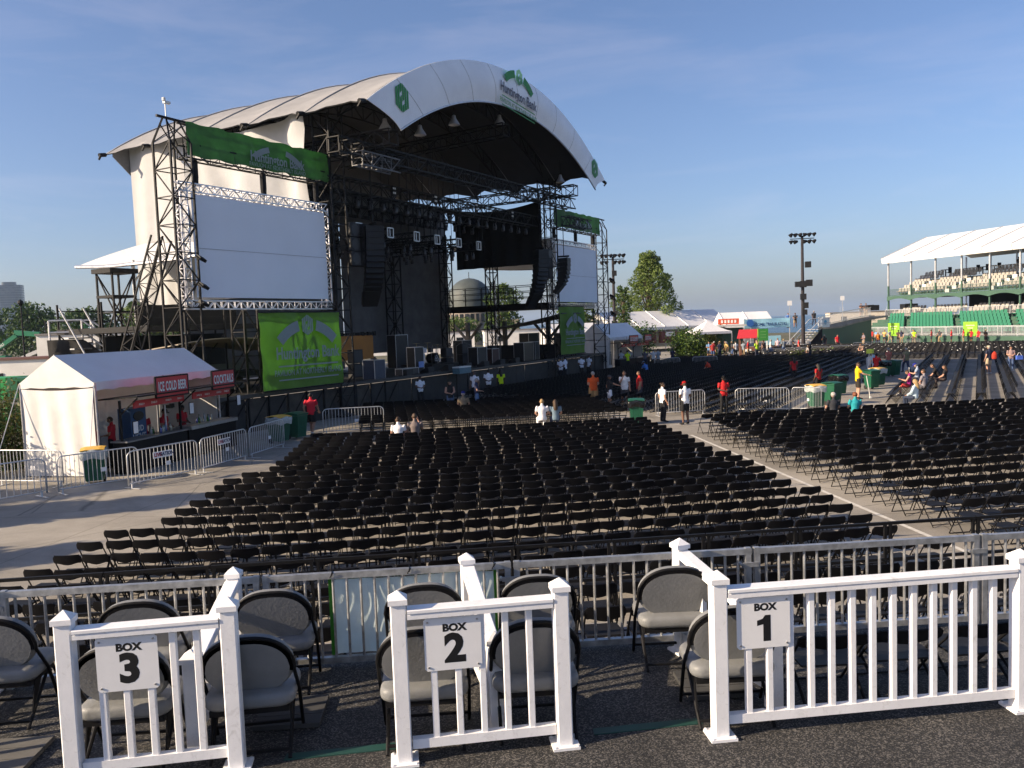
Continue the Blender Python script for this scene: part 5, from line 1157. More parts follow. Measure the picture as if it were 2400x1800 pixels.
# ------------------------------------------------------------------ vehicles, trailers, containers
def trailer(label, x, y, rz, L, Hh, mat=None, z0=.9, name='trailer', cat='trailer', group=None, roof=None):
    t = thing(name, label, cat, (x, y, 0), rz, group); mb = MB(); mb.box((0, 0, z0 + Hh / 2), (L, 2.5, Hh)); part('body', mb, mat or white_paint, t); mb = MB(); mb.box((0, 0, z0 + Hh + .06), (L + .15, 2.7, .14)); part('roof', mb, roof or M('roof_grey', (.2, .19, .19), .7), t)
    for k in range(max(2, int(L / 3.2))):
        xx = -L / 2 + (k + .5) * L / max(2, int(L / 3.2)); mb = MB(); mb.box((xx, -1.26, z0 + Hh * .62), (.9, .04, .7)); w1 = part('window', mb, glass_dark, t); mb = MB(); mb.box((xx, -1.27, z0 + Hh * .62 - .4), (1.05, .08, .06)); part('sill', mb, white_paint, w1)
    for xx in (-L * .3, L * .3):
        mb = MB(); mb.tube([(xx, -1.1, .42), (xx, -.8, .42)], .42, 14); part('wheel', mb, rubber, t)
    return t
trailer('long white site trailer with dark red roof edge behind the beer tent', -28.5, 50, R(4), 14, 2.9, roof=M('roof_dark_red', (.14, .07, .06), .7), z0=.4)
trailer('short white cabin with grey roof behind the long site trailer', -33.5, 66, R(4), 6.5, 2.6, z0=2.2)
for i, (x, y, L, lab) in enumerate(((-8.5, 108, 7.5, 'white van trailer visible between the timber posts'), (.5, 108, 8, 'white trailer behind the flight cases, right of the orange tower base'), (-16, 110, 7, 'white trailer low behind the backdrop hem'), (6.5, 104, 5, 'white box trailer behind the far green banner'))): trailer(lab, x, y, R(8), L, 2.7, group='white trailers behind the stage')
for i, (x, y, L, lab) in enumerate(((58, 140, 9, 'cream trailer on the rise beside the seating stand'), (68, 142, 9, 'long cream trailer under the end of the seating stand'), (30.5, 128, 5, 'white cabin between the long tent and the gabled tent'), (33.8, 130, 6, 'pale grey cabin left of the gabled white tent'))):
    trailer(lab, x, y, R(-4), L, 2.6, M('cream_panel', (.6, .55, .47), .6), z0=1.7 if i < 2 else 2.0, group='trailers on the rise')
for k, x in enumerate((61, 67.5)):
    mb = MB(); mb.box((0, 0, .45), (2.2, 1.8, .9)); mb.lathe([(0, .05), (.6, .05), (.6, 0)], (0, 0, .9), 12); single('rooftop_unit', mb, truss_black, 'dark rooftop air unit on the cream trailer', 'air unit', 'rooftop units', loc=(x, 141, 4.5))
dg = M('dumpster_green', (.012, .12, .05), .5, var=.15); bgm = M('bright_green', (.02, .28, .07), .5, var=.1)
for x, y, wd_, lab, mt in ((-26.2, 41.5, 3.0, 'bright green waste container left of the dark container', bgm), (-23.0, 41.0, 2.6, 'dark green waste compactor with small yellow emblem', dg)):
    t = thing('waste_container', lab, 'container', (x, y, 0), R(3), 'green waste containers'); mb = MB(); mb.box((0, 0, 1.35), (wd_, 2.2, 2.5)); part('body', mb, mt, t)
    for xx in (-wd_ * .3, 0, wd_ * .3):
        mb = MB(); mb.box((xx, -1.13, 1.3), (.12, .1, 2.3)); part('rib', mb, mt, t)
    mb = MB(); mb.tube([(0, -1.19, 1.9), (0, -1.21, 1.9)], .16, 12); part('emblem', mb, bin_yellow, t)
# green boom lift
t = thing('boom_lift', 'green boom lift with folded white arm lettered RENTALS', 'lift', (-67.2, 112, 1.5), 0); t.scale = (.58, .58, .58); boomg = M('boom_green', (.01, .16, .08), .45)
mb = MB(); mb.bar((-6, 0, 1.5), (1.8, 0, 6.6), .9, .9); lb = part('lower_boom', mb, boomg, t); lettering('RENTALS', .8, white_paint, lb, Matrix.Translation((-2.2, -.47, 4.0)) @ Matrix.Rotation(R(-33), 4, 'Y') @ FRONT, sx=.8, off=.02)
mb = MB(); mb.bar((1.4, 0, 7.2), (7.2, 0, 6.6), .9, 1.1); part('knuckle', mb, boomg, t); mb = MB(); mb.bar((2.0, .8, 1.2), (13.5, .8, 5.6), .8, .8); part('upper_boom', mb, M('boom_white', (.5, .5, .5), .5), t); mb = MB(); mb.bar((13.5, .8, 5.6), (16.5, .8, 6.6), .5, .5); part('jib', mb, boomg, t); mb = MB(); mb.box((-3, 0, 1.2), (5, 2.5, 1.6)); part('chassis', mb, boomg, t)
mb = MB(); mb.box((18, .8, 7.3), (2.4, 1.2, .1))
for x in (16.9, 18, 19.1): mb.bar((x, .2, 7.3), (x, .2, 8.5), .06); mb.bar((x, 1.4, 7.3), (x, 1.4, 8.5), .06)
mb.bar((16.9, .2, 8.5), (19.1, .2, 8.5), .06); mb.bar((16.9, .2, 7.9), (19.1, .2, 7.9), .06); part('basket', mb, boomg, t)
# street lamps at the left
t = thing('globe_lamp', 'dark street lamp post standing before the glass tower', 'street lamp', (-52.5, 90, 0), 0); mb = MB(); mb.tube([(0, 0, 0), (0, 0, 8.6)], .12, 8, r2=.07); part('post', mb, truss_black, t); mb = MB(); mb.lathe([(0, 0), (.15, .1), (.3, .35), (.25, .6), (0, .75)], (0, 0, 8.2), 10); part('globe', mb, truss_black, t)
t = thing('arm_lamp', 'street lamp with long curved arm above the dark trees', 'street lamp', (-50, 90, 0), 0); mb = MB(); mb.tube([(0, 0, 0), (0, 0, 6.6)], .11, 8, r2=.07); part('post', mb, truss_black, t); mb = MB(); mb.tube([(0, 0, 5.7), (.6, 0, 6.3), (1.6, 0, 6.6), (2.6, 0, 6.55)], .05, 6); mb.box((2.6, 0, 6.5), (.5, .2, .12)); part('arm', mb, truss_black, t)
# ------------------------------------------------------------------ flood light masts
def mast(label, x, y, z0, h, boxes, rz):
    t = thing('light_mast', label, 'light mast', (x, y, z0), rz, 'flood light masts'); mb = MB(); mb.tube([(0, 0, 0), (0, 0, h * .45), (0, 0, h)], .21, 10, r2=.13); part('pole', mb, M('mast_brown', (.025, .02, .022), .5), t)
    mb = MB(); mb.bar((-1.2, 0, h - .3), (1.2, 0, h - .3), .08); part('crossarm', mb, truss_black, t)
    for r_ in range(2):
        for k in range(6):
            if r_ and k == 2: continue
            xx = -1.15 + k * .46; zz = h + (.08 if r_ == 0 else -.62); m4 = Matrix.Translation((xx, -.2, zz)) @ Matrix.Rotation(R(random.uniform(-30, 30)), 4, 'Z') @ Matrix.Rotation(R(random.uniform(-135, -95)), 4, 'Y'); mb = MB()
            mb.lathe([(0, -.24), (.11, -.22), (.21, .08), (.22, .16), (0, .14)], (0, 0, 0), 9); mb.v = [m4 @ Vector(v) for v in mb.v]; part('flood_lamp', mb, truss_black, t)
    for (bx, bz, s) in boxes:
        mb = MB(); mb.box((bx, -.25, bz), (s, .5, s * 1.1)); part('speaker', mb, spk, t)
    return t
mast('tall dark light mast with speaker boxes beside the welcome banner', 30.6, 87, 1.2, 11.2, ((.5, 8.2, .55), (.0, 6.2, .6), (-.55, 6.2, .5), (.6, 6.3, .6), (.0, 4.9, .55), (.2, 4.0, .55), (.1, 3.3, .5)), R(-8))
mast('dark light mast standing between the far screen and the tall tree', 11.3, 90, 0, 11.2, ((.1, 9.4, .5), (.15, 5.2, .4), (.0, 4.0, .6), (.0, 3.4, .5)), R(-4))
for k, (z, yw) in enumerate(((8.2, .5), (6.8, .6), (5.4, .3))):
    t = thing('flood_light', 'small flood light on an arm of the tower beyond the far screen', 'flood light', SL(31.6, -.6, z - .5), SA, 'flood lights beyond the far screen'); mb = MB(); mb.prism([(-.35, -.22), (.35, -.22), (.35, .22), (-.35, .22)], Matrix.Rotation(R(30), 4, 'X') @ Matrix.Rotation(R(25), 4, 'Y'), .18); part('housing', mb, black_metal, t); mb = MB(); mb.bar((0, 0, 0), (-.4, .2, -.2), .05); part('bracket', mb, black_metal, t)
# ------------------------------------------------------------------ white tents at the back right
def big_tent(label, x, y, rz, L, Wd, eave, ridge, z0=0, bays=4, group='white tents in the background'):
    t = thing('event_tent', label, 'tent', (x, y, z0), rz, group)
    for k in range(bays):
        for side in (0, 1):
            P = [[(L * (k + f) / bays, lerp(0, Wd / 2, v) if side == 0 else lerp(Wd, Wd / 2, v), lerp(eave, ridge, v) - .1 * math.sin(math.pi * v) * math.sin(math.pi * f)) for v in np.linspace(0, 1, 5)] for f in np.linspace(0, 1, 5)]; mb = MB(); mb.slab(P, .03, (0, 0, -1)); part('roof_panel', mb, tent_fabric, t, True)
        mb = MB(); mb.tube([(L * k / bays, 0, eave + .05), (L * k / bays, Wd / 2, ridge + .05)], .05, 5); part('seam_rib', mb, white_paint, t)
        mb = MB(); mb.tube([(L * k / bays, 0, 0), (L * k / bays, 0, eave)], .06, 6); part('pole', mb, truss_alu, t)
    for x_ in (0, L):
        mb = MB(); mb.add([(x_, 0, eave), (x_, Wd, eave), (x_, Wd / 2, ridge), (x_ + .03, 0, eave), (x_ + .03, Wd, eave), (x_ + .03, Wd / 2, ridge)], [(0, 1, 2), (5, 4, 3), (0, 3, 4, 1), (1, 4, 5, 2), (2, 5, 3, 0)]); part('gable', mb, tent_wall, t)
    mb = MB(); mb.box((L / 2, -.02, eave - .2), (L, .04, .4)); part('valance', mb, tent_wall, t); mb = MB(); mb.box((L / 2, Wd, eave / 2), (L, .05, eave)); part('rear_wall', mb, tent_wall, t); return t
big_tent('long white ridged tent below the tall pointed tree', 13.6, 108, R(30), 21, 8, 2.9, 5.1, .4, 5)
big_tent('white gabled tent behind the welcome banner', 29.0, 112, R(4), 6.8, 6, 2.6, 4.3, .6, 2)
big_tent('small white tent left of the long ridged tent', 5.5, 100, R(20), 6.5, 5, 2.6, 4.2, 0, 2)
maroon = M('maroon_stall', (.13, .04, .035), .6, var=.2)
for k in range(5):
    t = thing('food_stall', 'maroon fronted food stall under the long white tent', 'stall', (14.6 + k * 3.4, 108.6 + k * 2.0, .4), R(30), 'maroon stalls under the long tent'); mb = MB(); mb.box((0, 0, 1.5), (3.0, .6, 1.5)); part('stall_front', mb, maroon, t); mb = MB(); mb.box((0, -.35, 1.9), (1.6, .05, .6)); part('hatch', mb, glass_dark if k % 2 else white_paint, t)
def umbrella_tent(label, x, y, z0, r, h):
    t = thing('canopy_tent', label, 'tent', (x, y, z0), R(12)); mb = MB()
    P = [[(r * k_ * sx, r * k_ * sy, h + 1.2 * (1 - k_) ** 1.4) for sx, sy in ((-1, -1), (1, -1), (1, 1), (-1, 1), (-1, -1))] for k_ in (1.0, .8, .55, .3, .12, .0)]; mb.grid(P); mb.grid([[(p[0], p[1], p[2] - .03) for p in r_][::-1] for r_ in P]); part('canopy', mb, tent_fabric, t)
    mb = MB(); mb.grid([[(r * sx, r * sy, h) for sx, sy in ((-1, -1), (1, -1), (1, 1), (-1, 1), (-1, -1))], [(r * sx, r * sy, h - .25) for sx, sy in ((-1, -1), (1, -1), (1, 1), (-1, 1), (-1, -1))]]); part('valance', mb, tent_fabric, t)
    for sx in (-1, 1):
        for sy in (-1, 1): mb = MB(); mb.tube([(r * sx, r * sy, 0), (r * sx, r * sy, h)], .04, 6); part('pole', mb, truss_alu, t)
umbrella_tent('small white pyramid canopy above the crowd by the far tent', 21.3, 90, .3, 1.9, 2.5)
# red roofed kiosk, green information board, banners
t = thing('kiosk', 'wooden kiosk with sloping red roof and white notice', 'kiosk', (23.9, 84, .2), R(-10)); mb = MB(); mb.slab([[(-1.1, -.95, 1.95), (.8, -.95, 1.95)], [(-.75, .7, 2.75), (1.15, .7, 2.75)]], .07, (0, 0, -1)); part('red_roof', mb, red_sign, t); brown = M('brown_wood', (.16, .07, .045), .7, var=.2)
mb = MB(); mb.box((0, -.6, .5), (1.7, .5, 1.0)); part('counter', mb, brown, t)
for sx in (-.75, .75):
    for sy in (-.7, .55): mb = MB(); mb.bar((sx, sy, 0), (sx, sy, 2.0 + (.6 if sy > 0 else 0)), .09); part('post', mb, brown, t)
mb = MB(); mb.box((-.1, -.87, .6), (.75, .03, .42)); part('notice', mb, sign_white, t)
t = thing('board_sign', 'green information board on two posts beside the red kiosk', 'sign', (25.2, 83, .1), R(-8)); mb = MB(); mb.box((0, 0, 2.3), (.95, .1, 1.2)); part('board', mb, M('board_green', (.03, .17, .03), .5, var=.15), t)
for sx in (-.5, .35): mb = MB(); mb.bar((sx, .02, 0), (sx, .02, 2.9 if sx < 0 else 1.7), .1); part('post', mb, M('lime', (.30, .45, .05), .5) if sx < 0 else white_paint, t)
mb = MB()
for z in (2.6, 2.3, 2.05): mb.box((.0, -.06, z), (.55, .01, .03))
part('printed_line', mb, M('pale_green', (.2, .4, .15), .5), t)
bannerblue = M('banner_blue', (.33, .60, .72), .5, var=.25, scale=.5); bannernavy = M('banner_navy', (.02, .06, .2), .5, var=0)
t = thing('welcome_banner', 'long pale blue banner reading WELCOME, TRAILBLAZERS', 'banner', (26.6, 93.2, 2.95), R(6)); P = [[(x, .04 * math.sin(x * 2), z) for z in (0, .5, 1.0)] for x in np.linspace(-.4, 4.9, 12)]; mb = MB(); mb.slab(P, .02, (0, 1, 0)); part('banner_cloth', mb, bannerblue, t); lettering('WELCOME, TRAILBLAZERS', .48, bannernavy, t, front_at(2.3, -.07, .36), sx=.78, off=.008)
mb = MB(); mb.lathe([(0, .02), (.42, .02), (.42, 0)], (0, 0, 0), 14); me = mb.mesh('blue_dot', M('dot_blue', (.04, .14, .42), .5)); me.transform(front_at(.25, -.06, .55)); part('blue_dot', me, None, t)
for x in (-.4, 4.9): mb = MB(); mb.bar((x, .06, -2.95), (x, .06, 1.05), .08); part('post', mb, galv_far, t)
t = thing('small_banner', 'small pale blue banner below the welcome banner', 'banner', (28.4, 90, 1.0), R(4)); mb = MB(); mb.box((0, 0, .55), (1.7, .04, 1.1)); part('banner_cloth', mb, bannerblue, t); 
mb = MB(); mb.bar((-.8, .03, -1), (-.8, .03, 1.1), .06); mb.bar((.8, .03, -1), (.8, .03, 1.1), .06); part('post', mb, galv_far, t)
t = thing('orange_sign_stall', 'stall with an orange sign and flat grey roof left of the kiosk', 'stall', (23.6, 90, .4), R(-6)); mb = MB(); mb.box((0, 0, 3.4), (2.2, .15, .6)); part('orange_sign', mb, M('sign_orange', (.55, .09, .04), .5), t); mb = MB(); mb.box((.2, .3, 2.95), (3.2, 1.6, .18)); part('flat_roof', mb, M('roof_pale', (.4, .4, .4), .6), t); mb = MB(); mb.box((.2, .8, 1.4), (2.8, .4, 2.6)); part('stall_back', mb, stand_green, t)
mb = MB()
for k in range(5): mb.box((-.7 + k * .35, -.09, 3.4), (.2, .02, .32))
part('lettering', mb, white_paint, t)
# ------------------------------------------------------------------ green ramp wall and stairs by the mast
RW = [Vector((34.0, 92, 0)), Vector((37.2, 95.5, 0)), Vector((41, 99.5, 0)), Vector((45.0, 104.0, 0))]; RZT = [2.75, 3.15, 3.5, 3.75]
t = thing('ramp_wall', 'curving dark green retaining wall topped by a railing', 'wall', (0, 0, 0), 0); mb = MB(); mb.slab([[Vector((p.x, p.y, 0)), Vector((p.x, p.y, z))] for p, z in zip(RW, RZT)], .3, (.7, .7, 0)); part('wall_face', mb, stand_green, t)
mb = MB(); P = [[Vector((p.x, p.y, z)), Vector((p.x + 4, p.y + 4, z))] for p, z in zip(RW, RZT)]; mb.slab(P, .2, (0, 0, -1)); part('ramp_floor', mb, concrete, t)
mb = MB(); mb2 = MB()
for (p, z), (q, zq) in zip(list(zip(RW, RZT)), list(zip(RW, RZT))[1:]):
    for h in (.12, 1.1): mb.bar(p + Vector((.1, .1, z + h)), q + Vector((.1, .1, zq + h)), .06)
    for k in range(22): f = k / 22; r0 = p.lerp(q, f) + Vector((.1, .1, lerp(z, zq, f))); mb2.bar(r0, r0 + Vector((0, 0, 1.1)), .03)
part('railing', mb, galv_far, t); part('railing_bars', mb2, galv_far, t, kind='stuff')
t = thing('white_blue_sign', 'white sign with a blue swirl on the ramp railing', 'sign', (34.7, 92.5, 2.75), R(46)); mb = MB(); mb.box((.7, -.08, .55), (1.9, .04, 1.1)); part('board', mb, M('pale_board', (.62, .7, .72), .5), t); mb = MB(); mb.lathe([(0, .02), (.36, .02), (.36, 0)], (0, 0, 0), 14); me = mb.mesh('swirl', M('swirl_blue', (.08, .35, .55), .5)); me.transform(front_at(.5, -.1, .55) @ Matrix.Diagonal((1, .7, 1, 1))); part('swirl', me, None, t)
t = thing('metal_stair', 'metal stair rising to the ramp beside the light mast', 'stair', (30.6, 90.0, 0), R(20))
for k in range(10): mb = MB(); mb.box((.0 + k * .3, .0, .25 + k * .26), (.3, 1.8, .05)); part('tread', mb, galv_far, t)
for y in (-.9, .9):
    mb = MB(); mb.tube([(-.2, y, 1.1), (2.9, y, 3.7), (4.2, y, 3.8)], .05, 6); mb.tube([(-.2, y, .6), (2.9, y, 3.2), (4.2, y, 3.3)], .04, 6); part('handrail', mb, galv_far, t)
mb = MB(); mb.add([(3.0, -1, 0), (3.0, -1, 2.7), (.2, -1, .1), (3.0, -.95, 0), (3.0, -.95, 2.7), (.2, -.95, .1)], [(0, 1, 2), (5, 4, 3), (0, 3, 4, 1), (1, 4, 5, 2), (2, 5, 3, 0)]); part('dark_side', mb, truss_black, t)
for k, (x, y, lab) in enumerate(((31.9, 95, 'small white sign on a thin post above the welcome banner'), (41.5, 104, 'small white sign on a thin post above the ramp railing'))):
    t = thing('post_sign', lab, 'sign', (x, y, 2.6), 0); mb = MB(); mb.bar((0, 0, 0), (0, 0, 3.1 if k == 0 else 3.6), .05); part('post', mb, galv_far, t); mb = MB(); mb.box((0, -.04, 3.0 if k == 0 else 3.5), (.5, .03, .55)); part('plate', mb, sign_white, t)
for k in range(9):
    x0 = 24.2 + k * 2.35 if k < 5 else 36.2 + (k - 5) * 2.4; y0_ = 80.2 + k * .45 if k < 5 else 88 + (k - 5) * 1.2
    crowd_barrier((x0, y0_), (x0 + 2.25, y0_ + (.42 if k < 5 else 1.1)), 'steel crowd barrier in the line below the green wall and kiosk')
for i, (a, b) in enumerate((((11.8, 68.5), (14.0, 68.9)), ((15.0, 68.8), (17.2, 69.3)))): crowd_barrier(a, b, 'steel crowd barrier near the far tent counter')
for i, (a, b) in enumerate((((24.8, 58.0), (26.0, 60.0)), ((26.2, 60.4), (27.4, 62.4)))): crowd_barrier(a, b, 'dark looking crowd barrier behind the couple on the side aisle')
# sailing boats on the lake
for x, y, h in ((420, 1050, 13), (436, 1100, 14), (452, 1000, 12)):
    t = thing('sailing_boat', 'tiny sailing boat with bare white mast on the lake', 'boat', (x, y, -1.4), R(30), 'sailing boats on the lake'); mb = MB(); mb.prism([(-5, -1), (3, -1.2), (6, 0), (3, 1.2), (-5, 1)], Matrix.Translation((0, 0, .7)), 1.4); part('hull', mb, white_paint, t); mb = MB(); mb.tube([(0, 0, 1.4), (0, 0, h)], .12, 5); part('mast', mb, white_paint, t)
# ------------------------------------------------------------------ seating stand on the right
SB = Vector((56.8, 125, 0)); SR = math.atan2(-.949, .316); Sm = Matrix.Translation(SB) @ Matrix.Rotation(SR, 4, 'Z')
def ST(x, y, z=0): return Sm @ Vector((x, y, z))
t = seating_stand = thing('seating_stand', 'two storey green seating stand under a white pitched tent roof', 'stand', SB, SR); NB = 7; BW = 4.4; Lx = NB * BW
for k in range(NB):
    for side, (ya, za, yb, zb) in enumerate(((-.9, 12.1, 7.8, 15.3), (16.5, 12.1, 7.8, 15.3))):
        P = [[(-.5 + BW * (k + f), lerp(ya, yb, v), lerp(za, zb, v) - .12 * math.sin(math.pi * v) * math.sin(math.pi * f)) for v in np.linspace(0, 1, 6)] for f in np.linspace(0, 1, 5)]; mb = MB(); mb.slab(P, .04, (0, 0, -1)); part('roof_panel', mb, tent_fabric, t, True)
    mb = MB(); mb.tube([(-.5 + BW * k, -.9, 12.15), (-.5 + BW * k, 7.8, 15.36)], .06, 5); part('roof_seam', mb, galv_far, t)
    mb = MB(); mb.slab([[(-.5 + BW * k + .03, -.95, 12.1), (-.5 + BW * k + .03, -.75, 11.35)], [(-.5 + BW * (k + 1) - .03, -.95, 12.1), (-.5 + BW * (k + 1) - .03, -.75, 11.35)]], .05, (0, 1, 0)); part('roof_valance', mb, white_paint, t)
    P = [[(BW * (k + f), -.3, 6.45), (BW * (k + f), -.3, 5.75 + .35 * math.sin(math.pi * f))] for f in np.linspace(0, 1, 9)]; mb = MB(); mb.slab(P, .04, (0, 1, 0)); part('swag_skirt', mb, stand_green, t)
for k in range(NB + 1):
    mb = MB(); mb.bar((BW * k, 0, 0), (BW * k, 0, 8.0), .2); part('post', mb, stand_green, t); mb = MB(); mb.bar((BW * k, 0, 8.0), (BW * k, 0, 12.0), .18); part('upper_post', mb, galv_far, t); mb = MB(); mb.bar((BW * k, 15, 3.4), (BW * k, 15, 12.2), .18); part('rear_post', mb, galv_far, t)
mb = MB(); mb.box((Lx / 2, 8, 6.3), (Lx, 16.4, .3)); part('upper_floor', mb, stand_green, t); mb = MB(); mb.box((Lx / 2, 8, 3.2), (Lx, 16.4, .5)); part('lower_floor', mb, stand_green, t); mb = MB(); mb.box((Lx / 2 + 2.2, 9, 4.8), (Lx - 8, .3, 2.7)); part('dark_rear_wall', mb, M('dark_interior', (.012, .014, .013), .8), t)
for r_ in range(6):
    mb = MB(); mb.box((Lx / 2, 1.6 + r_ * 1.0, 6.45 + r_ * .46 - .1), (Lx, 1.0, .3 + .02)); part('tier', mb, stand_green, t)
for z in (.12, 1.0):
    mb = MB(); mb.bar((0, .05, 6.45 + z), (Lx, .05, 6.45 + z), .05); part('front_rail', mb, stand_green, t)
mb = MB()
for k in range(int(Lx / .14)): mb.bar((k * .14, .05, 6.45), (k * .14, .05, 7.45), .025)
part('rail_bars', mb, stand_green, t, kind='stuff')
t = lower_terrace = thing('lower_terrace', 'stepped green seating terrace in front of the stand', 'terrace', ST(0, 0), SR)
for r_ in range(6):
    mb = MB(); mb.box((18.5, -1.6 - .95 * r_, (3.05 - .4 * r_) / 2), (37, .95, 3.05 - .4 * r_)); part('tier', mb, stand_green, t)
mb = MB(); mb.box((18.5, -8.7, .5), (37, 4.2, 1.0)); part('front_platform', mb, stand_green, t)
for yy, zz in ((-.6, 3.4), (-7.0, 1.0), (-10.75, 1.0)):
    mb = MB(); mb.bar((0, yy, zz + 1.08), (37, yy, zz + 1.08), .06); part('rail', mb, galv_far, t); mb = MB(); mb.bar((0, yy, zz + .15), (37, yy, zz + .15), .05); part('rail', mb, galv_far, t); mb = MB()
    for k in range(231): mb.bar((k * .16, yy, zz), (k * .16, yy, zz + 1.08), .025 if k % 12 else .08)
    part('rail_bars', mb, galv_far, t, kind='stuff')
sm = MB(); sm.slab([[(-.23, 0, 0), (.23, 0, 0)], [(-.24, -.06, .28), (.24, -.06, .28)], [(-.2, -.12, .55), (.2, -.12, .55)]], .06, (0, -1, 0)); sm.slab([[(-.23, .0, .0), (.23, 0, 0)], [(-.23, .42, .06), (.23, .42, .06)]], .06, (0, 0, -1)); sm.bar((0, .1, -.35), (0, .1, 0), .06)
seatG = sm.mesh('green_seat', seat_green); seatY = sm.mesh('grey_seat', seat_grey)
def stand_seat(me, nm, x, y, z, lab, grp):
    o = bpy.data.objects.new(nm, me); link(o, lower_terrace if me is seatG else seating_stand); o.location = (x, y, z); o.rotation_euler = (0, 0, math.pi)
cnt = 0
for r_ in range(6):
    yy = -1.7 - .95 * r_; x = .6 - 1.0 * yy; k = 0
    while x < 23.3 - .84 * yy:
        if k % 15 not in (5, 6) and cnt < 300: stand_seat(seatG, 'green_seat', x, yy, 3.05 - .4 * r_ + .37, '', ''); cnt += 1
        x += .56; k += 1
cnt = 0
for r_ in range(6):
    x = .6
    while x < Lx - 8:
        if not (2.8 + r_ * .25 < x < 4.2 + r_ * .3 or 9.4 + r_ * .25 < x < 11.2 + r_ * .3 or 16.8 + r_ * .25 < x < 18.6 + r_ * .3) and cnt < 210: stand_seat(seatY, 'grey_seat', x, 1.5 + r_ * 1.0, 6.75 + r_ * .46 + .34, 'pale grey padded seat in the %s row of the upper storey' % ORD[r_], 'grey seats on the upper storey'); cnt += 1
        x += .60
for r_ in range(3):
    x = 1.2
    while x < Lx - 8:
        if not (4.2 < x < 5.6 or 11.4 < x < 13.2 or 19 < x < 20) and cnt < 300: stand_seat(seatY, 'grey_seat', x, .8 + r_ * .9, 3.85 + r_ * .28, 'pale grey padded seat in the %s row of the lower storey' % ORD[r_], 'grey seats on the lower storey'); cnt += 1
        x += .60
for k, x in enumerate((3.4, 10.0, 17.2)):
    for q in range(4):
        mb = MB(); mb.box((0, 0, .25), (.7, .5, .5)); single('stair_block', mb, white_paint, 'white step block on the %s aisle of the upper storey' % ORD[k], 'step', 'white step blocks', loc=ST(x + q * .28, 1.0 + q * 1.0, 6.6 + q * .46), rz=SR)
for k, x in enumerate((.8, 5.4, 6.6, 11.0, 12.6, 13.4, 17.6)):
    t = thing('white_divider', 'short white fence at the back of the upper storey seats', 'fence', ST(x, 7.2, 9.0), SR, 'white fences on the upper storey'); mb = MB(); mb.box((1.2, 0, 1.0), (2.6, .08, .1)); part('top_rail', mb, white_paint, t); mb = MB()
    for q in range(9): mb.bar((q * .3, 0, 0), (q * .3, 0, 1.0), .06)
    part('balusters', mb, white_paint, t)
for k, (x, y) in enumerate(((3.2, 7.6), (7.2, 8.6), (8.6, 8.8), (11.2, 8.0), (16.5, 8.8))):
    t = thing('lounge_table', 'dark high table with chairs at the back of the upper storey', 'table', ST(x, y, 9.1), SR, 'dark tables on the upper storey'); mb = MB(); mb.box((0, 0, 1.0), (1.0, .8, .08)); part('top', mb, black_plastic, t); mb = MB(); mb.bar((0, 0, 0), (0, 0, 1.0), .12); part('pedestal', mb, black_metal, t); mb = MB(); mb.box((.8, 0, .9), (.1, .6, .9)); mb.box((.6, 0, .55), (.5, .6, .1)); part('chair_shell', mb, black_plastic, t)
for k, (x, lab) in enumerate(((6.2, 'lime green banner on the terrace rail nearest the stair'), (12.6, 'lime green banner in the middle of the terrace rail'), (24.6, 'lime green banner further along the terrace rail, past the people in red'))):
    t = thing('rail_banner', lab, 'banner', ST(x, -10.85, .95), SR); mb = MB(); mb.box((0, 0, .9), (2.0, .05, 1.7)); part('banner_cloth', mb, M('lime_banner', (.25, .50, .04), .5, var=.15, trans=.2), t); mb = MB(); mb.box((0, -.03, 1.3), (1.2, .01, .12)); mb.box((0, -.03, 1.0), (.8, .01, .1)); part('printed_line', mb, M('pale_lime', (.5, .65, .3), .5), t)
t = thing('terrace_stair', 'metal stair with white handrails at the corner of the terrace', 'stair', ST(1.5, -12, 0), SR - R(60))
for k in range(7): mb = MB(); mb.box((k * .3, 0, .2 + k * .24), (.3, 1.6, .05)); part('tread', mb, galv_far, t)
for y in (-.8, .8): mb = MB(); mb.tube([(-.3, y, 0), (-.3, y, 1.2), (2.0, y, 2.9), (2.0, y, 0)], .06, 6); part('handrail', mb, white_paint, t)
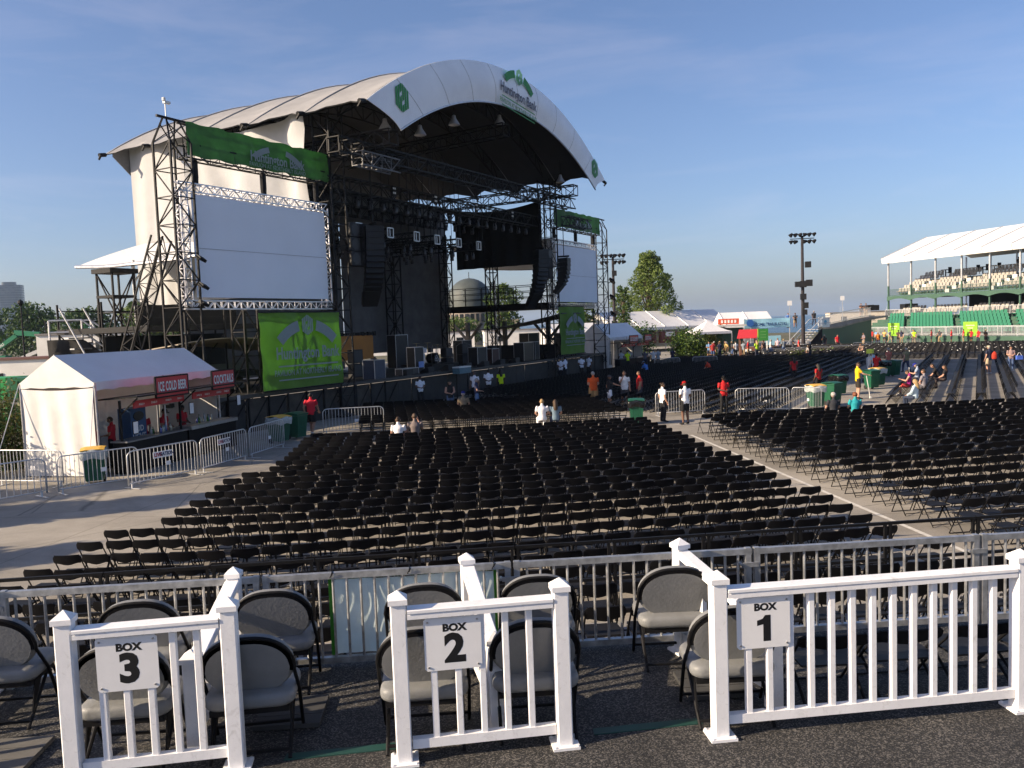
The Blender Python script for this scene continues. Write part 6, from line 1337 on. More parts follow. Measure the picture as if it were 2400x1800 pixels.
# ================================================================== people
SKIN = [M('skin_%d' % k, c, .55, var=.08, scale=12) for k, c in enumerate(((.48, .27, .19), (.36, .19, .12), (.14, .07, .045), (.06, .032, .022)))]
HAIR = {k: M('hair_' + k, c, .6, var=.25, scale=20) for k, c in dict(black=(.008, .007, .006), brown=(.05, .028, .014), blond=(.30, .20, .09), grey=(.32, .30, .28), red=(.16, .05, .02)).items()}
CLO = {}
def cloth(c, nm=None):
    k = nm or '%d_%d_%d' % c
    if k not in CLO: CLO[k] = M('cloth_' + k, S(*c), .8, var=.14, scale=7, bump=.25, bscale=22)
    return CLO[k]
SHOE = {'w': cloth((215, 212, 208)), 'b': cloth((22, 22, 24))}
def pose_joints(kind):
    J = dict(pel=(0, 0, .96), wai=(0, .0, 1.12), che=(0, -.01, 1.32), nec=(0, -.01, 1.49), hea=(0, .02, 1.62), look=(0, 1, -.1))
    for s, sx in (('l', -1), ('r', 1)):
        J['sh' + s] = (sx * .185, -.01, 1.425); J['el' + s] = (sx * .245, -.04, 1.14); J['wr' + s] = (sx * .255, .06, .90); J['hi' + s] = (sx * .095, 0, .93); J['kn' + s] = (sx * .11, .03, .50); J['an' + s] = (sx * .12, -.02, .085); J['to' + s] = (sx * .145, .16, .035)
    if kind == 'front':
        for s, sx in (('l', -1), ('r', 1)): J['el' + s] = (sx * .25, .0, 1.14); J['wr' + s] = (sx * .06, .24, 1.10)
        J['look'] = (0, 1, -.35)
    elif kind == 'crossed':
        J['ell'] = (-.25, .05, 1.14); J['wrl'] = (.10, .20, 1.22); J['elr'] = (.25, .05, 1.14); J['wrr'] = (-.10, .22, 1.18)
    elif kind == 'chin': J['elr'] = (.22, .18, 1.18); J['wrr'] = (.06, .19, 1.50)
    elif kind == 'point': J['elr'] = (.33, .18, 1.28); J['wrr'] = (.40, .42, 1.20); J['look'] = (.5, 1, 0)
    elif kind == 'reach': J['elr'] = (.22, .20, 1.20); J['wrr'] = (.18, .46, 1.14); J['ell'] = (-.24, .02, 1.14); J['wrl'] = (-.20, .24, 1.02); J['look'] = (.1, 1, -.3)
    elif kind == 'walk':
        J['knl'] = (-.10, .20, .53); J['anl'] = (-.10, .22, .12); J['tol'] = (-.11, .40, .07); J['knr'] = (.10, -.04, .50); J['anr'] = (.10, -.30, .13); J['tor'] = (.11, -.16, .035); J['ell'] = (-.25, -.14, 1.16); J['wrl'] = (-.24, -.06, .92); J['elr'] = (.25, .06, 1.15); J['wrr'] = (.24, .24, .98)
    elif kind in ('sit', 'sitread', 'sitlean', 'sitarm'):
        dz = -.41
        for k in list(J):
            if k[:2] in ('pe', 'wa', 'ch', 'ne', 'he', 'sh', 'el', 'wr', 'hi'): J[k] = (J[k][0], J[k][1] - .06, J[k][2] + dz)
        for s, sx in (('l', -1), ('r', 1)): J['hi' + s] = (sx * .10, -.03, .52); J['kn' + s] = (sx * .13, .38, .51); J['an' + s] = (sx * .13, .34, .09); J['to' + s] = (sx * .15, .52, .04); J['el' + s] = (sx * .26, .02, .74); J['wr' + s] = (sx * .12, .26, .62)
        if kind == 'sitread':
            for s, sx in (('l', -1), ('r', 1)): J['el' + s] = (sx * .25, .08, .76); J['wr' + s] = (sx * .09, .33, .84)
            J['look'] = (0, 1, -.6); J['hea'] = (0, .03, 1.20)
        if kind == 'sitlean':
            for k, d in (('wai', .05), ('che', .14), ('nec', .22), ('hea', .29), ('shl', .17), ('shr', .17)): J[k] = (J[k][0], J[k][1] + d, J[k][2] - d * .22)
            for s, sx in (('l', -1), ('r', 1)): J['el' + s] = (sx * .22, .28, .66); J['wr' + s] = (sx * .05, .42, .62)
            J['look'] = (0, 1, -.5)
        if kind == 'sitarm': J['elr'] = (.26, .06, .78); J['wrr'] = (.10, .12, 1.12); J['look'] = (-.4, 1, -.1)
    return {k: Vector(v) for k, v in J.items()}
def ell_tube(mb, rows):
    """rows: (centre, rx, ry, axis z-dir) closed loft of ellipses"""
    P = []; n = 12
    for i, (c, rx, ry) in enumerate(rows):
        a = rows[max(0, i - 1)][0]; b = rows[min(len(rows) - 1, i + 1)][0]; d = (b - a).normalized(); x = Vector((1, 0, 0)); x = (x - d * x.dot(d)).normalized() if abs(d.x) < .9 else Vector((0, 1, 0)); y = d.cross(x)
        P.append([c + x * (rx * math.cos(2 * math.pi * k / n)) + y * (ry * math.sin(2 * math.pi * k / n)) for k in range(n)])
    o = len(mb.v); mb.v += [tuple(p) for r in P for p in r]
    for i in range(len(P) - 1):
        for k in range(n): k2 = (k + 1) % n; mb.f.append((o + i * n + k, o + i * n + k2, o + (i + 1) * n + k2, o + (i + 1) * n + k)); mb.m.append(0)
    mb.f.append(tuple(o + k for k in range(n))[::-1]); mb.f.append(tuple(o + (len(P) - 1) * n + k for k in range(n))); mb.m += [0, 0]
def head_part(J, hair, mb):
    """head with brow, nose, chin, ears; indexes 0 skin 1 hair 5 dark (eyes, mouth)"""
    look = J['look'].normalized(); yaw = math.atan2(-look.x, look.y); pitch = math.asin(max(-1, min(1, look.z))); m4 = Matrix.Translation(J['hea']) @ Matrix.Rotation(yaw, 4, 'Z') @ Matrix.Rotation(pitch, 4, 'X'); n, r = 16, 11
    V = []
    for i in range(r + 1):
        ph = math.pi * i / r
        for k in range(n):
            a = 2 * math.pi * k / n; x = math.sin(ph) * math.cos(a); y = math.sin(ph) * math.sin(a); z = math.cos(ph); X, Y, Z = x * .077, y * .097, z * .118
            if z < 0: X *= 1 + .22 * z; Y *= 1 + .10 * z if y > 0 else 1 + .3 * z
            if y > .8 and -.35 < z < .12: Y += .016 * (1 - abs((z + .16) / .28)) * (1 if abs(x) < .3 else .1)
            if y > .5 and .12 < z < .3: Y += .004
            if y > .6 and z < -.75: Y += .006
            if hair in ('short', 'long', 'bun', 'curly') and (z > .45 or (y < .25 and z > -.35)): f = 1.10 if hair != 'curly' else 1.30; X *= f; Y *= f; Z *= 1.06
            V.append(m4 @ Vector((X, Y, Z)))
    o = len(mb.v); mb.v += [tuple(v) for v in V]
    for i in range(r):
        for k in range(n):
            k2 = (k + 1) % n; a = 2 * math.pi * (k + .5) / n; ph = math.pi * (i + .5) / r; x = math.sin(ph) * math.cos(a); y = math.sin(ph) * math.sin(a); z = math.cos(ph); mi = 0
            if hair != 'bald' and (z > .5 or (y < .2 and z > -.4) ): mi = 1
            if y > .72 and .0 < z < .2 and .2 < abs(x) < .6: mi = 5
            if y > .6 and -.68 < z < -.5 and abs(x) < .32: mi = 6
            mb.f.append((o + i * n + k, o + i * n + k2, o + (i + 1) * n + k2, o + (i + 1) * n + k)[::-1]); mb.m.append(mi)
    for sx in (-1, 1):
        m_ = len(mb.m); ell_tube(mb, [(m4 @ Vector((sx * .074, -.005, -.035)), .008, .012), (m4 @ Vector((sx * .088, -.012, .0)), .009, .02), (m4 @ Vector((sx * .084, -.01, .03)), .007, .014)])
    if hair in ('long',):
        P = []
        for i in range(9):
            a = math.pi * (1.0 + i / 8); P.append([m4 @ Vector((.088 * math.cos(a) * k_, .10 * math.sin(a) * k_ - (.0 if q < 2 else .02), z)) for q, (k_, z) in enumerate(((1.0, .06), (1.08, -.05), (1.12, -.16), (1.15, -.26), (.95, -.34)))])
        m_ = mb.mi; mb.mi = 1; mb.slab(P, .03, m4.to_3x3() @ Vector((0, -1, 0))); mb.mi = m_
    if hair == 'bun':
        s0 = len(mb.m); ell_tube(mb, [(m4 @ Vector((0, -.09, .05)), .01, .01), (m4 @ Vector((0, -.12, .07)), .04, .04), (m4 @ Vector((0, -.15, .08)), .03, .03)]); mb.m[s0:] = [1] * (len(mb.m) - s0)
    return m4
def hand_part(mb, wr, el, sx):
    d = (wr - el).normalized(); up = Vector((0, 0, 1)) if abs(d.z) < .9 else Vector((0, 1, 0)); x = d.cross(up).normalized(); y = x.cross(d)
    ell_tube(mb, [(wr - d * .02, .026, .02), (wr + d * .03, .038, .018), (wr + d * .085, .042, .015)])
    for k, L in enumerate((.065, .075, .07, .055)):
        b = wr + d * .08 + x * (-.03 + .02 * k); m_ = b + d * L * .55 - y * .008; e = b + d * L - y * .028; ell_tube(mb, [(b, .009, .009), (m_, .0085, .0085), (e, .006, .006)])
    b = wr + d * .02 + x * (.034 * -sx); ell_tube(mb, [(b, .011, .011), (b + d * .03 + x * (-sx * .02), .010, .010), (b + d * .06 + x * (-sx * .018), .007, .007)])
_remesh_cache = {}
def body_base(kind, fat, sleeve, leg):
    """fused body (voxel union) for a pose; returns verts, faces, region per face"""
    key = (kind, fat, sleeve, leg)
    if key in _remesh_cache: return _remesh_cache[key]
    J = pose_joints(kind); mb = MB(); f = fat
    up = (J['nec'] - J['pel']).normalized()
    ell_tube(mb, [(J['pel'] - up * .09, .13 * f, .105 * f), (J['pel'], .165 * f, .12 * f), (J['wai'], .150 * f, .112 * f), (J['che'], .178 * f, .120 * f), (J['nec'] - up * .085, .165 * f, .09), (J['nec'] - up * .03, .085, .065), (J['nec'] + up * .02, .056, .056), (J['nec'] + up * .09, .052, .054)])
    for s in 'lr':
        sh, el, wr, hi, kn, an, to = (J[k + s] for k in ('sh', 'el', 'wr', 'hi', 'kn', 'an', 'to'))
        ell_tube(mb, [(J['che'].lerp(sh, .55), .075, .075), (sh, .068, .066), (sh.lerp(el, .5), .052 * (f * .5 + .5), .05), (el, .043, .042), (el.lerp(wr, .35), .042, .04), (wr, .028, .025)])
        if sleeve != 'none':
            e = .62 if sleeve == 'short' else 1.0; ell_tube(mb, [(sh, .072, .072), (sh.lerp(el, .5), .064, .064), (sh.lerp(el, e), .064, .066)])
            if sleeve == 'long': ell_tube(mb, [(el, .056, .056), (el.lerp(wr, .9), .04, .04)])
        ell_tube(mb, [(hi + Vector((0, 0, .04)) if kind[:3] != 'sit' else hi, .10 * f, .10 * f), (hi.lerp(kn, .45), .088 * f, .09 * f), (kn, .062, .062), (kn.lerp(an, .35), .058, .062), (an, .038, .042)])
        if leg == 'shorts': ell_tube(mb, [(hi, .105 * f, .105 * f), (hi.lerp(kn, .85), .10 * f, .10 * f)])
        if leg == 'pants': ell_tube(mb, [(hi, .102 * f, .102 * f), (kn, .075, .075), (an, .058, .062)])
        ell_tube(mb, [(an + Vector((0, 0, .03)), .042, .046), (an - Vector((0, 0, .02)) - (to - an).normalized() * .03, .045, .05), (an.lerp(to, .5) - Vector((0, 0, .01)), .046, .042), (to, .044, .03), (to + (to - an) * .18, .03, .02)])
    me = mb.mesh('body', SKIN[0]); o = bpy.data.objects.new('body', me); COL.objects.link(o); md = o.modifiers.new('fuse', 'REMESH'); md.mode = 'VOXEL'; md.voxel_size = .024; md.use_smooth_shade = True; ms = o.modifiers.new('smooth', 'SMOOTH'); ms.factor = .5; ms.iterations = 2
    ev = bpy.data.meshes.new_from_object(o.evaluated_get(bpy.context.evaluated_depsgraph_get())); bpy.data.objects.remove(o); bpy.data.meshes.remove(me)
    V = np.zeros(len(ev.vertices) * 3, np.float32); ev.vertices.foreach_get('co', V); V = V.reshape(-1, 3); F = [tuple(p.vertices) for p in ev.polygons]; C = np.zeros(len(F) * 3, np.float32); ev.polygons.foreach_get('center', C); C = C.reshape(-1, 3); bpy.data.meshes.remove(ev)
    bones = [('torso', J['pel'] - up * .05, J['nec'] - up * .04, .15), ('neck', J['nec'] - up * .0, J['hea'], .05), ('pelvis', J['pel'] - up * .12, J['pel'] + up * .0, .14)]
    for s in 'lr': bones += [('upper', J['sh' + s], J['el' + s], .05), ('fore', J['el' + s], J['wr' + s], .04), ('thigh', J['hi' + s], J['kn' + s], .085), ('calf', J['kn' + s], J['an' + s], .05), ('foot', J['an' + s] - Vector((0, 0, .03)), J['to' + s], .045)]
    D = []; T = []
    for nm, a, b, r in bones:
        a = np.array(a); b = np.array(b); ab = b - a; t = np.clip(((C - a) @ ab) / (ab @ ab), 0, 1); D.append(np.linalg.norm(C - (a + t[:, None] * ab), axis=1) - r); T.append(t)
    bi = np.argmin(np.stack(D), 0); tt = np.stack(T)[bi, np.arange(len(C))]; reg = np.zeros(len(C), int)
    for i, (nm, *_r) in enumerate(bones):
        m_ = bi == i
        if nm == 'torso': v = np.full(m_.sum(), 2)
        elif nm == 'neck': v = np.zeros(m_.sum(), int)
        elif nm == 'pelvis': v = np.full(m_.sum(), 3)
        elif nm == 'upper': v = np.where(tt[m_] < {'none': .02, 'short': .66, 'long': 2}[sleeve], 2, 0)
        elif nm == 'fore': v = np.full(m_.sum(), 2 if sleeve == 'long' else 0); v = np.where(tt[m_] > .93, 0, v)
        elif nm == 'thigh': v = np.where(tt[m_] < (.88 if leg == 'shorts' else 2), 3, 0)
        elif nm == 'calf': v = np.where(tt[m_] > .93, 4, 3 if leg == 'pants' else 0)
        else: v = np.full(m_.sum(), 4)
        reg[m_] = v
    _remesh_cache[key] = (V, F, reg, J); return _remesh_cache[key]
def person(label, x, y, face, kind, shirt, pants, leg='pants', sleeve='short', hair='short', hc='brown', skin=0, shoe='b', fat=1.0, h=1.75, z=0, cap=None, hold=None, group=None):
    V, F, reg, J = body_base(kind, fat, sleeve, leg); mb = MB(); mb.v = [tuple(v) for v in V]; mb.f = list(F); mb.m = list(reg); nb = len(F)
    m4 = head_part(J, hair, mb)
    for s, sx in (('l', -1), ('r', 1)): hand_part(mb, J['wr' + s], J['el' + s], sx)
    sc = h / 1.75 ; me = mb.mesh('person', [SKIN[skin], HAIR[hc], cloth(shirt), cloth(pants), SHOE[shoe], ink_black, M('lip', (.22, .08, .06), .5, var=0)], True)
    o = bpy.data.objects.new('person', me); link(o); o.location = (x, y, z + .004); o.rotation_euler = (0, 0, R(face)); o.scale = (sc, sc, sc); tag(o, label, 'person', group)
    if cap:
        cb = MB(); P = [[m4 @ Vector((.086 * math.cos(a) * k_, .106 * math.sin(a) * k_, z_)) for a in np.linspace(0, 2 * math.pi, 15)] for k_, z_ in ((1.02, .035), (1.02, .075), (.85, .115), (.45, .135), (.02, .138))]; cb.grid(P); cb.grid([r_[::-1] for r_ in P])
        cb.slab([[m4 @ Vector((.075 * math.cos(a) * k_, .10 * math.sin(a) * k_ + (.0 if k_ < 1.1 else .03), .035 - (.0 if k_ < 1.1 else .012))) for a in np.linspace(.5, math.pi - .5, 7)] for k_ in (1.0, 1.65)], .006, m4.to_3x3() @ Vector((0, 0, 1))); part('cap', cb, cloth(cap), o, True)
    return o
O = 'people around the seats and stage'
# face: degrees, 0 looks away from the camera (+y), 90 looks left, 180 toward the camera, 270 right
person('man in orange patterned shirt and khaki shorts seen from behind', 4.0, 40.9, 5, 'front', (208, 84, 30), (168, 130, 84), 'shorts', hair='short', hc='grey', skin=0, fat=1.25, h=1.86)
person('person in black tee and white shorts stretching out an arm', 4.75, 40.6, 285, 'point', (28, 28, 32), (222, 222, 226), 'shorts', skin=1, h=1.66, cap=(90, 92, 96))
person('man in white printed tee and dark shorts with hand at his face', 5.55, 41.0, 178, 'chin', (228, 226, 224), (62, 58, 58), 'shorts', skin=1, fat=1.15, h=1.82)
person('heavy man in long red tee standing beside the man in white', 6.35, 41.4, 92, 'stand', (178, 34, 34), (60, 60, 66), 'shorts', skin=1, fat=1.35, h=1.76)
person('woman in white shirt and dark trousers facing the seats', 6.25, 34.5, 290, 'stand', (236, 236, 236), (26, 26, 30), 'pants', hair='bun', hc='brown', skin=1, h=1.66)
person('man in white shirt with red cap and black shorts', 6.95, 33.4, 25, 'front', (240, 240, 242), (20, 20, 22), 'shorts', skin=2, h=1.76, cap=(190, 24, 30))
person('person in red shirt with black cap and white cuffs facing the seats', 9.25, 36.3, 190, 'front', (190, 28, 32), (20, 20, 22), 'pants', 'short', skin=3, h=1.72, cap=(16, 16, 18))
person('man in red polo and black shorts walking past the bins', -8.35, 34.3, -5, 'walk', (198, 30, 48), (22, 22, 24), 'shorts', hair='short', hc='black', skin=1, fat=1.1, h=1.8, shoe='w')
person('seated woman in white top with dark hair bun', -3.95, 28.4, 0, 'sit', (238, 236, 236), (40, 42, 60), 'pants', hair='bun', hc='brown', skin=0, h=1.68)
person('seated man in grey tee touching his face', -3.40, 28.5, 8, 'sitarm', (120, 108, 104), (50, 50, 58), 'pants', hair='short', hc='brown', skin=0, h=1.8)
person('seated blond person in white top beside a dark haired companion', 1.15, 32.9, 5, 'sit', (232, 230, 232), (225, 225, 228), 'pants', hair='short', hc='blond', h=1.72)
person('seated dark haired woman in patterned blue top', 1.68, 32.95, 5, 'sit', (105, 125, 140), (50, 60, 90), 'pants', hair='long', hc='brown', h=1.66)
person('woman with long curly hair in black tank top near the stage', -3.05, 40.6, 200, 'front', (22, 22, 24), (86, 104, 132), 'pants', 'none', 'long', 'brown', h=1.68)
person('seated man in tan shirt wearing a blue cap', -2.25, 38.0, -5, 'sit', (128, 112, 90), (70, 70, 74), 'pants', hc='grey', h=1.74, cap=(36, 48, 150))
person('grey haired man in navy shirt looking down at his hands', -1.75, 40.6, 280, 'front', (34, 42, 74), (92, 118, 158), 'pants', 'short', 'short', 'grey', h=1.76)
person('guard in white shirt at the stage front, next to the cool box', -2.1, 46.6, 160, 'stand', (226, 228, 236), (22, 22, 26), skin=2, hair='short', hc='black', h=1.78)
person('guard in white shirt with hands joined at the stage front', -1.35, 48.0, 185, 'front', (226, 228, 236), (22, 22, 26), skin=3, hair='short', hc='black', h=1.8)
person('person in bright yellow safety shirt at the stage front', -.65, 49.0, 20, 'stand', (205, 232, 20), (24, 24, 26), hair='long', hc='black', skin=3, h=1.7)
person('crew member in white shirt leaning at the stage edge', -5.0, 45.2, 200, 'front', (220, 224, 232), (24, 24, 28), hc='black', skin=2, h=1.7)
for i, (x, y, fc, ps, lab) in enumerate(((3.6, 60.5, 170, 'front', 'guard in white shirt near the right stage tower, hat on'), (4.0, 61.8, 60, 'stand', 'guard in white shirt behind another near the right stage tower'), (5.3, 62.8, 200, 'front', 'guard in white shirt below the far green banner'), (5.9, 63.2, 130, 'stand', 'taller guard in white shirt below the far green banner'))): person(lab, x, y, fc, ps, (224, 226, 238), (22, 22, 28), skin=2, hc='black', h=1.78 + .03 * (i == 3))
person('person in yellow safety vest by the far tent', 10.0, 71.5, 20, 'stand', (196, 226, 20), (30, 30, 34), hc='black', skin=2)
for i, (x, y, sh, lab) in enumerate(((9.6, 72.5, (200, 204, 214), 'person in pale shirt left of the yellow vest by the far tent'), (10.4, 73.2, (214, 216, 224), 'person in white shirt behind the yellow vest by the far tent'), (11.6, 72.0, (90, 92, 104), 'person in grey shirt waiting at the far tent'), (12.4, 72.4, (212, 214, 218), 'person in white tee waiting at the far tent counter'), (12.9, 73.0, (150, 158, 166), 'person in pale grey tee waiting at the far tent counter'), (14.2, 73.2, (40, 40, 70), 'person in dark shirt at the far tent counter'))): person(lab, x, y, [30, 350, 320, 340, 10, 300][i], ['stand', 'front', 'front', 'stand', 'crossed', 'reach'][i], sh, (40, 44, 60), skin=[2, 1, 0, 0, 1, 2][i], hc=['black', 'brown'][i % 2])
person('seated person in blue shirt and pale blue cap near the far tent', 9.9, 61.0, 40, 'sitlean', (70, 120, 190), (40, 50, 80), h=1.75, cap=(150, 170, 200))
person('seated person in orange red top among the dark floor seats', 14.3, 60.0, 50, 'sitlean', (196, 66, 40), (40, 40, 44), hc='black', h=1.7)
person('man in yellow shirt and dark shorts holding a litter picker', 17.05, 40.9, 262, 'reach', (226, 182, 20), (44, 38, 32), 'shorts', hc='brown', h=1.82)
person('woman in black with red vest behind the green bin', 16.1, 43.6, 30, 'stand', (178, 32, 32), (22, 22, 24), hair='long', hc='black', skin=2, h=1.68)
person('woman in red top with black ponytail on the main floor', 17.5, 51.5, 10, 'stand', (182, 36, 40), (20, 20, 24), 'pants', hair='long', hc='black', skin=2, h=1.7)
person('worker in red shirt with grey cap beside the brooms', 22.4, 51.0, 300, 'reach', (190, 30, 34), (24, 24, 28), skin=3, hc='black', h=1.76)
person('man in light blue shirt and maroon cap beyond the brooms', 22.9, 52.6, 30, 'stand', (150, 180, 205), (60, 60, 66), h=1.76, cap=(120, 26, 40))
person('man in salmon shirt and blue jeans walking up the side aisle', 25.6, 56.4, 15, 'walk', (170, 100, 84), (70, 92, 140), 'pants', hc='grey', h=1.8, shoe='w', cap=(170, 168, 165))
person('man in olive shirt and dark jeans walking up the side aisle', 27.1, 57.0, 12, 'walk', (122, 118, 88), (44, 56, 82), 'pants', fat=1.12, hc='grey', h=1.74)
person('man in navy tee and khaki shorts carrying a red bag', 30.7, 53.4, 20, 'stand', (40, 46, 66), (176, 158, 132), 'shorts', hc='grey', h=1.84, shoe='w', cap=(220, 212, 190))
person('dark haired woman holding a small blue bag', 33.2, 55.2, 170, 'front', (150, 126, 122), (70, 88, 124), 'pants', hair='long', hc='brown', h=1.68, shoe='w')
person('seated woman in magenta top with bare legs facing the stage', 20.0, 41.9, 62, 'sitread', (150, 30, 110), (190, 60, 60), 'shorts', 'none', 'bun', 'brown', h=1.68, shoe='w')
person('seated man in pale blue tee and cap reading', 22.2, 45.6, 66, 'sitread', (140, 152, 172), (70, 70, 80), 'pants', hc='grey', h=1.82, cap=(50, 60, 160))
person('seated man in black tee beside a brown haired companion', 23.4, 45.6, 62, 'sitlean', (30, 26, 26), (40, 40, 46), 'pants', hc='brown', h=1.8)
person('seated woman with long brown hair in black top', 23.2, 44.6, 62, 'sit', (34, 30, 32), (60, 50, 50), 'pants', hair='long', hc='brown', h=1.68)
person('seated man in grey tee seen from behind in the side block', 19.9, 40.2, 40, 'sit', (128, 124, 130), (70, 70, 76), 'pants', hc='brown', h=1.86, fat=1.2)
person('seated blond woman in pale denim jacket', 17.4, 35.9, 45, 'sit', (176, 196, 206), (40, 50, 70), 'pants', 'long', 'long', 'blond', h=1.72)
person('seated person with grey curly hair in dark top behind the bins', 12.0, 31.05, 5, 'sit', (44, 46, 52), (30, 30, 34), 'pants', 'short', 'curly', 'grey', h=1.75)
person('seated person with curly red hair in teal top', 12.85, 31.15, 5, 'sit', (36, 150, 158), (40, 40, 50), 'pants', 'short', 'curly', 'red', h=1.7)
# bar staff under the near tent
for i, (x, y, fc, ps, hc_, cp, lab) in enumerate(((.45, .55, 40, 'reach', 'black', None, 'bar worker in red polo leaning beside the closed tent wall'), (1.75, .9, 20, 'front', 'brown', None, 'bar worker in red polo with back turned, left of the blue panel'), (3.35, .9, 330, 'stand', 'black', None, 'bar worker in red polo half hidden by the middle post'), (4.35, .75, 190, 'front', 'black', (20, 20, 22), 'bar worker in red polo and black cap at the cocktail counter'), (5.35, .7, 175, 'front', 'black', None, 'bar worker in red polo with dark glasses at the cocktail counter'))):
    p = TL(x, y); person(lab, p.x, p.y, math.degrees(TR) + (-90 if i > 2 else 90) * 0 + (fc if i < 3 else fc), ps, (186, 30, 42), (24, 24, 28), 'pants', hair='short', hc=hc_, skin=1 + (i == 4), cap=cp, h=1.78 - .06 * i % .1)
# small crowd round the kiosk
CR = [((150, 40, 40), 'red'), ((40, 44, 66), 'navy'), ((190, 160, 100), 'tan'), ((60, 60, 64), 'charcoal'), ((210, 210, 210), 'white'), ((120, 130, 140), 'grey'), ((196, 40, 40), 'bright red'), ((170, 210, 40), 'lime'), ((90, 70, 60), 'brown'), ((110, 150, 190), 'light blue')]
PS = ['stand', 'front', 'walk', 'crossed', 'stand', 'chin']
for i in range(17):
    c, nm = CR[i % 10]; px = 19.4 + (i % 9) * .62 + random.uniform(-.2, .2) if i < 13 else 24 + (i - 13) * 1.4; py = 80 + (i // 9) * 2.4 + random.uniform(-.6, .6) if i < 13 else 80.5 + random.uniform(0, 1.5)
    person('%s shirted person %s in the crowd beside the red kiosk' % (nm, ['standing', 'with joined hands', 'walking', 'with crossed arms', 'standing', 'touching the face'][i % 6]), px, py, random.choice([20, 100, 180, 250, 300]), PS[i % 6], c, random.choice([(40, 44, 60), (30, 30, 34), (70, 90, 130), (150, 130, 100)]), 'shorts' if i % 3 == 0 else 'pants', skin=i % 4, hc=['black', 'brown', 'grey', 'blond'][i % 4], hair='long' if i % 5 == 2 else 'short', z=.2, group='crowd by the kiosk')
for i in range(20):   # people waiting along the terrace rail
    c, nm = CR[(i * 3 + 1) % 10]; p = ST(4.4 + i * 1.15 + random.uniform(-.4, .4) if i < 15 else 23 + (i - 15) * 1.3, -11.5 - random.uniform(0, 1.2), 0)
    person('%s shirted person %s along the terrace rail' % (nm, ['standing', 'with joined hands', 'walking', 'with crossed arms', 'standing', 'touching the face'][i % 6]), p.x, p.y, random.choice([60, 100, 140, 200]), PS[i % 6], (190, 30, 36) if 14 < i < 19 else c, random.choice([(40, 44, 60), (30, 30, 34), (150, 130, 100)]), 'shorts' if i % 2 else 'pants', skin=(i * 2) % 4, hc=['black', 'brown', 'grey', 'blond'][i % 4], z=.1, group='people along the terrace rail')
for i, (x, y, z, sh, lab) in enumerate(((32.2, 96.5, 2.75, (90, 130, 200), 'person in blue shirt on the ramp above the welcome banner'), (33.2, 97.0, 2.75, (50, 50, 56), 'person in dark shirt on the ramp above the welcome banner'), (35.2, 96.5, 2.9, (40, 40, 44), 'person in dark shirt at the top of the metal stair'), (45.5, 108, 3.7, (90, 70, 60), 'person behind the ramp railing'), (46.4, 108.6, 3.7, (60, 50, 50), 'second person behind the ramp railing'), (33.2, 88.0, .3, (30, 30, 34), 'person in dark shirt at the foot of the green wall'), (34.4, 87.6, .3, (200, 40, 50), 'person in red shirt at the foot of the green wall'), (38.6, 91.0, .3, (120, 110, 120), 'person in grey shirt before the green wall'), (40.6, 92.0, .3, (210, 120, 40), 'person in orange shirt before the green wall'), (29.0, 85.5, .2, (30, 30, 34), 'person in black shirt left of the light mast'), (27.6, 86, .2, (190, 170, 180), 'person in pale shirt below the small blue banner'), (26.8, 74.5, 0, (26, 26, 30), 'person in black tee among the far seats'))):
    person(lab, x, y, [200, 150, 180, 190, 160, 120, 200, 100, 180, 250, 170, 60][i], PS[i % 6], sh, [(60, 60, 70), (150, 130, 100), (40, 44, 60)][i % 3], 'shorts' if i % 2 else 'pants', skin=i % 3, hc=['black', 'brown', 'grey'][i % 3], z=z)
for i, (x, y, ps, lab) in enumerate(((15.5, 7.4, 'front', 'dark silhouetted person standing at the back of the upper storey'), (19.4, 9.0, 'chin', 'dark silhouetted person with a hat at the back of the upper storey'))):
    p = ST(x, y, 9.2); person(lab, p.x, p.y, 120, ps, (26, 26, 30), (24, 24, 26), 'shorts' if i == 0 else 'pants', skin=2, hc='black', z=9.2, cap=(20, 20, 22) if i else None)
for i, (s, n, lab, sh) in enumerate(((47.0, 14, 'seated person in pale top low among the far section seats', (190, 180, 175)), (47.5, 18.5, 'seated person with brown hair among the far section seats', (120, 100, 90)), (48.2, 32, 'seated person in black among the far section seats', (24, 24, 26)), (48.6, 34, 'second seated person in black among the far section seats', (30, 28, 28)), (50.0, 41, 'seated person in red among the far section seats', (186, 30, 40)))):
    p = SL(s, -n); person(lab, p.x, p.y, 60 + math.degrees(SA), 'sitlean', sh, (40, 40, 46), hc=['blond', 'brown', 'black'][i % 3], z=.1 + .09 * i)
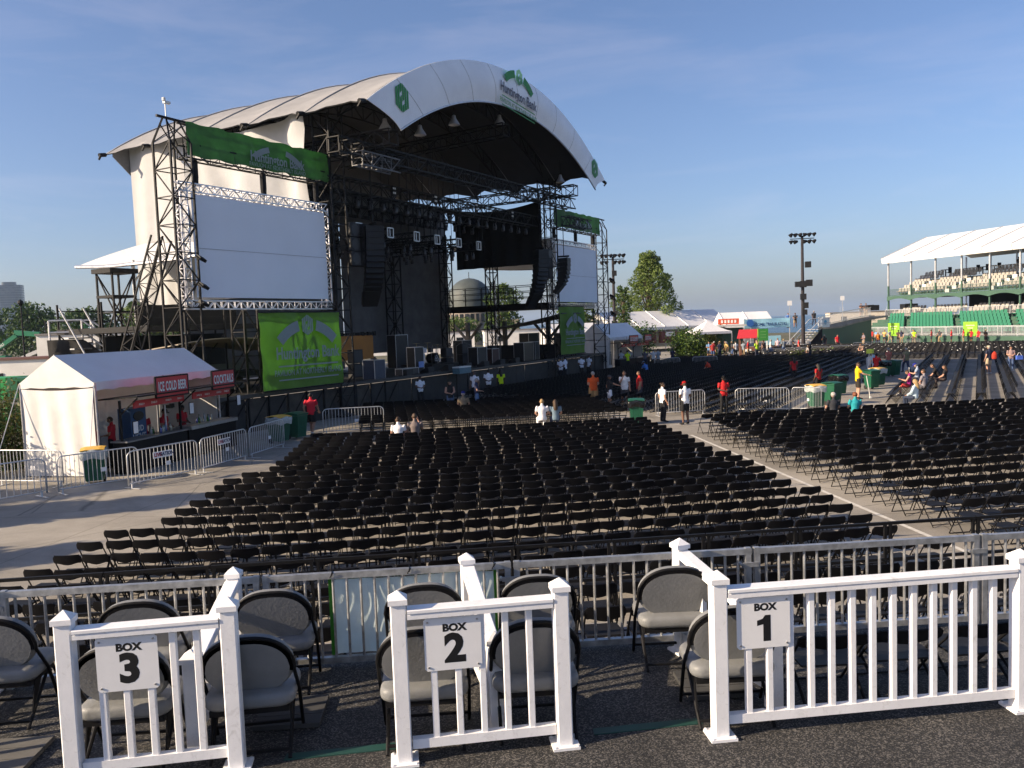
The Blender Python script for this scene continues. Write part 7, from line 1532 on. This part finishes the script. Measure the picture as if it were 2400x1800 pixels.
# hand held things
t = thing('litter_picker', 'long white litter picker in the hand of the man in yellow', 'tool', (17.55, 40.85, .02), R(10)); mb = MB(); mb.tube([(.1, 0, 0), (-.12, 0, 1.22)], .018, 6); part('shaft', mb, white_paint, t); mb = MB(); mb.box((.12, 0, .05), (.1, .06, .1)); part('claw', mb, white_paint, t)
mb = MB(); P = [[(.17 * math.cos(a) * k_, .07 * math.sin(a) * k_, z) for a in np.linspace(0, 2 * math.pi, 13)] for k_, z in ((.5, 0), (1, .05), (1, .3), (.7, .42), (.15, .5))]; mb.grid(P); single('red_bag', mb, cloth((206, 64, 44)), 'red bag hanging at the side of the man in navy tee', 'bag', loc=(31.0, 53.3, .95))
t = thing('blue_bag', 'small blue carrier bag in the hand of the dark haired woman', 'bag', (33.55, 54.85, .78), 0); mb = MB(); mb.box((0, 0, .13), (.4, .18, .26)); part('body', mb, cloth((70, 100, 190)), t); mb = MB(); mb.tube([(-.15, 0, .26), (-.05, 0, .45), (.05, 0, .45), (.15, 0, .26)], .014, 5); part('handle', mb, white_paint, t)
mb = MB(); mb.box((0, 0, .12), (.22, .02, .3)); single('booklet', mb, sign_white, 'white booklet in the hands of the seated man with blue cap', 'booklet', loc=(21.9, 45.75, .88), rz=R(66))
for k in range(3):
    t = thing('dust_pan_broom', 'lime headed broom standing in the cart beside the worker in red', 'broom', (21.5 + k * .22, 50.2 + k * .1, .3), R(20 * k), 'lime brooms in the cart'); mb = MB(); mb.tube([(0, 0, 0), (.12 - .12 * k, 0, 1.5)], .018, 5); part('handle', mb, white_paint, t); mb = MB(); mb.box((.12 - .12 * k, 0, 1.6), (.32, .08, .26)); part('brush', mb, cloth((196, 214, 90)), t)
t = thing('cleaning_cart', 'low dark cleaning cart holding the brooms', 'cart', (21.8, 50.3, 0), R(20)); mb = MB(); mb.box((0, 0, .5), (.9, .5, .5)); part('tray', mb, black_plastic, t)
for sx in (-.35, .35): mb = MB(); mb.tube([(sx, -.27, .13), (sx, .27, .13)], .13, 10); part('wheel', mb, rubber, t)

# ------------------------------------------------------------------ air
hz = bpy.data.materials.new('haze_air'); hz.use_nodes = True; hn = hz.node_tree.nodes; hn.remove(hn['Principled BSDF']); pv = hn.new('ShaderNodeVolumePrincipled'); pv.inputs['Color'].default_value = (.55, .72, .95, 1); pv.inputs['Density'].default_value = .00012; pv.inputs['Anisotropy'].default_value = .2
hz.node_tree.links.new(pv.outputs[0], hn['Material Output'].inputs['Volume'])
mb = MB(); mb.box((1000, 4000, 59), (21000, 15000, 126)); o = part('haze', mb, hz); o['kind'] = 'stuff'; tag(o, 'thin pale air over the lake and the park', 'haze')
